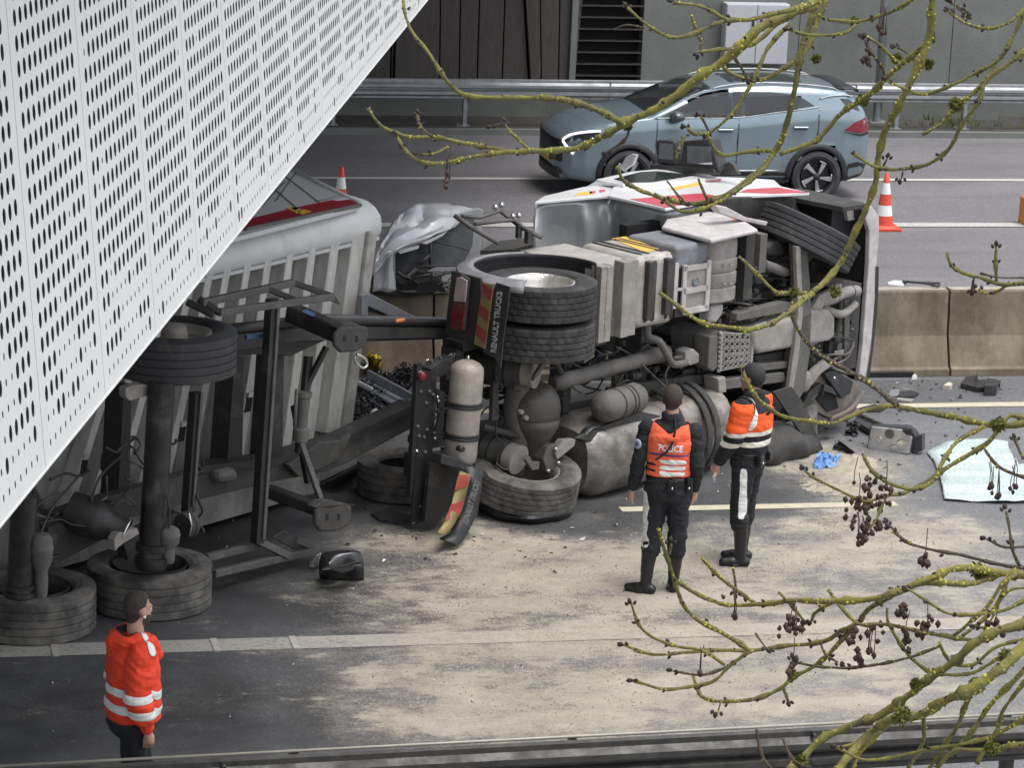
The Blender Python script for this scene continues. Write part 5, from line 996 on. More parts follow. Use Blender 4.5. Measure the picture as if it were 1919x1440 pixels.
for k in range(4): hd('mount_rib', m_gr2, [(1716+k*3, 822), (1717.5+k*3, 822), (1717.5+k*3, 842), (1716+k*3, 843)], .045, .01, r_)
hd('top_tab', m_blk2, [(1690, 806), (1708, 804), (1710, 814), (1698, 816)], .0, .05, r_, bev=.004)
r_ = loose('trim_strip', 'long silver edged black trim strip leading to the detached headlamp', 'trim', G(1630, 800)); flat('strip', m_blk2, [(1600, 788), (1608, 774), (1655, 796), (1650, 803), (1632, 806)], .03, .05, r_, bev=.004); mb = MB(); mb.bar(G(1606, 775, .1), G(1655, 797, .1), .03, .02); mb.build('bright_edge', m_mirr, r_)
tag(crumple('crumpled_bracket', m_blk2, [G(1585, 815, .01), G(1590, 790, .14), G(1612, 796, .12), G(1604, 818, .01)], .06, 3), 'crumpled black bracket on the road between truck nose and detached headlamp', 'bracket')
tag(crumple('black_scrap', m_blk2, [G(1560, 842, .01), G(1570, 824, .1), G(1600, 846, .06), G(1602, 850, .01)], .03, 2), 'small curved black scrap on the sand beside the blue cloth', 'scrap')
tag(crumple('blue_cloth', mat('blue_cloth', (.16, .32, .62), .7, var=.25, vs=12), [G(1524, 876, .02), G(1534, 852, .05), G(1574, 855, .05), G(1568, 878, .02)], .09, 5, n=18, ang=25, seed=3), 'crumpled light blue cloth lying on the sand beside the truck wreck', 'cloth')
# shattered windscreen sheet
px = [(1737, 848), (1768, 833), (1800, 824), (1841, 824), (1888, 833), (1897, 858), (1910, 875), (1940, 885), (1950, 941), (1878, 943), (1804, 939), (1770, 937), (1763, 904), (1751, 866)]
bm = bmesh.new(); vs = [bm.verts.new(G(u, v, .02)) for u, v in px]; f = bm.faces.new(vs); bmesh.ops.triangulate(bm, faces=[f]); bmesh.ops.subdivide_edges(bm, edges=bm.edges[:], cuts=7, use_grid_fill=True)
for v in bm.verts:
    q = v.co; v.co.z = .012+.07*abs(noise.noise((q.x*.8, q.y*4.2, 0)))+.03*abs(noise.noise((q.x*3, q.y*7, 3)))
me = bpy.data.meshes.new('windscreen_sheet'); bm.to_mesh(me); bm.free(); me.polygons.foreach_set('use_smooth', [True]*len(me.polygons))
m_ws = mat('crazed_green_glass', (.50, .61, .585), .3, var=.3, vs=36, bump=1.0, bs=60, coat=.3); t_ = m_ws.node_tree; vn = t_.nodes.new('ShaderNodeTexVoronoi'); vn.feature = 'DISTANCE_TO_EDGE'; vn.inputs['Scale'].default_value = 24; tcn = t_.nodes.new('ShaderNodeTexCoord'); t_.links.new(tcn.outputs['Object'], vn.inputs[0]); mr_ = t_.nodes.new('ShaderNodeMapRange'); mr_.inputs[1].default_value = .02; mr_.inputs[2].default_value = .12; mr_.inputs[3].default_value = .75; mr_.inputs[4].default_value = 0; t_.links.new(vn.outputs[0], mr_.inputs[0]); mx_ = t_.nodes.new('ShaderNodeMix'); mx_.data_type = 'RGBA'; mx_.inputs[7].default_value = (.74, .80, .78, 1); b_ = t_.nodes['Principled BSDF']; src = b_.inputs['Base Color'].links[0].from_socket; t_.links.new(src, mx_.inputs[6]); t_.links.new(mr_.outputs[0], mx_.inputs[0]); t_.links.new(mx_.outputs[2], b_.inputs['Base Color'])
me.materials.append(m_ws)
ws = bpy.data.objects.new('windscreen_sheet', me); COL.objects.link(ws); tag(ws, 'shattered pale green laminated windscreen lying crumpled on the road', 'windscreen'); md = ws.modifiers.new('thickness', 'SOLIDIFY'); md.thickness = .004
# bits by the barrier foot
for nm, lab, cat, px, mt, h in (('plastic_scrap', 'flat black plastic panel with frame lying on the road near the barrier drain slot', 'plastic', [(1682, 742), (1688, 734), (1708, 732), (1722, 736), (1712, 742), (1690, 744)], m_blk2, .03), ('grey_slat', 'short pale grey slat lying before the flat black panel', 'slat', [(1682, 745), (1713, 748), (1708, 753), (1680, 749)], m_gr3, .02),
    ('dark_plate', 'dark flat plate lying on the road under the truck nose', 'plate', [(1612, 764), (1640, 757), (1660, 764), (1650, 770), (1620, 770)], m_blk2, .02), ('white_triangle', 'small white plastic triangle at the foot of the barrier', 'shard', [(1709, 707), (1714, 697), (1719, 706)], m_liv, .03), ('white_fragment', 'small cream plastic fragment at the barrier foot', 'fragment', [(1768, 722), (1778, 716), (1785, 719), (1780, 724)], mat('cream_plastic', (.55, .5, .38), .5), .05)):
    tag(flat(nm, mt, px, .005, h), lab, cat)
tag(flat('panel_frame', m_galv, [(1666, 738), (1670, 730), (1686, 730), (1684, 742), (1668, 743)], .005, .02), 'small square metal frame lying beside the flat black panel', 'frame')
r_ = loose('black_debris', 'twisted black bodywork piece with upright fin at the barrier foot', 'debris', G(1835, 722))
for pts, h in (([(1800, 718), (1810, 706), (1830, 702), (1836, 712), (1850, 712), (1850, 724), (1832, 726)], .06), ([(1845, 722), (1850, 708), (1872, 712), (1868, 722)], .12), ([(1862, 716), (1876, 712), (1874, 720)], .05)): flat('piece', m_blk2, pts, .005, h, r_, bev=.008)
mb = MB(); mb.prism([G(1826, 716, .02), G(1830, 712, .02), G(1832, 694, .12), G(1829, 712, .12)], V(.02, .03, 0)); mb.build('fin', m_blk2, r_)
# tool lying on the barrier top
r_ = loose('ice_scraper', 'white bladed scraper with black cord lying on top of the barrier', 'scraper', G(1700, 532, .92))
flat('blade', m_liv, [(1663, 529), (1675, 525), (1692, 526), (1694, 534), (1665, 532)], .925, .02, r_, bev=.003); mb = MB(); mb.tube(spline([G(u, v, .945) for u, v in ((1692, 527), (1715, 529), (1740, 530), (1760, 531), (1755, 536), (1735, 531), (1700, 528))], 5), .014, 8); mb.build('cord', m_blk2, r_); mb = MB(); mb.box(G(1695, 529, .95), (.04, .05, .04)); mb.build('collar', m_blk2, r_, bev=.006)
# scattered grit and small fragments on the road
mb = MB()
for i in range(420):
    u, v = rnd.uniform(60, 1900), rnd.uniform(880, 1390)
    if rnd.random() < .45: u, v = rnd.gauss(1000, 330), rnd.gauss(1010, 70)
    p = G(u, v, .008); r = rnd.uniform(.004, .014)
    vs = [p+V(rnd.uniform(-1, 1)*r, rnd.uniform(-1, 1)*r, q*r*1.2) for q in (0, 0, 0, 1)]; mb.add(vs, [(0, 1, 2), (0, 3, 1), (1, 3, 2), (2, 3, 0)], mi=rnd.choice((0, 0, 1)))
tag(mb.build('road_grit', [mat('pale_grit', (.5, .47, .42), .8), m_blk2], kind='stuff'), 'scattered pale grit and tiny plastic fragments across the road', 'grit')
mb = MB()
for i in range(150):
    k = rnd.random(); u, v = (rnd.gauss(1600, 120), rnd.gauss(815, 45)) if k < .4 else (rnd.gauss(900, 160), rnd.gauss(1000, 35)) if k < .75 else (rnd.uniform(1640, 1919), rnd.uniform(712, 750))
    p = G(u, v, .012); r = rnd.uniform(.012, .04); a = rnd.uniform(0, 6.3); e1 = V(math.cos(a), math.sin(a), rnd.uniform(-.2, .4))*r; e2 = V(-math.sin(a), math.cos(a), rnd.uniform(0, .5))*r*rnd.uniform(.3, .8)
    mb.add([p-e1, p-e2*.6+V(0, 0, .006), p+e1*.7, p+e2+V(0, 0, .01)], [(0, 1, 2), (0, 2, 3)], mi=rnd.choice((0, 0, 0, 1, 2)))
tag(mb.build('plastic_fragments', [m_blk2, m_gr3, m_liv], thick=.004, kind='stuff'), 'broken plastic fragments and glass crumbs strewn round the wreck', 'fragments')
mb = MB(); A_ = np.zeros(0)
for i in range(9000):
    u, v = (rnd.gauss(1150, 260), rnd.gauss(1180, 110)) if rnd.random() < .6 else (rnd.gauss(1560, 140), rnd.gauss(960, 70))
    if not 760 < u < 1900: continue
    p = G(u, v, .006); gx, gy = int(round((p[0]-px0)/(px1-px0)*pn)), int(round((p[1]-py0)/(py1-py0)*pm))
    if not (0 <= gx <= pn and 0 <= gy <= pm) or sd[gy*(pn+1)+gx] < .35+rnd.random()*.4 or noise.noise((p[0]*1.6, p[1]*1.6, 2)) < -.15: continue
    r = rnd.uniform(.004, .011); mb.add([p+V(r, 0, 0), p+V(-r*.5, r*.8, 0), p+V(-r*.5, -r*.8, 0), p+V(rnd.uniform(-r, r)*.3, rnd.uniform(-r, r)*.3, r*.9)], [(0, 1, 3), (1, 2, 3), (2, 0, 3)], mi=rnd.choice((0, 0, 1)))
tag(mb.build('sand_grains', [mat('pale_sand_grain', (.50, .45, .35), .95, var=.2, vs=40), mat('brown_sand_grain', (.30, .255, .185), .95, var=.3, vs=40)], kind='stuff'), 'coarse pale sand grains strewn across the oily road', 'sand')
# absorbent sand heaped against the wreck
def mound(u0, v0, ru, rv, h, lab, seed):
    rows = []
    for i in range(30):
        row = []
        for j in range(30):
            s, t = j/29*2-1, i/29*2-1; p = G(u0+s*ru, v0+t*rv, 0); r2 = s*s+t*t; z = h*max(0, 1-r2)**1.2*(.55+.9*abs(noise.noise((s*3+seed, t*3, 1))))-.012+.012*noise.noise((s*9, t*9, seed)); row.append(p+V(0, 0, z))
        rows.append(row)
    mb = MB(); mb.grid(rows[::-1]); return tag(mb.build('sand', m_sand, kind='stuff'), lab, 'sand')
m_sand = mat('absorbent_sand', (.37, .325, .25), .95, var=.22, vs=9, bump=.6, bs=60)
mound(1590, 872, 66, 24, .09, 'heap of pale absorbent sand around the blue cloth', 2); mound(850, 1020, 90, 17, .04, 'low heap of pale absorbent sand under the torn chevron flap', 5); mound(1560, 915, 90, 26, .03, 'low spread of pale absorbent sand between police officer and headlamp', 8)
# ================================================================== TRAFFIC CONES AND CASE
m_cr = mat('cone_red', (.62, .075, .04), .5, var=.08); m_cw = mat('cone_white', (.78, .78, .76), .5, var=.05)
cone0 = thing('traffic_cone', 'red and white striped traffic cone on the far road, just past the truck nose', 'traffic cone', G(1655, 429, 0), 'traffic cones on the far carriageway')
mb = MB(); mb.box((0, 0, .02)+np.array(cone0.location), (.40, .40, .04)); mb.lathe(np.array(cone0.location), (0, 0, 1), [(.19, .035), (.165, .06), (.14, .07), (.137, .07)], 24); mb.build('base', m_cr, cone0, bev=.01)
hh = [.06, .19, .33, .48, .63, .76]; rad = lambda h: .137-(.137-.028)*h/.76
for i in range(5): mb = MB(); mb.lathe(np.array(cone0.location), (0, 0, 1), [(rad(hh[i]), hh[i]), (rad(hh[i+1]), hh[i+1])]+([(.0, .765)] if i == 4 else []), 24); mb.build('band', m_cr if i % 2 == 0 else m_cw, cone0)
c1_ = copy_tree(cone0); c1_.location = G(637, 421, 0); c1_['label'] = 'red and white striped traffic cone behind the overturned trailer body'
r_ = loose('orange_case', 'orange case with black markings on the far road at the very edge of view', 'case', G(1922, 424)); mb = MB(); p = G(1925, 424); mb.box(p+V(.22, .12, .19), (.52, .3, .38)); mb.build('case_body', mat('orange_case_paint', (.55, .19, .05), .5, var=.1), r_, bev=.03)
mb = MB(); mb.box(p+V(.12, -.036, .2), (.12, .006, .03)); mb.box(p+V(.10, -.036, .15), (.1, .006, .03)); mb.box(p+V(.07, -.036, .175), (.02, .006, .06)); mb.build('marking', m_blk2, r_, kind='stuff')
# ================================================================== PASSING CAR
CO = G(1530, 379, 0); XR, YR = CO[0], CO[1]; HWD = .905
def ip(x, tab):
    xs = [t[0] for t in tab]; ys = [t[1] for t in tab]; return float(np.interp(x, xs, ys))
BELT = [(-.82, .95), (-.70, 1.16), (-.5, 1.27), (0, 1.30), (.6, 1.235), (1.2, 1.16), (2.3, 1.135), (2.8, 1.08), (3.2, 1.0), (3.45, .91), (3.6, .80), (3.66, .70)]
ROOF = [(-.82, .96), (-.72, 1.22), (-.58, 1.42), (-.40, 1.555), (-.2, 1.60), (.2, 1.645), (.64, 1.675), (1.1, 1.67), (1.4, 1.635), (1.65, 1.575), (1.94, 1.43), (2.2, 1.27), (2.42, 1.14), (2.8, 1.085), (3.2, 1.005), (3.45, .915), (3.6, .805), (3.66, .705)]
ROOF = [(s_, (ip(s_, BELT)+(z_-ip(s_, BELT))*.77) if z_ > ip(s_, BELT) else z_) for s_, z_ in ROOF]
HW = [(-.82, .58), (-.78, .72), (-.66, .83), (-.4, .885), (.2, .905), (2.6, .905), (3.0, .89), (3.3, .83), (3.48, .74), (3.60, .60), (3.66, .45)]
LOW = [(-.82, .42), (-.7, .32), (-.4, .25), (3.2, .23), (3.5, .26), (3.66, .36)]
def section(s):
    zb, zr, hw, zl = ip(s, BELT), ip(s, ROOF), ip(s, HW), ip(s, LOW); zr = max(zr, zb+.004); yr = .955-.52*(zr-zb)
    pts = [(0, zl), (.55, zl), (.90, zl+.01), (.965, zl+.10), (.985, lerp(zl, zb, .32)), (1.0, lerp(zl, zb, .52)), (.985, lerp(zl, zb, .62)), (1.0, lerp(zl, zb, .80)), (.985, zb-.05), (.955, zb)]
    for t in (.33, .66, 1): pts.append((lerp(.955, yr, t), lerp(zb, zr, t)))
    pts += [(yr*.93, zr+.02), (yr*.7, zr+.038), (yr*.35, zr+.048), (0, zr+.05)]
    return [(y*hw, z) for y, z in pts]
def yside(s, z):
    P = section(s)[2:13]; return float(np.interp(z, [p[1] for p in P], [p[0] for p in P]))
def CP(s, y, z): return V(XR-s, YR+.06+HWD-y, z)   # y>0 is the side facing the camera
m_carp = mat('blue_car_paint', (.205, .268, .305), .24, .35, var=.05, coat=.8); m_carw = mat('car_window', (.03, .036, .038), .04, var=.15, vs=3, spec=.9, alpha=.5); m_clad = mat('black_cladding', (.022, .022, .024), .5, var=.2); m_carc = mat('bright_trim', (.36, .37, .38), .4, .6)
car = thing('parked_car' if 0 else 'car', 'light blue five door crossover car driving past on the far carriageway', 'car', (XR-1.35, YR+.95, 0))
FW = [(2.28, 1.165), (2.08, 1.26), (1.88, 1.355), (1.66, 1.445), (1.42, 1.49), (1.22, 1.50), (1.22, 1.18)]; RW = [(1.12, 1.505), (.7, 1.505), (.38, 1.485), (.22, 1.42), (.08, 1.335), (.5, 1.27), (1.12, 1.19)]
def inside(x, z, poly, mg):
    cx, cz = sum(p[0] for p in poly)/len(poly), sum(p[1] for p in poly)/len(poly); x = cx+(x-cx)*1.07; z = cz+(z-cz)*1.2; r = False
    for k in range(len(poly)):
        (x1, y1), (x2, y2) = poly[k], poly[k-1]
        if (y1 > z) != (y2 > z) and x < (x2-x1)*(z-y1)/(y2-y1)+x1: r = not r
    return r
ss = np.linspace(-.82, 3.66, 150); mb = MB(); rows = []
for s in ss:
    P = section(s); rows.append([CP(s, y, z) for y, z in P]+[CP(s, -y, z) for y, z in P[::-1][1:-1]])
n = len(rows[0]); b0 = len(mb.v)
mb.v = [tuple(p) for r in rows for p in r]
for i in range(len(ss)-1):
    for j in range(n):
        j2 = (j+1) % n; q = [i*n+j, (i+1)*n+j, (i+1)*n+j2, i*n+j2]; c = sum(np.array(mb.v[k]) for k in q)/4; sc, zc = XR-c[0], c[2]
        if min((sc-0)**2, (sc-2.70)**2)**.5 < .43 and (sc-(0 if sc < 1.3 else 2.7))**2+(zc-.36)**2 < .40**2 and abs(c[1]-(YR+.06+HWD)) > .45: continue
        if zc > 1.1 and (inside(sc, zc, FW, .035) or inside(sc, zc, RW, .035)) and abs(c[1]-(YR+.06+HWD)) > .5: continue
        if 1.56 < sc < 2.38 and abs(c[1]-(YR+.06+HWD)) < ip(sc, HW)*(.955-.52*(ip(sc, ROOF)-ip(sc, BELT)))*.90 and zc > 1.0: continue
        mb.f.append(q); mb.mi.append(0); mb.sm.append(True)
for e in (0, len(ss)-1): mb.f.append([e*n+j for j in range(n)][::(1 if e else -1)]); mb.mi.append(0); mb.sm.append(False)
cbody = mb.build('body', m_carp, car, ang=62)
def spatch(name, mt, poly, off=.006, parent=None, side=1, res=.06):
    """patch lying on the car side, polygon in (s, z)"""
    pts = []; m = len(poly)
    for k in range(m):
        a, b = np.array(poly[k]), np.array(poly[(k+1) % m]); c_ = max(1, int(np.linalg.norm(b-a)/res)); pts += [a+(b-a)*i/c_ for i in range(c_)]
    bm = bmesh.new(); vs = [bm.verts.new((p[0], 0, p[1])) for p in pts]; f = bm.faces.new(vs); bmesh.ops.triangulate(bm, faces=[f])
    for v in bm.verts: q = CP(v.co.x, side*(yside(v.co.x, v.co.z)+off), v.co.z); v.co = Vector(q-rootloc(car))
    bmesh.ops.recalc_face_normals(bm, faces=bm.faces[:])
    me = bpy.data.meshes.new(name); bm.to_mesh(me); bm.free(); me.materials.append(mt); o = bpy.data.objects.new(name, me); COL.objects.link(o); o.parent = parent or car
    md = o.modifiers.new('thickness', 'SOLIDIFY'); md.thickness = .006; md.offset = 0; return o
def strip(name, mt, pl, r, off=.008, parent=None, side=1): mb = MB(); mb.tube(spline([CP(s, side*(yside(s, z)+off), z) for s, z in pl], 5), r, 6); return mb.build(name, mt, parent or car)
for sd in (1, -1):
    spatch('side_window', m_carw, FW, .006, None, sd); spatch('side_window', m_carw, RW, .006, None, sd); spatch('pillar_trim', m_clad, [(1.22, 1.18), (1.22, 1.50), (1.12, 1.505), (1.12, 1.19)], .008, None, sd)
    spatch('quarter_window', m_carw, [(-.30, 1.43), (-.42, 1.43), (-.56, 1.33), (-.60, 1.26), (-.40, 1.32)], .006, None, sd)
    strip('window_trim', m_carc, [(2.36, 1.145), (1.9, 1.155), (1.2, 1.165), (.6, 1.245), (.06, 1.315), (.0, 1.36)], .007, .008, None, sd)
    strip('roof_trim', m_carc, [(.0, 1.43), (-.15, 1.46), (-.35, 1.475), (-.5, 1.46)], .010, .01, None, sd)
    spatch('sill_cladding', m_clad, [(.44, .24), (2.26, .24), (2.30, .40), (.40, .40)], .012, None, sd); strip('sill_trim', m_carc, [(.55, .43), (1.4, .425), (2.2, .43)], .012, .012, None, sd)
    spatch('bumper_cladding', m_clad, [(-.44, .27), (-.70, .35), (-.76, .50), (-.60, .55), (-.46, .52)], .010, None, sd)
    for sw in (0, 2.70):
        R_ = []
        for k in range(25):
            a = math.radians(-8+196*k/24); row = []
            for r in (.375, .40, .455): s_, z_ = sw+math.cos(a)*r, .36+math.sin(a)*r; row.append(CP(s_, sd*(yside(s_, max(z_, .26))+.012), z_))
            R_.append(row)
        mb = MB(); mb.grid(R_); mb.build('arch_cladding', m_clad, car, ang=50, thick=.012)
        mb = MB(); mb.lathe(CP(sw, sd*.30, .36), (0, -sd, 0), [(.0, 0), (.40, 0), (.40, .50)], 28); mb.build('wheel_well', m_dark, car)
    for s0 in (2.33, 1.17, .02): spatch('door_gap', m_dark, [(s0, .42), (s0+.012, .42), (s0+.006, 1.14 if s0 > 1 else 1.28), (s0-.006, 1.14 if s0 > 1 else 1.28)], .002, None, sd)
    spatch('door_crease_shadow' if 0 else 'door_lower_panel', m_carp, [(.5, .44), (2.2, .44), (2.15, .60), (.56, .62)], -.002, None, sd)
    for s0, z0 in ((1.36, 1.0), (.28, 1.04)): mb = MB(); p = CP(s0, sd*(yside(s0, z0)+.018), z0); mb.box(p, (.22, .035, .035)); mb.build('door_handle', m_carp, car, bev=.014, seg=3); mb = MB(); mb.box(CP(s0, sd*(yside(s0, z0)+.004), z0-.005), (.19, .01, .06)); mb.build('handle_recess', m_clad, car, bev=.004)
    spatch('tail_lamp', mat('tail_lamp_red', (.22, .03, .04), .2, var=.2) if sd > 0 else bpy.data.materials['tail_lamp_red'], [(-.36, 1.0), (-.5, 1.10), (-.68, 1.17), (-.745, 1.08), (-.755, .98), (-.6, .955)], .01, None, sd)
    spatch('lamp_surround', m_clad, [(-.33, .985), (-.6, .94), (-.755, .965), (-.757, .93), (-.6, .915)], .01, None, sd)
    mb = MB(); p = CP(2.08, sd*(yside(2.08, 1.15)+.13), 1.19); mb.ball(p, .12, 14, 8, None, (.95, .9, .62)); mi_ = mb.build('wing_mirror', mat('dark_mirror_shell', (.07, .09, .10), .3, .3, coat=.5) if sd > 0 else bpy.data.materials['dark_mirror_shell'], car); mb = MB(); mb.bar(CP(2.12, sd*.86, 1.12), p-V(0, 0, .05), .08, .04); mb.build('mirror_arm', m_clad, mi_)
    mb = MB(); mb.tube(spline([CP(s, sd*(ip(s, HW)*(.955-.52*(ip(s, ROOF)-ip(s, BELT)))*.93), ip(s, ROOF)+z) for s, z in ((-.30, .015), (-.15, .04), (.4, .05), (1.0, .05), (1.38, .035), (1.5, .02))], 5), .012, 8); mb.build('roof_rail', m_carc, car)
    # front lamp with bright running light
    spatch('headlamp', m_clad, [(3.58, .80), (3.4, .90), (3.12, .955), (3.22, .82), (3.4, .68), (3.55, .62)], .008, None, sd)
    m_drl = bpy.data.materials.get('running_light') or mat('running_light', (.8, .82, .85), .2, emit=((1, 1, 1), .5))
    if sd > 0: strip('running_light', m_drl, [(3.585, .80), (3.5, .885), (3.3, .945), (3.12, .965)], .018, .012, None, sd); strip('running_light', m_drl, [(3.585, .79), (3.53, .70), (3.46, .63)], .02, .012, None, sd)
    for s0, z0 in ((3.33, .80), (3.23, .845)): mb = MB(); mb.ball(CP(s0, sd*(yside(s0, z0)+.01), z0), .035, 10, 6); mb.build('lamp_lens', m_mirr, car)
# windscreen, rear glass, panoramic roof
def tpatch(name, mt, s0, s1, f, off=.006):
    R_ = []
    for s in np.linspace(s0, s1, 16):
        P = section(s)[12:]; Y = [p[0] for p in P]; full = [(y, z) for y, z in P]+[(-y, z) for y, z in P[::-1][1:]]; R_.append([CP(s, y*f, z+off) for y, z in full])
    mb = MB(); mb.grid(R_); return mb.build(name, mt, car, thick=.004)
tpatch('windscreen', m_carw, 1.52, 2.42, .93, .008); tpatch('roof_glass', m_carw, .15, 1.2, .80, .006); tpatch('rear_window', m_carw, -.70, -.48, .85, .008)
mb = MB(); R_ = [[CP(s, y, ip(-.4, ROOF)+z) for s, z in ((-.30, .05), (-.5, .05), (-.62, .035), (-.60, .01))] for y in np.linspace(-.62, .62, 8)]; mb.grid(R_); mb.build('spoiler', m_clad, car, ang=40, thick=.02)
mb = MB(); mb.bar(CP(2.3, .5, 1.24), CP(2.0, -.1, 1.36), .02, .015); mb.build('wiper', m_clad, car)
mb = MB(); R_ = [[CP(3.665-.30*(y/.75)**4*.6+.01, y, z) for z in np.linspace(.50, .80, 6)] for y in np.linspace(-.62, .62, 21)]; mb.grid(R_); gr_ = mb.build('grille', mat('black_grille', (.012, .012, .013), .35), car, ang=40, thick=.02)
mb = MB(); R_ = [[CP(3.66-.30*(y/.75)**4*.6+.012, y, z) for z in np.linspace(.26, .40, 4)] for y in np.linspace(-.58, .58, 17)]; mb.grid(R_); mb.build('lower_intake', m_clad, car, ang=40, thick=.02)
mb = MB(); mb.box(CP(3.69, 0, .50), (.015, .52, .11)); mb.build('number_plate', mat('yellow_plate', (.62, .36, .06), .5), gr_, bev=.004)
# wheels
def carwheel(sw, sd):
    c = CP(sw, sd*.80, .35); ax = V(0, -sd, 0); ty = tyre(car, c, ax, .35, .225, .235, 4, 0, m_tyreb, 'wheel', 48)
    mb = MB(); mb.lathe(c, ax, [(.236, -.08), (.236, .085), (.228, .10), (.222, .098), (.215, .07), (.20, .02), (0, .02)], 40); rm_ = mb.build('rim', mat('black_alloy', (.03, .03, .032), .35, .4) if 'black_alloy' not in bpy.data.materials else bpy.data.materials['black_alloy'], ty, ang=35)
    t, u, w = axes_of(ax)
    for k in range(5):
        a = 2*math.pi*k/5+.3; d1, d2 = u*math.cos(a)+w*math.sin(a), u*math.cos(a+.30)+w*math.sin(a+.30); e1 = u*math.cos(a+math.pi/2)+w*math.sin(a+math.pi/2); mb = MB()
        mb.prism([c+t*.105+d1*.05-e1*.018, c+t*.105+d1*.05+e1*.014, c+t*.10+d2*.225+e1*.005, c+t*.10+d1*.228-e1*.0], -t*.02); mb.build('spoke', m_carc, rm_, bev=.003)
        mb = MB(); a2 = np.linspace(a+.02, a+.5, 5); mb.grid([[c+t*.1+(u*math.cos(x)+w*math.sin(x))*r for r in (.205, .226)] for x in a2]); mb.build('rim_blade', m_carc, rm_, thick=.008)
    mb = MB(); mb.lathe(c+t*.1, t, [(.05, 0), (.045, .012), (0, .014)], 16); mb.build('hub_cap', m_clad, rm_)
for sw in (0, 2.70):
    for sd in (1, -1): carwheel(sw, sd)
m_seat = mat('dark_seat_fabric', (.085, .085, .09), .85, var=.2)
for x, y in ((1.25, .38), (1.25, -.38)):
    mb = MB(); mb.box(CP(x+.1, y, .62), (.5, .48, .16)); mb.build('seat', m_seat, car, bev=.05); mb = MB(); mb.box(CP(x-.18, y, .93), (.16, .46, .56)); mb.build('backrest', m_seat, car, bev=.06); mb = MB(); mb.box(CP(x-.20, y, 1.28), (.10, .26, .16)); mb.build('headrest', m_seat, car, bev=.04)
mb = MB(); mb.box(CP(.15, 0, .9), (.16, 1.2, .55)); mb.build('rear_bench', m_seat, car, bev=.06)
mb = MB(); mb.box(CP(1.2, 0, .40), (3.0, 1.5, .06)); mb.build('cabin_floor', m_dark, car); mb = MB(); mb.box(CP(2.25, 0, 1.0), (.4, 1.5, .18)); mb.build('dashboard', m_seat, car, bev=.05)
mb = MB(); mb.lathe(CP(1.85, .38, .98), V(.8, 0, .6), [(.175, -.012), (.19, 0), (.175, .012), (.165, 0), (.175, -.012)], 24); mb.build('steering_wheel', m_seat, car)
# ================================================================== PEOPLE
from mathutils.bvhtree import BVHTree
m_skin = mat('skin', (.46, .27, .20), .55, var=.08, vs=14); m_hairb = mat('short_brown_hair', (.045, .034, .028), .8, var=.35, vs=60, bump=.5, bs=160); m_navy = mat('black_navy_cloth', (.012, .013, .017), .85, var=.25, vs=18, bump=.2, bs=120)
m_boot = mat('black_leather', (.010, .010, .011), .32, var=.3, vs=14); m_hi = mat('orange_hi_vis', (.90, .115, .02), .75, var=.07, vs=9, bump=.15, bs=90); m_hired = mat('red_orange_jacket', (.80, .055, .018), .75, var=.08, vs=9, bump=.15, bs=90); m_vest = mat('faded_orange_vest', (.82, .13, .06), .8, var=.07, vs=9, bump=.15, bs=90)
m_refl = mat('reflective_tape', (.74, .74, .72), .4, var=.06, vs=20); m_reflc = mat('cream_reflective_tape', (.70, .67, .58), .45, var=.08, vs=20); m_wlet = mat('white_lettering', (.82, .80, .80), .5); m_purple = mat('violet_band', (.10, .05, .16), .7); m_beard = mat('dark_beard', (.05, .035, .028), .9); m_eye = mat('eye_white', (.7, .68, .65), .3)
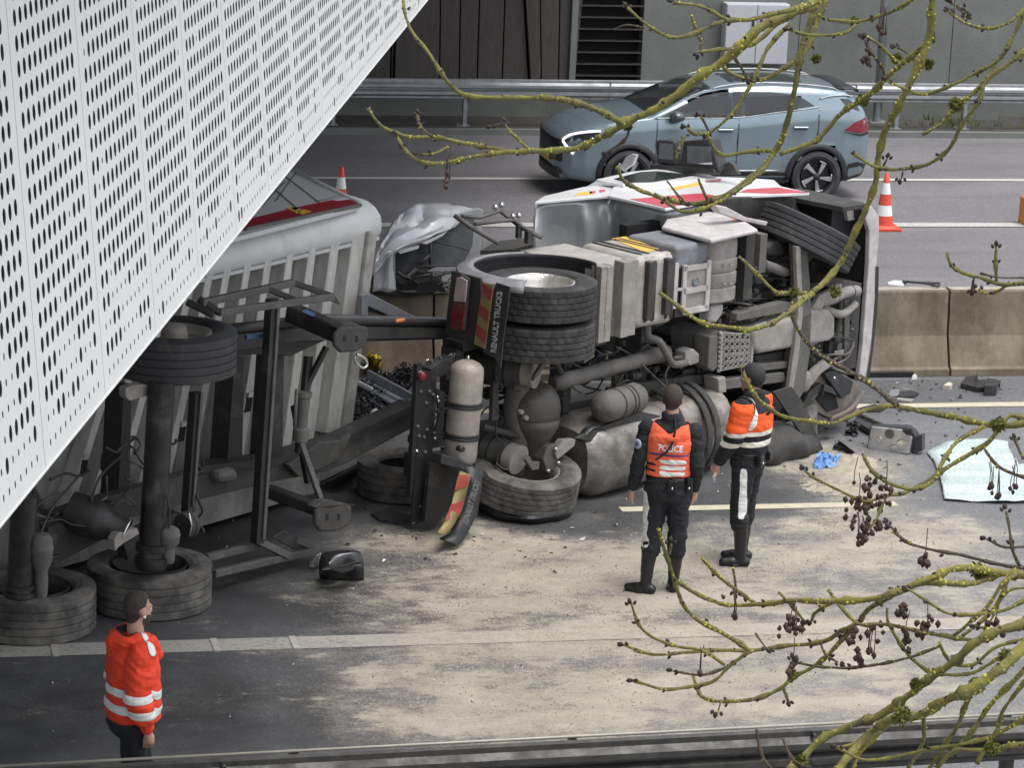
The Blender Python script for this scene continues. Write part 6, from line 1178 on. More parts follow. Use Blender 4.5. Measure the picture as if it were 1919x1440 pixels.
class Person:
    def __init__(s, name, label, base, heading, group=None, sc=1.0):
        s.sc = sc
        s.t = thing('person', label, 'person', base, group); s.b = np.array(base); h = math.radians(heading); s.f = V(math.sin(h), math.cos(h), 0); s.r = V(math.cos(h), -math.sin(h), 0)
    def W(s, p): return s.b+(s.r*p[0]+s.f*p[1]+V(0, 0, 1)*p[2])*s.sc
    def mesh(s, name, mt, prims, voxel=.009, smooth=3, wr=(0, 1), parent=None, flat=.0, build=True):
        mb = MB()
        for kind, pts in prims:
            if kind == 'l':
                P = [s.W(p[:3]) for p in pts]; r = [p[3]*s.sc for p in pts]; mb.tube(P, r, 14)
                for p, q in zip(P, r): mb.ball(p, q, 14, 8)
            elif kind == 'e':
                c, rad = pts[:3], pts[3:6]; mb.ball(s.W(c), s.sc, 18, 12, (s.r, s.f, V(0, 0, 1)), rad)
            else:
                R = []
                for (cx, cy, z, rx, ry) in pts:
                    ring = []
                    for k in range(28):
                        a = 2*math.pi*k/28; c_, s_ = math.cos(a), math.sin(a); q = (abs(c_)**2.5+abs(s_)**2.5)**(-1/2.5); ring.append(s.W((cx+c_*q*rx, cy+s_*q*ry, z)))
                    R.append(ring)
                mb.rings(R)
        me = bpy.data.meshes.new(name); me.from_pydata([tuple(p-s.b) for p in map(np.array, mb.v)], [], mb.f); bm = bmesh.new(); bm.from_mesh(me); bmesh.ops.recalc_face_normals(bm, faces=bm.faces[:]); bm.to_mesh(me); bm.free()
        o = bpy.data.objects.new(name, me); COL.objects.link(o); md = o.modifiers.new('r', 'REMESH'); md.mode = 'VOXEL'; md.voxel_size = voxel
        if smooth: m2 = o.modifiers.new('s', 'SMOOTH'); m2.iterations = smooth; m2.factor = .5
        bpy.context.view_layer.update(); m3 = bpy.data.meshes.new_from_object(o.evaluated_get(bpy.context.evaluated_depsgraph_get())); o.modifiers.clear(); o.data = m3; m3.name = name; bpy.data.meshes.remove(me)
        if wr[0]:
            co = np.empty(len(m3.vertices)*3, np.float32); m3.vertices.foreach_get('co', co); co = co.reshape(-1, 3); no = np.empty(len(m3.vertices)*3, np.float32); m3.vertex_normals.foreach_get('vector', no); no = no.reshape(-1, 3)
            d = np.array([noise.noise((c[0]*wr[1]+3, c[1]*wr[1], c[2]*wr[1]*2.1))*.6+.5*(.5-abs(noise.noise((c[0]*wr[1]*1.3, c[1]*wr[1]*1.3+7, c[2]*wr[1]*2.8+c[0]*6))))+.42*(.35-abs(noise.noise((c[0]*wr[1]*2.4+9, c[1]*wr[1]*2.4, c[2]*wr[1]*4.5-c[1]*9)))) for c in co]); co += no*(d*wr[0])[:, None]; m3.vertices.foreach_set('co', co.ravel())
        m3.materials.clear(); m3.materials.append(mt); m3.polygons.foreach_set('use_smooth', [True]*len(m3.polygons)); m3.update(); o.parent = parent or s.t; return o
    def local(s, c): c = np.array(c)/s.sc; return V(c@s.r, c@s.f, c[2])
    def patch(s, src, name, mt, pred, off=.004, parent=None, th=0.0, smooth=0):
        """a worn layer cut from the surface of a garment, lifted a few millimetres"""
        me = src.data; keep = [p for p in me.polygons if pred(s.local(p.center), s.local(p.normal))]
        if not keep: return None
        idx = {}; vs = []; fs = []
        for p in keep:
            f = []
            for vi in p.vertices:
                if vi not in idx: idx[vi] = len(vs); v = me.vertices[vi]; vs.append(v.co+v.normal*off)
                f.append(idx[vi])
            fs.append(f)
        ec = {}
        for f in fs:
            for i in range(len(f)): k = (min(f[i], f[i-1]), max(f[i], f[i-1])); ec[k] = ec.get(k, 0)+1
        nb = {}
        for (i, j), n_ in ec.items():
            if n_ == 1: nb.setdefault(i, []).append(j); nb.setdefault(j, []).append(i)
        vs = [Vector(v) for v in vs]
        for _ in range(22):
            nv = {i: vs[i]*.4+(vs[q[0]]+vs[q[1]])*.3 for i, q in nb.items() if len(q) == 2}
            for i, v in nv.items(): vs[i] = v
        m = bpy.data.meshes.new(name); m.from_pydata(vs, [], fs); m.materials.append(mt); m.polygons.foreach_set('use_smooth', [True]*len(m.polygons)); m.update()
        o = bpy.data.objects.new(name, m); COL.objects.link(o); o.parent = parent or s.t
        if smooth:
            q = o.modifiers.new('s', 'SMOOTH'); q.iterations = smooth; q.factor = .4
        if th: q = o.modifiers.new('thickness', 'SOLIDIFY'); q.thickness = th; q.offset = 1
        return o
    def text(s, txt, src, mt, x0, x1, z0, z1, parent, side=-1, curve=True):
        bv = BVHTree.FromPolygons([v.co for v in src.data.vertices], [p.vertices[:] for p in src.data.polygons])
        o = lettering(txt, None, V(0, 0, 0)+s.b, V(1, 0, 0), V(0, 0, 1), .05, mt, parent)
        for v in o.data.vertices:
            a, z, e = v.co.x, v.co.z, v.co.y; lx = lerp(x0, x1, a); lz = lerp(z0, z1, z); org = s.r*lx+s.f*(side*1.0)+V(0, 0, lz); hit = bv.ray_cast(Vector(org), Vector(-s.f*side))
            p = np.array(hit[0]) if hit[0] else org; v.co = Vector(p+s.f*side*(.006 if e > 0 else .009))
        return o
def hand(x, y, z, dx, dy, side, curl=.5):
    """palm, four unequal bent fingers, thumb; points down from the wrist (x, y, z)"""
    P = [('l', [(x, y, z, .028), (x+dx*.05, y+dy*.05, z-.05, .032), (x+dx*.09, y+dy*.09, z-.085, .03)])]
    for k, (ln, off) in enumerate(((.066, -.033), (.076, -.011), (.070, .011), (.054, .032))):
        b = (x+dx*.09+off*.25*side, y+dy*.09+off, z-.09); m_ = (b[0]+.012*side*-1*curl, b[1], b[2]-ln*.5); e = (b[0]-side*.034*curl, b[1], b[2]-ln*(.95-.3*curl)); P.append(('l', [(b[0], b[1], b[2]+.03, .0105), (*b, .0105), (*m_, .0098), (*e, .0085)]))
    P.append(('l', [(x, y+.02, z-.02, .014), (x-side*.016, y+.045, z-.055, .0125), (x-side*.022, y+.052, z-.085, .0105)])); return P
def head(cx, cy, z, turn=0):
    """head with brow, nose, chin, ears; turn in degrees about the neck"""
    t = math.radians(turn); c, s_ = math.cos(t), math.sin(t); q = lambda x, y, zz: (cx+x*c+y*s_, cy-x*s_+y*c, z+zz)
    return [('e', (*q(0, -.012, .03), .076, .092, .098)), ('e', (*q(0, .022, -.04), .060, .068, .078)), ('l', [(*q(0, .075, -.085), .026), (*q(0, .06, -.10), .028)]), ('l', [(*q(0, .092, .005), .012), (*q(0, .106, -.025), .014), (*q(0, .100, -.03), .013)]), ('l', [(*q(-.04, .082, .022), .012), (*q(.04, .082, .022), .012)]), ('l', [(*q(-.02, .088, -.058), .010), (*q(.02, .088, -.058), .010)]),
            ('e', (*q(-.079, -.005, -.01), .010, .020, .032)), ('e', (*q(.079, -.005, -.01), .010, .020, .032)), ('l', [(cx, cy-.02, z-.06, .056), (cx, cy-.02, z-.16, .062)])], q
def body(P, arms, legs, hd, lean=0):
    pr = [('t', [(0, 0, .86, .14, .09), (0, 0, .95, .16, .11), (0, 0, 1.05, .145, .10), (0, .0, 1.2, .155, .115), (0, -.005, 1.36, .17, .12), (0, -.01, 1.45, .13, .085), (0, -.02, 1.50, .07, .06)])]
    for L in legs: pr.append(('l', L))
    for A in arms: pr.append(('l', A[0])); pr += A[1]
    return P.mesh('body', m_skin, pr+hd, .0085, 2)
def face(P, q, beard=False):
    for x in (-.031, .031):
        mb = MB(); mb.ball(P.W(q(x, .077, .004)), .0105, 10, 7); e = mb.build('eye', m_eye, P.t); mb = MB(); mb.ball(P.W(q(x, .085, .004)), .005, 8, 5); mb.build('pupil', m_dark, e)
def boots(P, feet):
    for (ax, ay, kx, ky, kz, toe) in feet:
        t = math.radians(toe); dx, dy = math.sin(t), math.cos(t)
        P.mesh('boot', m_boot, [('l', [(kx, ky, kz, .072), (lerp(kx, ax, .5), lerp(ky, ay, .5), lerp(kz, .09, .4), .062), (ax, ay, .11, .048), (ax, ay, .06, .047)]), ('l', [(ax-dx*.05, ay-dy*.05, .042, .042), (ax+dx*.07, ay+dy*.07, .045, .044), (ax+dx*.15, ay+dy*.15, .036, .036)]), ('t', [(ax+dx*.05, ay+dy*.05, .006, .05, .05), (ax+dx*.05, ay+dy*.05, .02, .052, .052)])], .009, 2, (.004, 9))
# ---- police officer in a vest, seen from behind
b1 = G(1240, 1113, 0); Pz = Person('p', 'police officer with short hair in a black uniform and orange vest, standing with back turned', b1, 20, 'police officers standing by the wreck')
hd, q = head(0, .0, 1.675, -6); armL = ([(-.195, -.01, 1.42, .052), (-.245, -.05, 1.16, .045), (-.285, .0, .92, .034)], hand(-.29, .01, .90, -.15, .1, -1, .6)); armR = ([(.195, -.01, 1.42, .052), (.232, -.04, 1.15, .045), (.215, .06, .93, .034)], hand(.215, .07, .91, 0, .2, 1, .6))
legs = [[(-.09, 0, .92, .085), (-.105, .01, .52, .06), (-.135, -.03, .1, .042)], [(.09, 0, .92, .085), (.10, .03, .52, .06), (.085, .10, .1, .042)]]
bd = body(Pz, [armL, armR], legs, hd); face(Pz, q)
hair_p = lambda zc, tilt=0, fr=.03: (lambda c, n: c[2] > zc-.085 and (c[1] < fr-.02+(c[2]-zc)*.5 or c[2] > zc+.085) and not (abs(c[0]) > .074 and c[2] < zc+.03 and abs(c[1]) < .03) and c[2] > zc-.02+c[1]*.7)
Pz.patch(bd, 'hair', m_hairb, hair_p(1.675), .005, th=.003)
up = [('t', [(0, 0, .93, .175, .12), (0, 0, 1.02, .172, .12), (0, 0, 1.12, .168, .12), (0, 0, 1.25, .178, .13), (0, -.01, 1.38, .185, .13), (0, -.012, 1.455, .15, .10), (0, -.02, 1.51, .085, .075), (0, -.02, 1.565, .075, .07)])]
for A in (armL, armR): up.append(('l', [(*A[0][0][:3], .074), (*lerp(np.array(A[0][0][:3]), np.array(A[0][1][:3]), .5), .066), (*A[0][1][:3], .060), (*lerp(np.array(A[0][1][:3]), np.array(A[0][2][:3]), .6), .054), (*A[0][2][:3], .047)]))
jk = Pz.mesh('jacket', m_navy, up, .007, 3, (.020, 7))
def trousers(P, hip, L, kn=.10): return P.mesh('trousers', m_navy, [('t', [(0, 0, .83, .15, .12), (0, 0, .90, .185, .135), (0, 0, .99, .18, .13), (0, 0, 1.03, .175, .125)])]+[('l', [(l[0][0], l[0][1], .88, .105), (*lerp(np.array(l[0][:3]), np.array(l[1][:3]), .5), .092), (*l[1][:3], .075), (*lerp(np.array(l[1][:3]), np.array(l[2][:3]), .28), .078), (*lerp(np.array(l[1][:3]), np.array(l[2][:3]), .36), .074)]) for l in L], .0085, 2, (.022, 8))
tz = trousers(Pz, 0, legs)
boots(Pz, [(-.135, -.03, -.118, -.008, .42, -82), (.085, .10, .093, .06, .42, -10)])
ve = Pz.patch(jk, 'vest', m_vest, lambda c, n: 1.045 < c[2] < 1.475-.85*max(0, .085-abs(c[0])) and abs(c[0]) < .178-max(0, c[2]-1.3)*.22 and abs(c[1]) < .5, .012, th=.006, smooth=3)
for z0, z1 in ((1.165, 1.20), (1.11, 1.145), (1.06, 1.095)): Pz.patch(jk, 'reflective_band', m_refl, lambda c, n, a=z0, b=z1: a < c[2]-.0*c[0] < b and -.07 < c[0] < .14 and c[1] < .03, .021, ve)
for z0 in (1.135, 1.083): Pz.patch(jk, 'side_strap', m_navy, lambda c, n, a=z0: a < c[2] < a+.022 and -.19 < c[0] < -.085 and c[1] < .05, .021, ve)
Pz.patch(jk, 'violet_band', m_purple, lambda c, n: 1.232 < c[2] < 1.25 and abs(c[0]) < .165 and c[1] < .03, .021, ve)
Pz.text('POLICE', ve, m_wlet, -.085, .118, 1.268, 1.33, ve)
mb = MB(); mb.tube(spline([Pz.W(p) for p in ((.03, -.08, 1.56), (.045, -.15, 1.47), (.03, -.175, 1.36), (-.02, -.178, 1.27), (-.10, -.175, 1.2))], 5), .009, 6); mb.build('radio_cable', m_navy, Pz.t); mb = MB(); mb.box(Pz.W((.03, -.17, 1.385)), (.10, .03, .03), (Pz.r, Pz.f, V(0, 0, 1))); mb.build('clip', m_vest, Pz.t, bev=.004)
mb = MB(); mb.lathe(Pz.W((-.262, -.085, 1.30)), nrm(-Pz.r*.6-Pz.f*.75), [(.042, 0), (.042, .006), (.03, .007), (0, .007)], 20); bdg = mb.build('arm_badge', mat('pale_blue_badge', (.42, .46, .60), .5), Pz.t); mb = MB(); mb.lathe(Pz.W((-.266, -.09, 1.30)), nrm(-Pz.r*.6-Pz.f*.75), [(.018, .006), (.014, .007), (0, .007)], 12); mb.build('badge_emblem', mat('badge_violet', (.10, .09, .26), .5), bdg)
bl = Pz.mesh('belt', m_boot, [('t', [(0, 0, .99, .188, .138), (0, 0, 1.035, .188, .138)])], .009, 1)
def pouch(P, x, y, z, w=.07, h=.09, stud=True): 
    mb = MB(); mb.box(P.W((x, y, z)), (w, .05, h), (P.r, P.f, V(0, 0, 1))); o = mb.build('pouch', m_boot, P.t, bev=.012)
    if stud: mb = MB(); mb.ball(P.W((x, y-.028, z-h*.18)), .010, 8, 5); mb.build('stud', m_chrome, o)
pouch(Pz, .05, -.155, .985, .085, .10); pouch(Pz, .185, -.09, .985, .05, .13); pouch(Pz, .19, .02, .93, .04, .2, False)
Pz.patch(tz, 'side_stripe', m_refl, lambda c, n: c[0] < -.06 and n[0] < -.35 and abs(c[1]+.045) < .036 and .40 < c[2] < .90, .004, smooth=2)
# ---- police officer in orange and black jacket, turned to the side
b2 = G(1390, 1056, 0); Pw = Person('p', 'dark haired police officer in orange and black jacket with white striped trousers, head turned aside', b2, -52, 'police officers standing by the wreck')
hd, q = head(0, .01, 1.645, 8); armL = ([(-.20, .0, 1.42, .055), (-.24, .05, 1.16, .045), (-.20, .18, .95, .034)], hand(-.20, .19, .93, .0, .35, -1, .7)); armR = ([(.20, .0, 1.42, .055), (.25, .06, 1.16, .045), (.12, .22, 1.06, .034)], hand(.10, .23, 1.06, -.4, .3, 1, .7))
legs = [[(-.09, 0, .92, .085), (-.10, .02, .52, .06), (-.10, -.02, .1, .042)], [(.09, 0, .92, .085), (.10, .03, .52, .06), (.10, .04, .1, .042)]]
bd = body(Pw, [armL, armR], legs, hd); face(Pw, q); Pw.patch(bd, 'hair', mat('black_hair', (.014, .012, .012), .55, var=.4, vs=60, bump=.5, bs=160), hair_p(1.645), .010, th=.006)
up = [('t', [(0, 0, .97, .18, .135), (0, 0, 1.05, .185, .145), (0, -.005, 1.12, .19, .15), (0, -.01, 1.25, .195, .155), (0, -.012, 1.38, .195, .15), (0, -.012, 1.45, .16, .11), (0, -.02, 1.495, .09, .08), (0, -.02, 1.545, .08, .075)])]
for A in (armL, armR): up.append(('l', [(*A[0][0][:3], .092), (*lerp(np.array(A[0][0][:3]), np.array(A[0][1][:3]), .5), .082), (*A[0][1][:3], .074), (*lerp(np.array(A[0][1][:3]), np.array(A[0][2][:3]), .6), .064), (*A[0][2][:3], .055)]))
jk = Pw.mesh('jacket', m_navy, up, .007, 3, (.020, 6.5))
Pw.patch(jk, 'orange_upper', m_hi, lambda c, n: 1.225 < c[2] < 1.475 and not (abs(c[0]) < .13 and c[2] > 1.43) and not (-.03 < c[0]+.165 < .035 and c[1] < 0 and c[2] < 1.36 and False), .006, th=.003, smooth=2)
Pw.patch(jk, 'shoulder_yoke', m_navy, lambda c, n: c[2] > 1.385 and c[0] < .0 and c[0] > -.20 and c[1] < .06 and c[2] > 1.40+c[0]*.1, .012)
for z0, z1 in ((1.185, 1.228), (1.09, 1.135)): Pw.patch(jk, 'reflective_band', m_reflc, lambda c, n, a=z0, b=z1: a < c[2] < b, .008)
Pw.patch(jk, 'shoulder_stripe', m_refl, lambda c, n: abs(c[0]+.16+(1.45-c[2])*.15) < .014 and c[1] < .02 and c[2] > 1.24, .014)
tz = trousers(Pw, 0, legs); boots(Pw, [(-.10, -.02, -.10, .0, .44, -30), (.10, .04, .10, .035, .44, -20)])
Pw.patch(tz, 'side_stripe', m_refl, lambda c, n: c[0] < -.07 and n[0] < -.25 and abs(c[1]+.035) < .028 and .44 < c[2] < .90, .004, smooth=2)
Pw.mesh('belt', m_boot, [('t', [(0, 0, .975, .19, .142), (0, 0, 1.02, .19, .142)])], .009, 1); pouch(Pw, -.11, -.15, .97, .08, .10); pouch(Pw, .1, -.15, .97, .07, .08, False)
o = crumple('paper', m_liv, [Pw.W(p) for p in ((-.235, .20, .83), (-.18, .22, .83), (-.185, .235, .74), (-.24, .21, .74))], .02, 3, None, 6); tag(o, 'folded white paper held in the hand of the police officer in the orange jacket', 'paper')
# ---- bearded worker in a red orange hooded jacket at lower left
b3 = G(243, 1566, 0); Pr = Person('p', 'bearded man in red orange hooded work jacket with white bands, walking with head turned', b3, 76, None, .92)
hd, q = head(.0, .04, 1.70, -12); armR = ([(.20, .0, 1.41, .055), (.25, -.05, 1.13, .045), (.245, .03, .90, .034)], hand(.245, .035, .88, .0, .1, 1, .85)); armL = ([(-.20, .0, 1.41, .055), (-.25, -.02, 1.13, .045), (-.22, .10, .90, .034)], hand(-.22, .11, .88, .0, .2, -1, .8))
legs = [[(-.09, 0, .92, .09), (-.10, .12, .50, .06), (-.10, .16, .1, .042)], [(.09, 0, .92, .09), (.10, -.02, .50, .06), (.10, -.18, .12, .042)]]
bd = body(Pr, [armR, armL], legs, hd); face(Pr, q); Pr.patch(bd, 'hair', m_hairb, lambda c, n: c[2] > 1.61+max(0, c[1]+.02)*.8 and (c[1] < .05+(c[2]-1.70)*.35 or c[2] > 1.785) and not (abs(c[0]) > .074 and c[2] < 1.73 and abs(c[1]-.035) < .03), .007, th=.004)
Pr.patch(bd, 'beard', m_beard, lambda c, n: 1.575 < c[2] < 1.665 and c[1] > .055 and n[2] < .75 and not (c[1] > .125 and c[2] > 1.635), .004)
up = [('t', [(0, .01, .87, .17, .14), (0, .01, .91, .20, .175), (0, .015, 1.0, .205, .185), (0, .015, 1.12, .20, .18), (0, .01, 1.27, .205, .17), (0, .0, 1.38, .195, .155), (0, -.005, 1.45, .155, .12), (0, -.005, 1.52, .095, .09)]), ('l', [(-.09, -.09, 1.49, .055), (0, -.125, 1.475, .07), (.09, -.09, 1.49, .055)]), ('l', [(.09, -.09, 1.49, .055), (.105, .0, 1.515, .045), (.075, .09, 1.47, .04)]), ('l', [(-.09, -.09, 1.49, .055), (-.105, .0, 1.515, .045), (-.075, .09, 1.47, .04)]), ('l', [(-.06, .13, 1.46, .04), (-.02, .17, 1.36, .035)]), ('l', [(.06, .12, 1.47, .04), (.04, .165, 1.36, .04)])]
for A in (armR, armL): up.append(('l', [(*A[0][0][:3], .105), (*lerp(np.array(A[0][0][:3]), np.array(A[0][1][:3]), .5), .096), (*A[0][1][:3], .088), (*lerp(np.array(A[0][1][:3]), np.array(A[0][2][:3]), .62), .08), (*lerp(np.array(A[0][1][:3]), np.array(A[0][2][:3]), .8), .055), (*A[0][2][:3], .045)]))
jk = Pr.mesh('jacket', m_hired, up, .007, 3, (.024, 6))
for z0, z1 in ((1.105, 1.165), (.985, 1.045)): Pr.patch(jk, 'reflective_band', m_refl, lambda c, n, a=z0, b=z1: a < c[2]+(-.035*min(1, max(0, (c[1]-.07)/.05)) if abs(c[0]) < .26 else 0)*-1 < b, .006)
for sx in (-1, 1): Pr.patch(jk, 'shoulder_band', m_refl, lambda c, n, k=sx: c[2] > 1.40 and abs(c[1]-.045) < .026 and .07 < c[0]*k < .3 and n[2] > .25, .008)
Pr.patch(jk, 'hood_lining', m_navy, lambda c, n: c[2] > 1.53 and abs(c[0]) < .09 and -.10 < c[1] < .09, .004)
Pr.mesh('trousers', m_navy, [('t', [(0, 0, .78, .16, .13), (0, 0, .86, .21, .165), (0, .005, .91, .20, .15)])]+[('l', [(l[0][0], l[0][1], .84, .115), (*lerp(np.array(l[0][:3]), np.array(l[1][:3]), .5), .10), (*l[1][:3], .085), (*lerp(np.array(l[1][:3]), np.array(l[2][:3]), .8), .075)]) for l in legs], .01, 2, (.013, 7))
boots(Pr, [(-.10, .16, -.10, .14, .25, -5), (.10, -.18, .10, -.13, .25, 5)])
mb = MB(); mb.ball(Pr.W(q(.082, .0, -.035)), .012, 8, 6); mb.build('earpiece', m_liv, Pr.t)

# ---- driver inside the passing car
bdv = CP(1.32, .38, .22); Pd = Person('p', 'driver in a red jacket seated behind the wheel of the passing car', bdv, -90)
hd, q = head(0, .0, 1.03, 0); aL = ([(-.19, .0, .80, .05), (-.24, .16, .62, .045), (-.12, .38, .70, .034)], hand(-.11, .40, .76, .1, .2, -1, .8)); aR = ([(.19, .0, .80, .05), (.24, .16, .62, .045), (.12, .38, .70, .034)], hand(.11, .40, .76, -.1, .2, 1, .8))
Pd.mesh('body', m_skin, [('t', [(0, 0, .40, .16, .12), (0, 0, .6, .16, .11), (0, 0, .76, .18, .11), (0, 0, .84, .10, .08)]), ('l', [(-.1, 0, .44, .08), (-.12, .42, .50, .06), (-.12, .55, .2, .05)]), ('l', [(.1, 0, .44, .08), (.12, .42, .50, .06), (.12, .55, .2, .05)]), ('l', aL[0]), ('l', aR[0])]+aL[1]+aR[1]+hd, .014, 2)
Pd.mesh('jacket', mat('driver_jacket', (.42, .07, .05), .8), [('t', [(0, 0, .40, .19, .15), (0, 0, .6, .19, .14), (0, 0, .78, .20, .13), (0, 0, .86, .12, .09)]), ('l', [(-.19, .0, .80, .075), (-.24, .16, .62, .06), (-.13, .36, .69, .05)]), ('l', [(.19, .0, .80, .075), (.24, .16, .62, .06), (.13, .36, .69, .05)])], .014, 2)
Pd.mesh('trousers', m_navy, [('l', [(-.1, .02, .44, .10), (-.12, .42, .50, .075), (-.12, .55, .2, .06)]), ('l', [(.1, .02, .44, .10), (.12, .42, .50, .075), (.12, .55, .2, .06)])], .014, 2)
Pd.mesh('hair', m_hairb, [('e', (0, -.02, 1.075, .082, .095, .075))], .012, 1)
# ================================================================== ASH TREE, BARE BRANCHES WITH LICHEN
def bark(name, a, b, c, am):
    m = bpy.data.materials.new(name); m.use_nodes = True; t = m.node_tree; N = t.nodes; L = t.links.new; bs = N['Principled BSDF']; bs.inputs['Roughness'].default_value = .85
    tc = N.new('ShaderNodeTexCoord'); n1 = N.new('ShaderNodeTexNoise'); n1.inputs['Scale'].default_value = 26; n1.inputs['Detail'].default_value = 6; n1.inputs['Roughness'].default_value = .7; L(tc.outputs['Object'], n1.inputs[0])
    n2 = N.new('ShaderNodeTexNoise'); n2.inputs['Scale'].default_value = 130; n2.inputs['Detail'].default_value = 6; n2.inputs['Roughness'].default_value = .8; L(tc.outputs['Object'], n2.inputs[0])
    r = N.new('ShaderNodeValToRGB'); e = r.color_ramp.elements; e[0].position = .36; e[0].color = (*a, 1); e[1].position = .72; e[1].color = (*c, 1); k = r.color_ramp.elements.new(.5-.06*am); k.color = (*b, 1)
    ad = N.new('ShaderNodeMath'); ad.operation = 'MULTIPLY_ADD'; ad.inputs[1].default_value = .45; L(n2.outputs[0], ad.inputs[0]); sc = N.new('ShaderNodeMath'); sc.operation = 'MULTIPLY'; sc.inputs[1].default_value = .6+.12*am; L(n1.outputs[0], sc.inputs[0]); L(sc.outputs[0], ad.inputs[2]); L(ad.outputs[0], r.inputs[0]); L(r.outputs[0], bs.inputs['Base Color'])
    bp = N.new('ShaderNodeBump'); bp.inputs['Strength'].default_value = .8; bp.inputs['Distance'].default_value = .006; L(n2.outputs[0], bp.inputs['Height']); L(bp.outputs[0], bs.inputs['Normal']); return m
m_b1 = bark('lichen_bark', (.035, .029, .022), (.095, .087, .04), (.24, .225, .044), .8); m_b2 = bark('yellow_lichen_bark', (.045, .039, .026), (.12, .11, .042), (.27, .25, .048), .9); m_b3 = bark('brown_twig_bark', (.035, .026, .022), (.065, .05, .038), (.12, .10, .055), .4)
m_bud = mat('dark_bud', (.028, .018, .015), .75, var=.3); m_key = mat('brown_seed', (.052, .028, .019), .75, var=.4, vs=30); m_moss = mat('moss', (.105, .11, .018), .95, var=.45, vs=40)
UP, LO = 8.6, 7.6
tree = thing('ash_tree', 'leafless ash tree reaching in from the side, twigs coated in yellow green lichen', 'tree', (0, 0, 0))
tk0 = atD(2650, 700, 9.2); tree.location = Vector((tk0[0], tk0[1], 0))
trunk_pts = [V(tk0[0]+.1*math.sin(z*.8), tk0[1]+.08*math.cos(z), z) for z in np.linspace(-.02, 12.5, 14)]
mb = MB(); mb.tube(trunk_pts, [lerp(.24, .07, i/13) for i in range(14)], 14); mb.build('trunk', m_b1, tree)
bi = [0]
buds, keys, flakes = [], [], []
def knobs(u): return 0
def br(pts, r0, r1, dist, mt=None, name='branch', bud=True, wob=.35):
    """branch along photo points at its own distance from the camera; widths r0 to r1 are diameters in photo pixels"""
    bi[0] += 1; sd = bi[0]*3.7; P = []; m = len(pts); L_ = [0]
    for i in range(1, m): L_.append(L_[-1]+math.hypot(pts[i][0]-pts[i-1][0], pts[i][1]-pts[i-1][1]))
    for i, (u, v) in enumerate(pts): P.append(atD(u, v, dist+wob*noise.noise((u*.0022, v*.0022, 1.0+dist))+.12*noise.noise((sd, L_[i]*.004, 0))*min(1, 1)))
    n = 7; Q = spline(P, n); tot = L_[-1]; R = []; node = 0; acc = 0
    seg = np.cumsum([0]+[np.linalg.norm(Q[i+1]-Q[i]) for i in range(len(Q)-1)]); tl = seg[-1]; S = np.linspace(0, tl, max(12, int(tl/.012))); Q2 = []
    for s in S: i = min(int(np.searchsorted(seg, s, 'right'))-1, len(Q)-2); Q2.append(lerp(Q[i], Q[i+1], (s-seg[i])/max(seg[i+1]-seg[i], 1e-6)))
    step = rnd.uniform(.085, .13); nxt = step*.5; k = dist/FOC*.5
    for s, p in zip(S, Q2):
        r = lerp(r0, r1, s/tl)*.86*k*(1+.22*noise.noise((p[0]*28, p[1]*28, p[2]*28+sd))); dn = (s % step)/step; r *= 1+.5*math.exp(-((dn-.5)*step/.012)**2); R.append(max(r, .0018))
        if bud and s > nxt and r1 < 9 and s < tl:
            nxt += step; j = len(R)-1; t = nrm(Q2[min(j+1, len(Q2)-1)]-Q2[max(j-1, 0)]); a = nrm(np.cross(t, CW)); a = a*math.cos(sd+s*9)+CW*math.sin(sd+s*9)*.5
            for sg in (-1, 1):
                if rnd.random() < (.75 if s > tl*.35 else .3): buds.append((p+a*sg*r*1.05, t+a*sg*1.0, rnd.uniform(.0038, .0062)))
    jit = [V(noise.noise((p[0]*9+sd, p[1]*9, p[2]*9)), noise.noise((p[0]*9, p[1]*9+sd, 5)), noise.noise((3, p[1]*9, p[2]*9+sd)))*.010 for p in Q2]
    mb = MB(); mb.tube([p+j for p, j in zip(Q2, jit)], R, 9)
    for i_ in range(len(R)):
        c_ = Q2[i_]+jit[i_]
        for k_ in range(9):
            v_ = np.array(mb.v[i_*9+k_]); mb.v[i_*9+k_] = tuple(c_+(v_-c_)*(1+.34*noise.noise(v_*90)+.22*noise.noise(v_*45)))
    for _ in range(int(tl/.0030)):
        i_ = rnd.randrange(len(R)); k_ = rnd.randrange(9); v_ = np.array(mb.v[i_*9+k_])
        if R[i_] < .0035 and rnd.random() < .6: continue
        if noise.noise(v_*7+3) > -.12 or rnd.random() < .2: flakes.append((v_, nrm(v_-(Q2[i_]+jit[i_])), rnd.uniform(.0022, .0052)*min(1.25, .6+R[i_]*40)))
    mb.build(name, mt or m_b1, tree)
    if bud and r1 < 7: t = nrm(Q2[-1]-Q2[-4]); buds.append((Q2[-1]+t*.006, t, .0075)); buds.append((Q2[-1]+jit[-1]+CR*.008, t+CR*.6, .0055)); buds.append((Q2[-1]-CR*.008, t-CR*.6, .0055))
def Z(pts, s, ox, oy): return [(ox+x/s, oy+y/s) for x, y in pts]
c6 = lambda *p: Z(p, 2.495, 1150, 0)
c5 = lambda *p: Z(p, 3.308, 660, 0)
c4 = lambda *p: Z(p, 2.4, 1119, 840)
c7 = lambda *p: Z(p, 4.09, 1450, 640)
# limbs outside the picture
def limb(z, end, r0, r1):
    a = V(*[np.interp(z, [q[2] for q in trunk_pts], [q[i] for q in trunk_pts]) for i in range(3)]); mid = lerp(a, end, .5)+V(0, 0, .35); mb = MB(); mb.tube(spline([a, mid, end], 8), [lerp(r0, r1, i/16) for i in range(17)], 10); mb.build('limb', m_b1, tree)
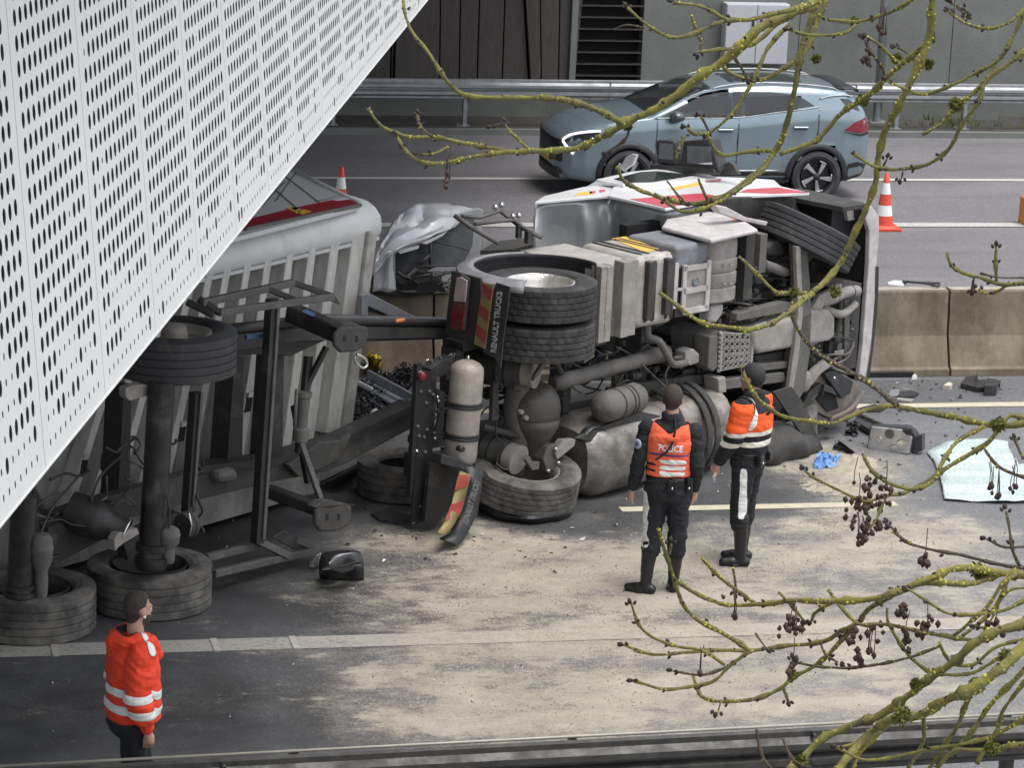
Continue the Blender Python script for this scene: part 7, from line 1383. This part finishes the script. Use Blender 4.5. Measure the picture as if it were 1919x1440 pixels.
# upper sprays
U = UP
br(c6((985, -60), (930, 20), (860, 40), (720, 100), (620, 190), (500, 300), (400, 360), (280, 450), (150, 530), (20, 590)), 21, 17, U, m_b2, bud=False)
br([(1168, 236), (1100, 272), (1060, 281), (997, 284), (941, 286), (880, 297), (841, 304), (805, 308), (778, 298), (760, 281), (743, 254)], 15, 6, U)
br([(1172, 235), (1125, 205), (1075, 190), (1010, 183), (950, 183), (880, 180), (850, 165), (820, 130), (790, 85), (768, 45), (757, -12)], 14, 6, U-.1)
br([(941, 284), (890, 275), (847, 266), (811, 257), (781, 258), (745, 251), (714, 233), (690, 203)], 10, 7, U)
br([(817, 258), (793, 239), (784, 214)], 7, 6, U, m_b3); br([(841, 272), (817, 285), (784, 287)], 6, 4, U); br([(995, 280), (974, 257), (955, 240), (948, 229)], 7, 5, U); br([(1180, 239), (1171, 263), (1138, 286)], 7, 5, U, m_b3); br([(950, 229), (935, 232), (922, 236)], 4, 3, U, m_b3)
br(c6((990, 0), (955, 110), (935, 180), (890, 260), (800, 320), (700, 370), (600, 365), (540, 340), (515, 310)), 11, 7, U+.2)
br(c6((960, -20), (930, 60), (880, 220), (850, 380), (820, 530), (790, 640), (740, 720), (650, 830), (560, 900), (440, 940), (330, 950), (200, 920), (100, 880), (40, 845), (10, 785)), 14, 8, U+.1)
br(c6((748, 715), (660, 830), (560, 905), (440, 975), (330, 998), (262, 965), (190, 900)), 9, 7, U+.05, m_b1)
br(c6((975, -5), (900, 25), (760, 60), (640, 90), (520, 95), (400, 150), (310, 180), (230, 165), (150, 110), (65, 30)), 11, 6, U-.2, m_b1)
br(c6((530, 90), (400, 20), (280, 3)), 8, 6, U-.2); br(c6((365, 70), (385, 140), (408, 200), (395, 250)), 7, 6, U-.2); br(c6((395, 250), (450, 245), (545, 235)), 8, 8, U-.2, bud=False); br(c6((140, 125), (60, 118), (0, 140)), 4, 3, U-.2, m_b3, bud=False)
br(c6((900, 35), (780, 110), (690, 180), (600, 215)), 12, 10, U+.1, m_b2, bud=False)
br(c6((830, 105), (740, 200), (680, 300), (650, 390), (590, 490), (500, 580), (440, 630)), 9, 6, U+.15); br(c6((430, 620), (470, 690), (520, 722), (640, 705), (740, 700)), 9, 8, U+.1); br(c6((440, 630), (370, 632), (335, 600)), 7, 6, U+.15); br(c6((440, 620), (420, 580), (400, 545)), 6, 5, U+.15, m_b3); br(c6((330, 640), (310, 690), (290, 745)), 8, 7, U+.15)
br(c6((590, 215), (560, 260), (600, 330), (620, 370)), 6, 5, U+.1, m_b3); br(c6((240, 850), (290, 910), (330, 945)), 5, 4, U, m_b3); br(c6((405, 840), (430, 890), (450, 925)), 6, 5, U, m_b3)
br(c6((1505, -40), (1480, 140), (1440, 280), (1390, 390), (1330, 500), (1280, 600), (1240, 740), (1225, 850), (1190, 970), (1130, 1080), (1060, 1210), (990, 1310), (930, 1370)), 17, 12, U-.4, m_b2, bud=False)
br([(1523, 549), (1483, 580), (1443, 607), (1403, 620), (1367, 615), (1317, 603), (1267, 573), (1233, 548)], 12, 7, U-.45, m_b1)
br([(1520, 548), (1483, 550), (1457, 548), (1427, 520), (1403, 497), (1387, 483)], 8, 7, U-.45)
br([(1487, 552), (1487, 590), (1500, 617), (1517, 643), (1543, 670), (1583, 693), (1617, 713), (1660, 743), (1683, 763)], 7, 11, U-.5, m_b3, bud=False); br([(1683, 763), (1730, 772), (1780, 780), (1850, 795), (1885, 800), (1960, 792)], 11, 15, U-.5, m_b1, bud=False)
br([(1690, 764), (1660, 758), (1621, 767), (1592, 782), (1567, 793), (1535, 793), (1499, 789), (1462, 780), (1425, 755), (1400, 720), (1388, 685)], 9, 8, U-.5)
br(c6((1400, -10), (1280, 60), (1140, 100), (1000, 95)), 8, 7, U); br(c6((1130, 115), (1085, 150), (1000, 165), (900, 165), (820, 140)), 7, 6, U, m_b1)
br(c6((1460, 200), (1330, 310), (1250, 390), (1160, 470), (1060, 550), (960, 640), (870, 680), (780, 715)), 13, 10, U-.2, m_b1); br(c6((1330, 290), (1240, 210), (1170, 170)), 7, 6, U-.2); br(c6((1270, 360), (1245, 290), (1205, 230), (1180, 180)), 6, 5, U-.2, m_b3); br(c6((1430, 300), (1370, 250), (1320, 222)), 4, 3, U-.2, m_b3)
br(c6((1990, 190), (1919, 240), (1830, 310), (1750, 370), (1700, 420), (1600, 500), (1540, 580), (1450, 632)), 12, 8, U-.6, m_b2)
br(c6((1960, -20), (1915, 60), (1860, 180), (1800, 280), (1700, 340), (1590, 400), (1450, 435), (1360, 405), (1280, 370)), 10, 6, U-.6)
br(c6((1735, 385), (1710, 450), (1640, 570), (1560, 700), (1460, 770), (1330, 800), (1260, 795), (1190, 770), (1120, 710)), 9, 7, U-.6, m_b1); br(c6((1800, 280), (1760, 345), (1735, 390)), 6, 8, U-.6, bud=False)
br(c6((1970, -10), (1919, 45), (1850, 100), (1750, 130), (1640, 110), (1570, 50)), 8, 6, U-.6); br(c6((1640, 100), (1660, 50), (1575, 0)), 5, 4, U-.6, m_b3); br(c6((1560, 0), (1600, 40), (1645, 70)), 5, 4, U-.6, m_b3); br(c6((1250, 790), (1275, 740)), 5, 4, U-.6, m_b3); br(c6((1345, 800), (1340, 835)), 5, 4, U-.6, m_b3)
br([(1960, 528), (1890, 532), (1868, 530), (1840, 520), (1810, 512), (1785, 497), (1775, 473)], 9, 7, U-.7, m_b1); br([(1867, 526), (1867, 490), (1867, 463)], 7, 6, U-.7, m_b1); br([(1828, 515), (1824, 530), (1822, 545)], 5, 4, U-.7, m_b3); br([(1960, 518), (1890, 520), (1840, 515)], 4, 4, U-.7, m_b3, bud=False); br([(1890, 532), (1868, 548), (1845, 552), (1832, 540)], 7, 5, U-.7)
br([(1850, 792), (1804, 823), (1780, 845), (1763, 877), (1751, 904), (1719, 919), (1695, 916), (1658, 899), (1631, 877), (1616, 853)], 10, 7, U-.5, m_b1); br([(1870, 811), (1853, 831), (1812, 855), (1777, 875), (1743, 897), (1700, 922), (1663, 926), (1626, 936), (1609, 933), (1572, 919), (1533, 899), (1509, 880)], 10, 5, U-.55)
br([(1846, 840), (1870, 872), (1902, 889), (1960, 905)], 6, 7, U-.6, m_b3); br([(1880, 795), (1895, 780), (1940, 786)], 9, 8, U-.5, m_b2)
br([(1663, 926), (1652, 950), (1640, 975), (1618, 1000)], 6, 4, U-.55)
br(c7((1919, 900), (1880, 830), (1850, 750)), 6, 5, U-.6, m_b3)
# lower sprays
W = LO
br(c4((1980, 575), (1919, 572), (1800, 560), (1720, 550), (1600, 545), (1480, 590), (1350, 640), (1200, 680), (1060, 690), (900, 690), (720, 700), (580, 690), (450, 650), (370, 600)), 17, 8, W, m_b2)
br(c4((690, 920), (640, 880), (560, 830), (450, 770), (380, 700), (345, 570), (310, 470), (280, 350)), 10, 7, W-.1); br(c4((325, 480), (330, 430)), 7, 6, W-.1, m_b3)
br(c4((1830, 566), (1760, 590), (1700, 612), (1560, 600), (1430, 610), (1300, 680), (1210, 740), (1150, 800), (1000, 870), (850, 895), (690, 915), (540, 915), (380, 930), (230, 930), (120, 890)), 13, 6, W+.1, m_b1)
br(c4((690, 920), (600, 980), (540, 1040), (440, 1070), (300, 1085), (160, 1050)), 8, 6, W); br(c4((575, 970), (480, 910), (350, 890), (240, 850), (180, 790), (150, 705)), 7, 6, W); br(c4((610, 980), (470, 1020), (340, 1002)), 6, 5, W, m_b3)
br(c4((1160, 800), (1060, 910), (960, 990), (880, 1040), (820, 1090), (650, 1140), (480, 1130), (440, 1020)), 10, 7, W+.1); br(c4((870, 1050), (885, 990), (880, 950)), 7, 6, W+.1, m_b3); br(c4((830, 1085), (855, 1140)), 8, 6, W+.1, m_b3); br(c4((545, 1140), (535, 1185)), 4, 3, W+.1, m_b3)
br(c4((1030, 640), (1070, 690), (1180, 790), (1300, 800), (1450, 830), (1640, 860), (1760, 870)), 7, 9, W+.05, m_b1); br(c4((480, 500), (540, 570), (640, 650), (710, 695)), 7, 8, W); br(c4((815, 640), (860, 700), (920, 770)), 6, 6, W); br(c4((1070, 690), (980, 740), (960, 780)), 7, 6, W, m_b2); br(c4((705, 820), (735, 870), (760, 900)), 5, 4, W, m_b3); br(c4((610, 540), (620, 600), (622, 650)), 6, 5, W, m_b3)
br(c4((2000, 770), (1919, 795), (1800, 830), (1700, 880), (1600, 960), (1500, 1030), (1400, 1110), (1280, 1200), (1150, 1240), (1020, 1310), (940, 1380), (860, 1450)), 20, 15, W-.3, m_b1, bud=False)
br(c4((2000, 820), (1919, 900), (1850, 960), (1720, 1060), (1600, 1130), (1480, 1190), (1350, 1210), (1240, 1270), (1150, 1370), (1070, 1460)), 24, 16, W-.4, m_b2, bud=False)
br(c4((1919, 1000), (1830, 1100), (1740, 1200), (1640, 1320), (1540, 1450)), 12, 9, W-.35, m_b2, bud=False); br(c4((1700, 1090), (1650, 1190), (1600, 1280), (1480, 1460)), 11, 9, W-.35, m_b2, bud=False); br(c4((1980, 1190), (1919, 1212), (1780, 1290), (1690, 1320), (1600, 1340), (1400, 1380), (1200, 1400), (1080, 1350)), 9, 6, W-.4, m_b2); br(c4((1980, 1330), (1919, 1342), (1750, 1370), (1620, 1370), (1540, 1430)), 10, 7, W-.4, m_b2)
br(c4((1890, 572), (1850, 592), (1800, 640), (1750, 710), (1680, 770), (1600, 850)), 10, 7, W, m_b1); br(c4((1960, 670), (1850, 730), (1760, 745), (1600, 750), (1500, 700), (1400, 640)), 8, 6, W-.1, m_b1); br(c4((1860, 568), (1840, 595), (1820, 660), (1760, 760), (1640, 850)), 9, 7, W+.1)
br(c4((1540, 900), (1440, 940), (1350, 960), (1200, 980), (1000, 990), (900, 975)), 7, 5, W, m_b3); br(c4((1320, 820), (1400, 920), (1500, 1000), (1560, 1010), (1700, 1000), (1850, 920)), 7, 8, W); br(c4((1300, 720), (1310, 790), (1390, 900)), 6, 5, W); br(c4((1540, 880), (1600, 960), (1700, 970), (1790, 900), (1919, 860)), 7, 7, W-.1, m_b1); br(c4((1000, 870), (1020, 920), (1090, 970)), 6, 5, W+.1, m_b3)
br(c4((715, 1265), (740, 1380), (790, 1450)), 7, 6, W-.4, m_b3); br(c4((840, 1300), (870, 1390), (930, 1430)), 6, 5, W-.4, m_b3); br(c4((1250, 1260), (1170, 1340), (1080, 1360)), 8, 7, W-.4, m_b2); br(c4((1300, 1240), (1200, 1350), (1150, 1450)), 9, 8, W-.3, m_b2, bud=False); br(c4((1470, 1200), (1470, 1320), (1400, 1450)), 9, 8, W-.3, m_b2, bud=False)
br([(1960, 1066), (1900, 1062), (1869, 1057), (1806, 1044), (1756, 1036), (1702, 1019), (1680, 995), (1665, 980)], 8, 6, W+.2, m_b3); br([(1911, 1065), (1900, 1040), (1894, 1015), (1884, 957)], 7, 6, W+.2, m_b3); br([(1960, 1024), (1919, 1024), (1881, 1024), (1848, 1011)], 5, 5, W+.2, m_b3); br([(1702, 1019), (1680, 1005), (1668, 992)], 5, 4, W+.2, m_b3)
br(c4((1919, 640), (1840, 660), (1760, 790), (1700, 800)), 6, 5, W, m_b1); br(c4((1990, 990), (1900, 1080), (1830, 1180), (1800, 1280), (1700, 1420)), 9, 8, W-.45, m_b2, bud=False)
for z, e, r in ((9.2, atD(1545, -30, U), .05), (9.6, atD(1755, -24, U-.4), .045), (8.6, atD(1955, 20, U-.6), .04), (7.4, atD(1962, 792, U-.5), .05), (6.6, atD(1945, 1078, W), .05), (6.3, atD(1952, 1163, W-.3), .06), (6.0, atD(1952, 1183, W-.4), .06)): limb(z, e, r*1.6, r*.6)
# buds: one object per side of the crown (far too many and small to pick apart)
def ell(mb, p, t, r, ln): 
    t = nrm(t); u = np.cross(t, V(.3, .5, .8)); u = nrm(u); w = np.cross(t, u); mb.rings([[p+t*h*ln+(u*math.cos(2*math.pi*k/6)+w*math.sin(2*math.pi*k/6))*r*g for k in range(6)] for h, g in ((-.3, .5), (.1, 1.0), (.6, .8), (1.0, .15))])
mb = MB()
for p, t, r in buds: ell(mb, p, t, r*.8, r*1.7)
mb.build('bud', m_bud, tree, kind='stuff')
# crusty lichen and bark scales standing proud of the twigs
mb = MB()
for p, n_, r in flakes:
    u_ = nrm(np.cross(n_, V(.3, .2, .9))); w_ = np.cross(n_, u_); m_ = 0 if noise.noise(p*5) > -.05 and rnd.random() < .75 else rnd.choice((1, 1, 2))
    rim_ = [p-n_*.001+(u_*math.cos(a)+w_*math.sin(a))*r*rnd.uniform(.6, 1.3) for a in (0, 1.26, 2.5, 3.77, 5.03)]; mb.add(rim_+[p+n_*r*rnd.uniform(.35, .8)], [(k, (k+1) % 5, 5) for k in range(5)], mi=m_)
mb.build('lichen', [mat('yellow_lichen', (.42, .385, .05), .9, var=.35, vs=60), mat('grey_green_lichen', (.19, .19, .11), .9, var=.35, vs=60), mat('dark_bark_scale', (.035, .028, .022), .9, var=.3)], tree, kind='stuff')
# hanging seed clusters
def cluster(u, v, su, sv, n, dist):
    mb = MB()
    for i in range(n):
        uu, vv = rnd.gauss(u, su), rnd.gauss(v, sv); p = atD(uu, vv, dist+rnd.uniform(-.08, .08)); r = rnd.uniform(.0045, .0085); R = []
        for a in range(5):
            th = -math.pi/2+math.pi*a/4; cr = max(.15, math.cos(th)); R.append([p+V(math.cos(q*1.047)*cr, math.sin(q*1.047)*cr, math.sin(th)*1.15)*r*(1+.75*noise.noise((q*1.7+i, a*1.3, i*2.1))) for q in range(6)])
        mb.rings(R)
        if rnd.random() < (1 if n <= 6 else .14): mb.tube([p, p+V(0, 0, rnd.uniform(.02, .05)), p+V(rnd.uniform(-.01, .01), 0, .07)], .0012, 4)
    mb.build('seed_cluster', m_key, tree, kind='stuff')
D1 = U-.55
for c in ((1640, 912, 20, 12, 16, D1), (1615, 945, 22, 12, 22, D1), (1628, 975, 18, 14, 18, D1), (1640, 992, 8, 7, 7, D1), (1614, 1016, 8, 6, 6, D1), (1652, 935, 10, 8, 8, D1), (1736, 1047, 9, 8, 8, W+.2), (1692, 1142, 8, 8, 10, W), (1480, 1178, 14, 9, 18, W), (1602, 1195, 5, 10, 8, W), (1605, 1228, 6, 10, 9, W), (1640, 1186, 9, 8, 9, W), (1634, 1222, 6, 4, 4, W), (1374, 1157, 4, 5, 4, W), (1727, 1185, 7, 6, 7, W), (1860, 1175, 12, 10, 10, W), (1486, 1250, 6, 10, 8, W), (838, 341, 5, 7, 5, U), (1625, 105, 6, 18, 9, U-.2), (1895, 918, 5, 5, 4, U-.6), (1868, 932, 4, 4, 3, U-.6), (1856, 916, 4, 4, 3, U-.6), (1316, 1262, 3, 3, 2, W), (1740, 1165, 9, 9, 8, W), (1700, 1195, 6, 8, 7, W), (1653, 63, 4, 6, 5, U-.2)): cluster(*c)
# moss clumps
def mossy(u, v, s, dist):
    mb = MB(); c = atD(u, v, dist-.03); k = dist/FOC
    for i in range(420):
        d = nrm(V(rnd.gauss(0, 1), rnd.gauss(0, 1), rnd.gauss(0, 1))); p = c+d*s*k*rnd.uniform(.2, .46)*(1+.4*noise.noise(tuple(d*2+u))); e1 = nrm(V(rnd.gauss(0, 1), rnd.gauss(0, 1), rnd.gauss(0, 1)))*.006; e2 = nrm(np.cross(e1, d))*.0035; mb.add([p-e2, p+e2, p+e1+d*.004], [(0, 1, 2)])
    mb.build('moss_clump', m_moss, tree, kind='stuff')
for q in ((1616, 189, 24, U-.2), (1791, 196, 30, U-.6), (1836, 1072, 34, W), (1690, 1343, 40, W-.4), (1827, 1288, 34, W-.4), (1888, 1232, 32, W-.4), (1870, 797, 30, U-.5), (1715, 1282, 16, W-.3), (1566, 548, 18, U-.4), (1744, 70, 18, U-.4), (1488, 548, 16, U-.45), (1530, 110, 14, U), (1500, 1428, 26, W-.3), (1860, 1404, 26, W-.4), (1176, 236, 16, U), (1740, 120, 18, U-.4), (1681, 110, 20, U-.2), (1600, 40, 14, U), (1486, 1265, 16, W)): mossy(*q)
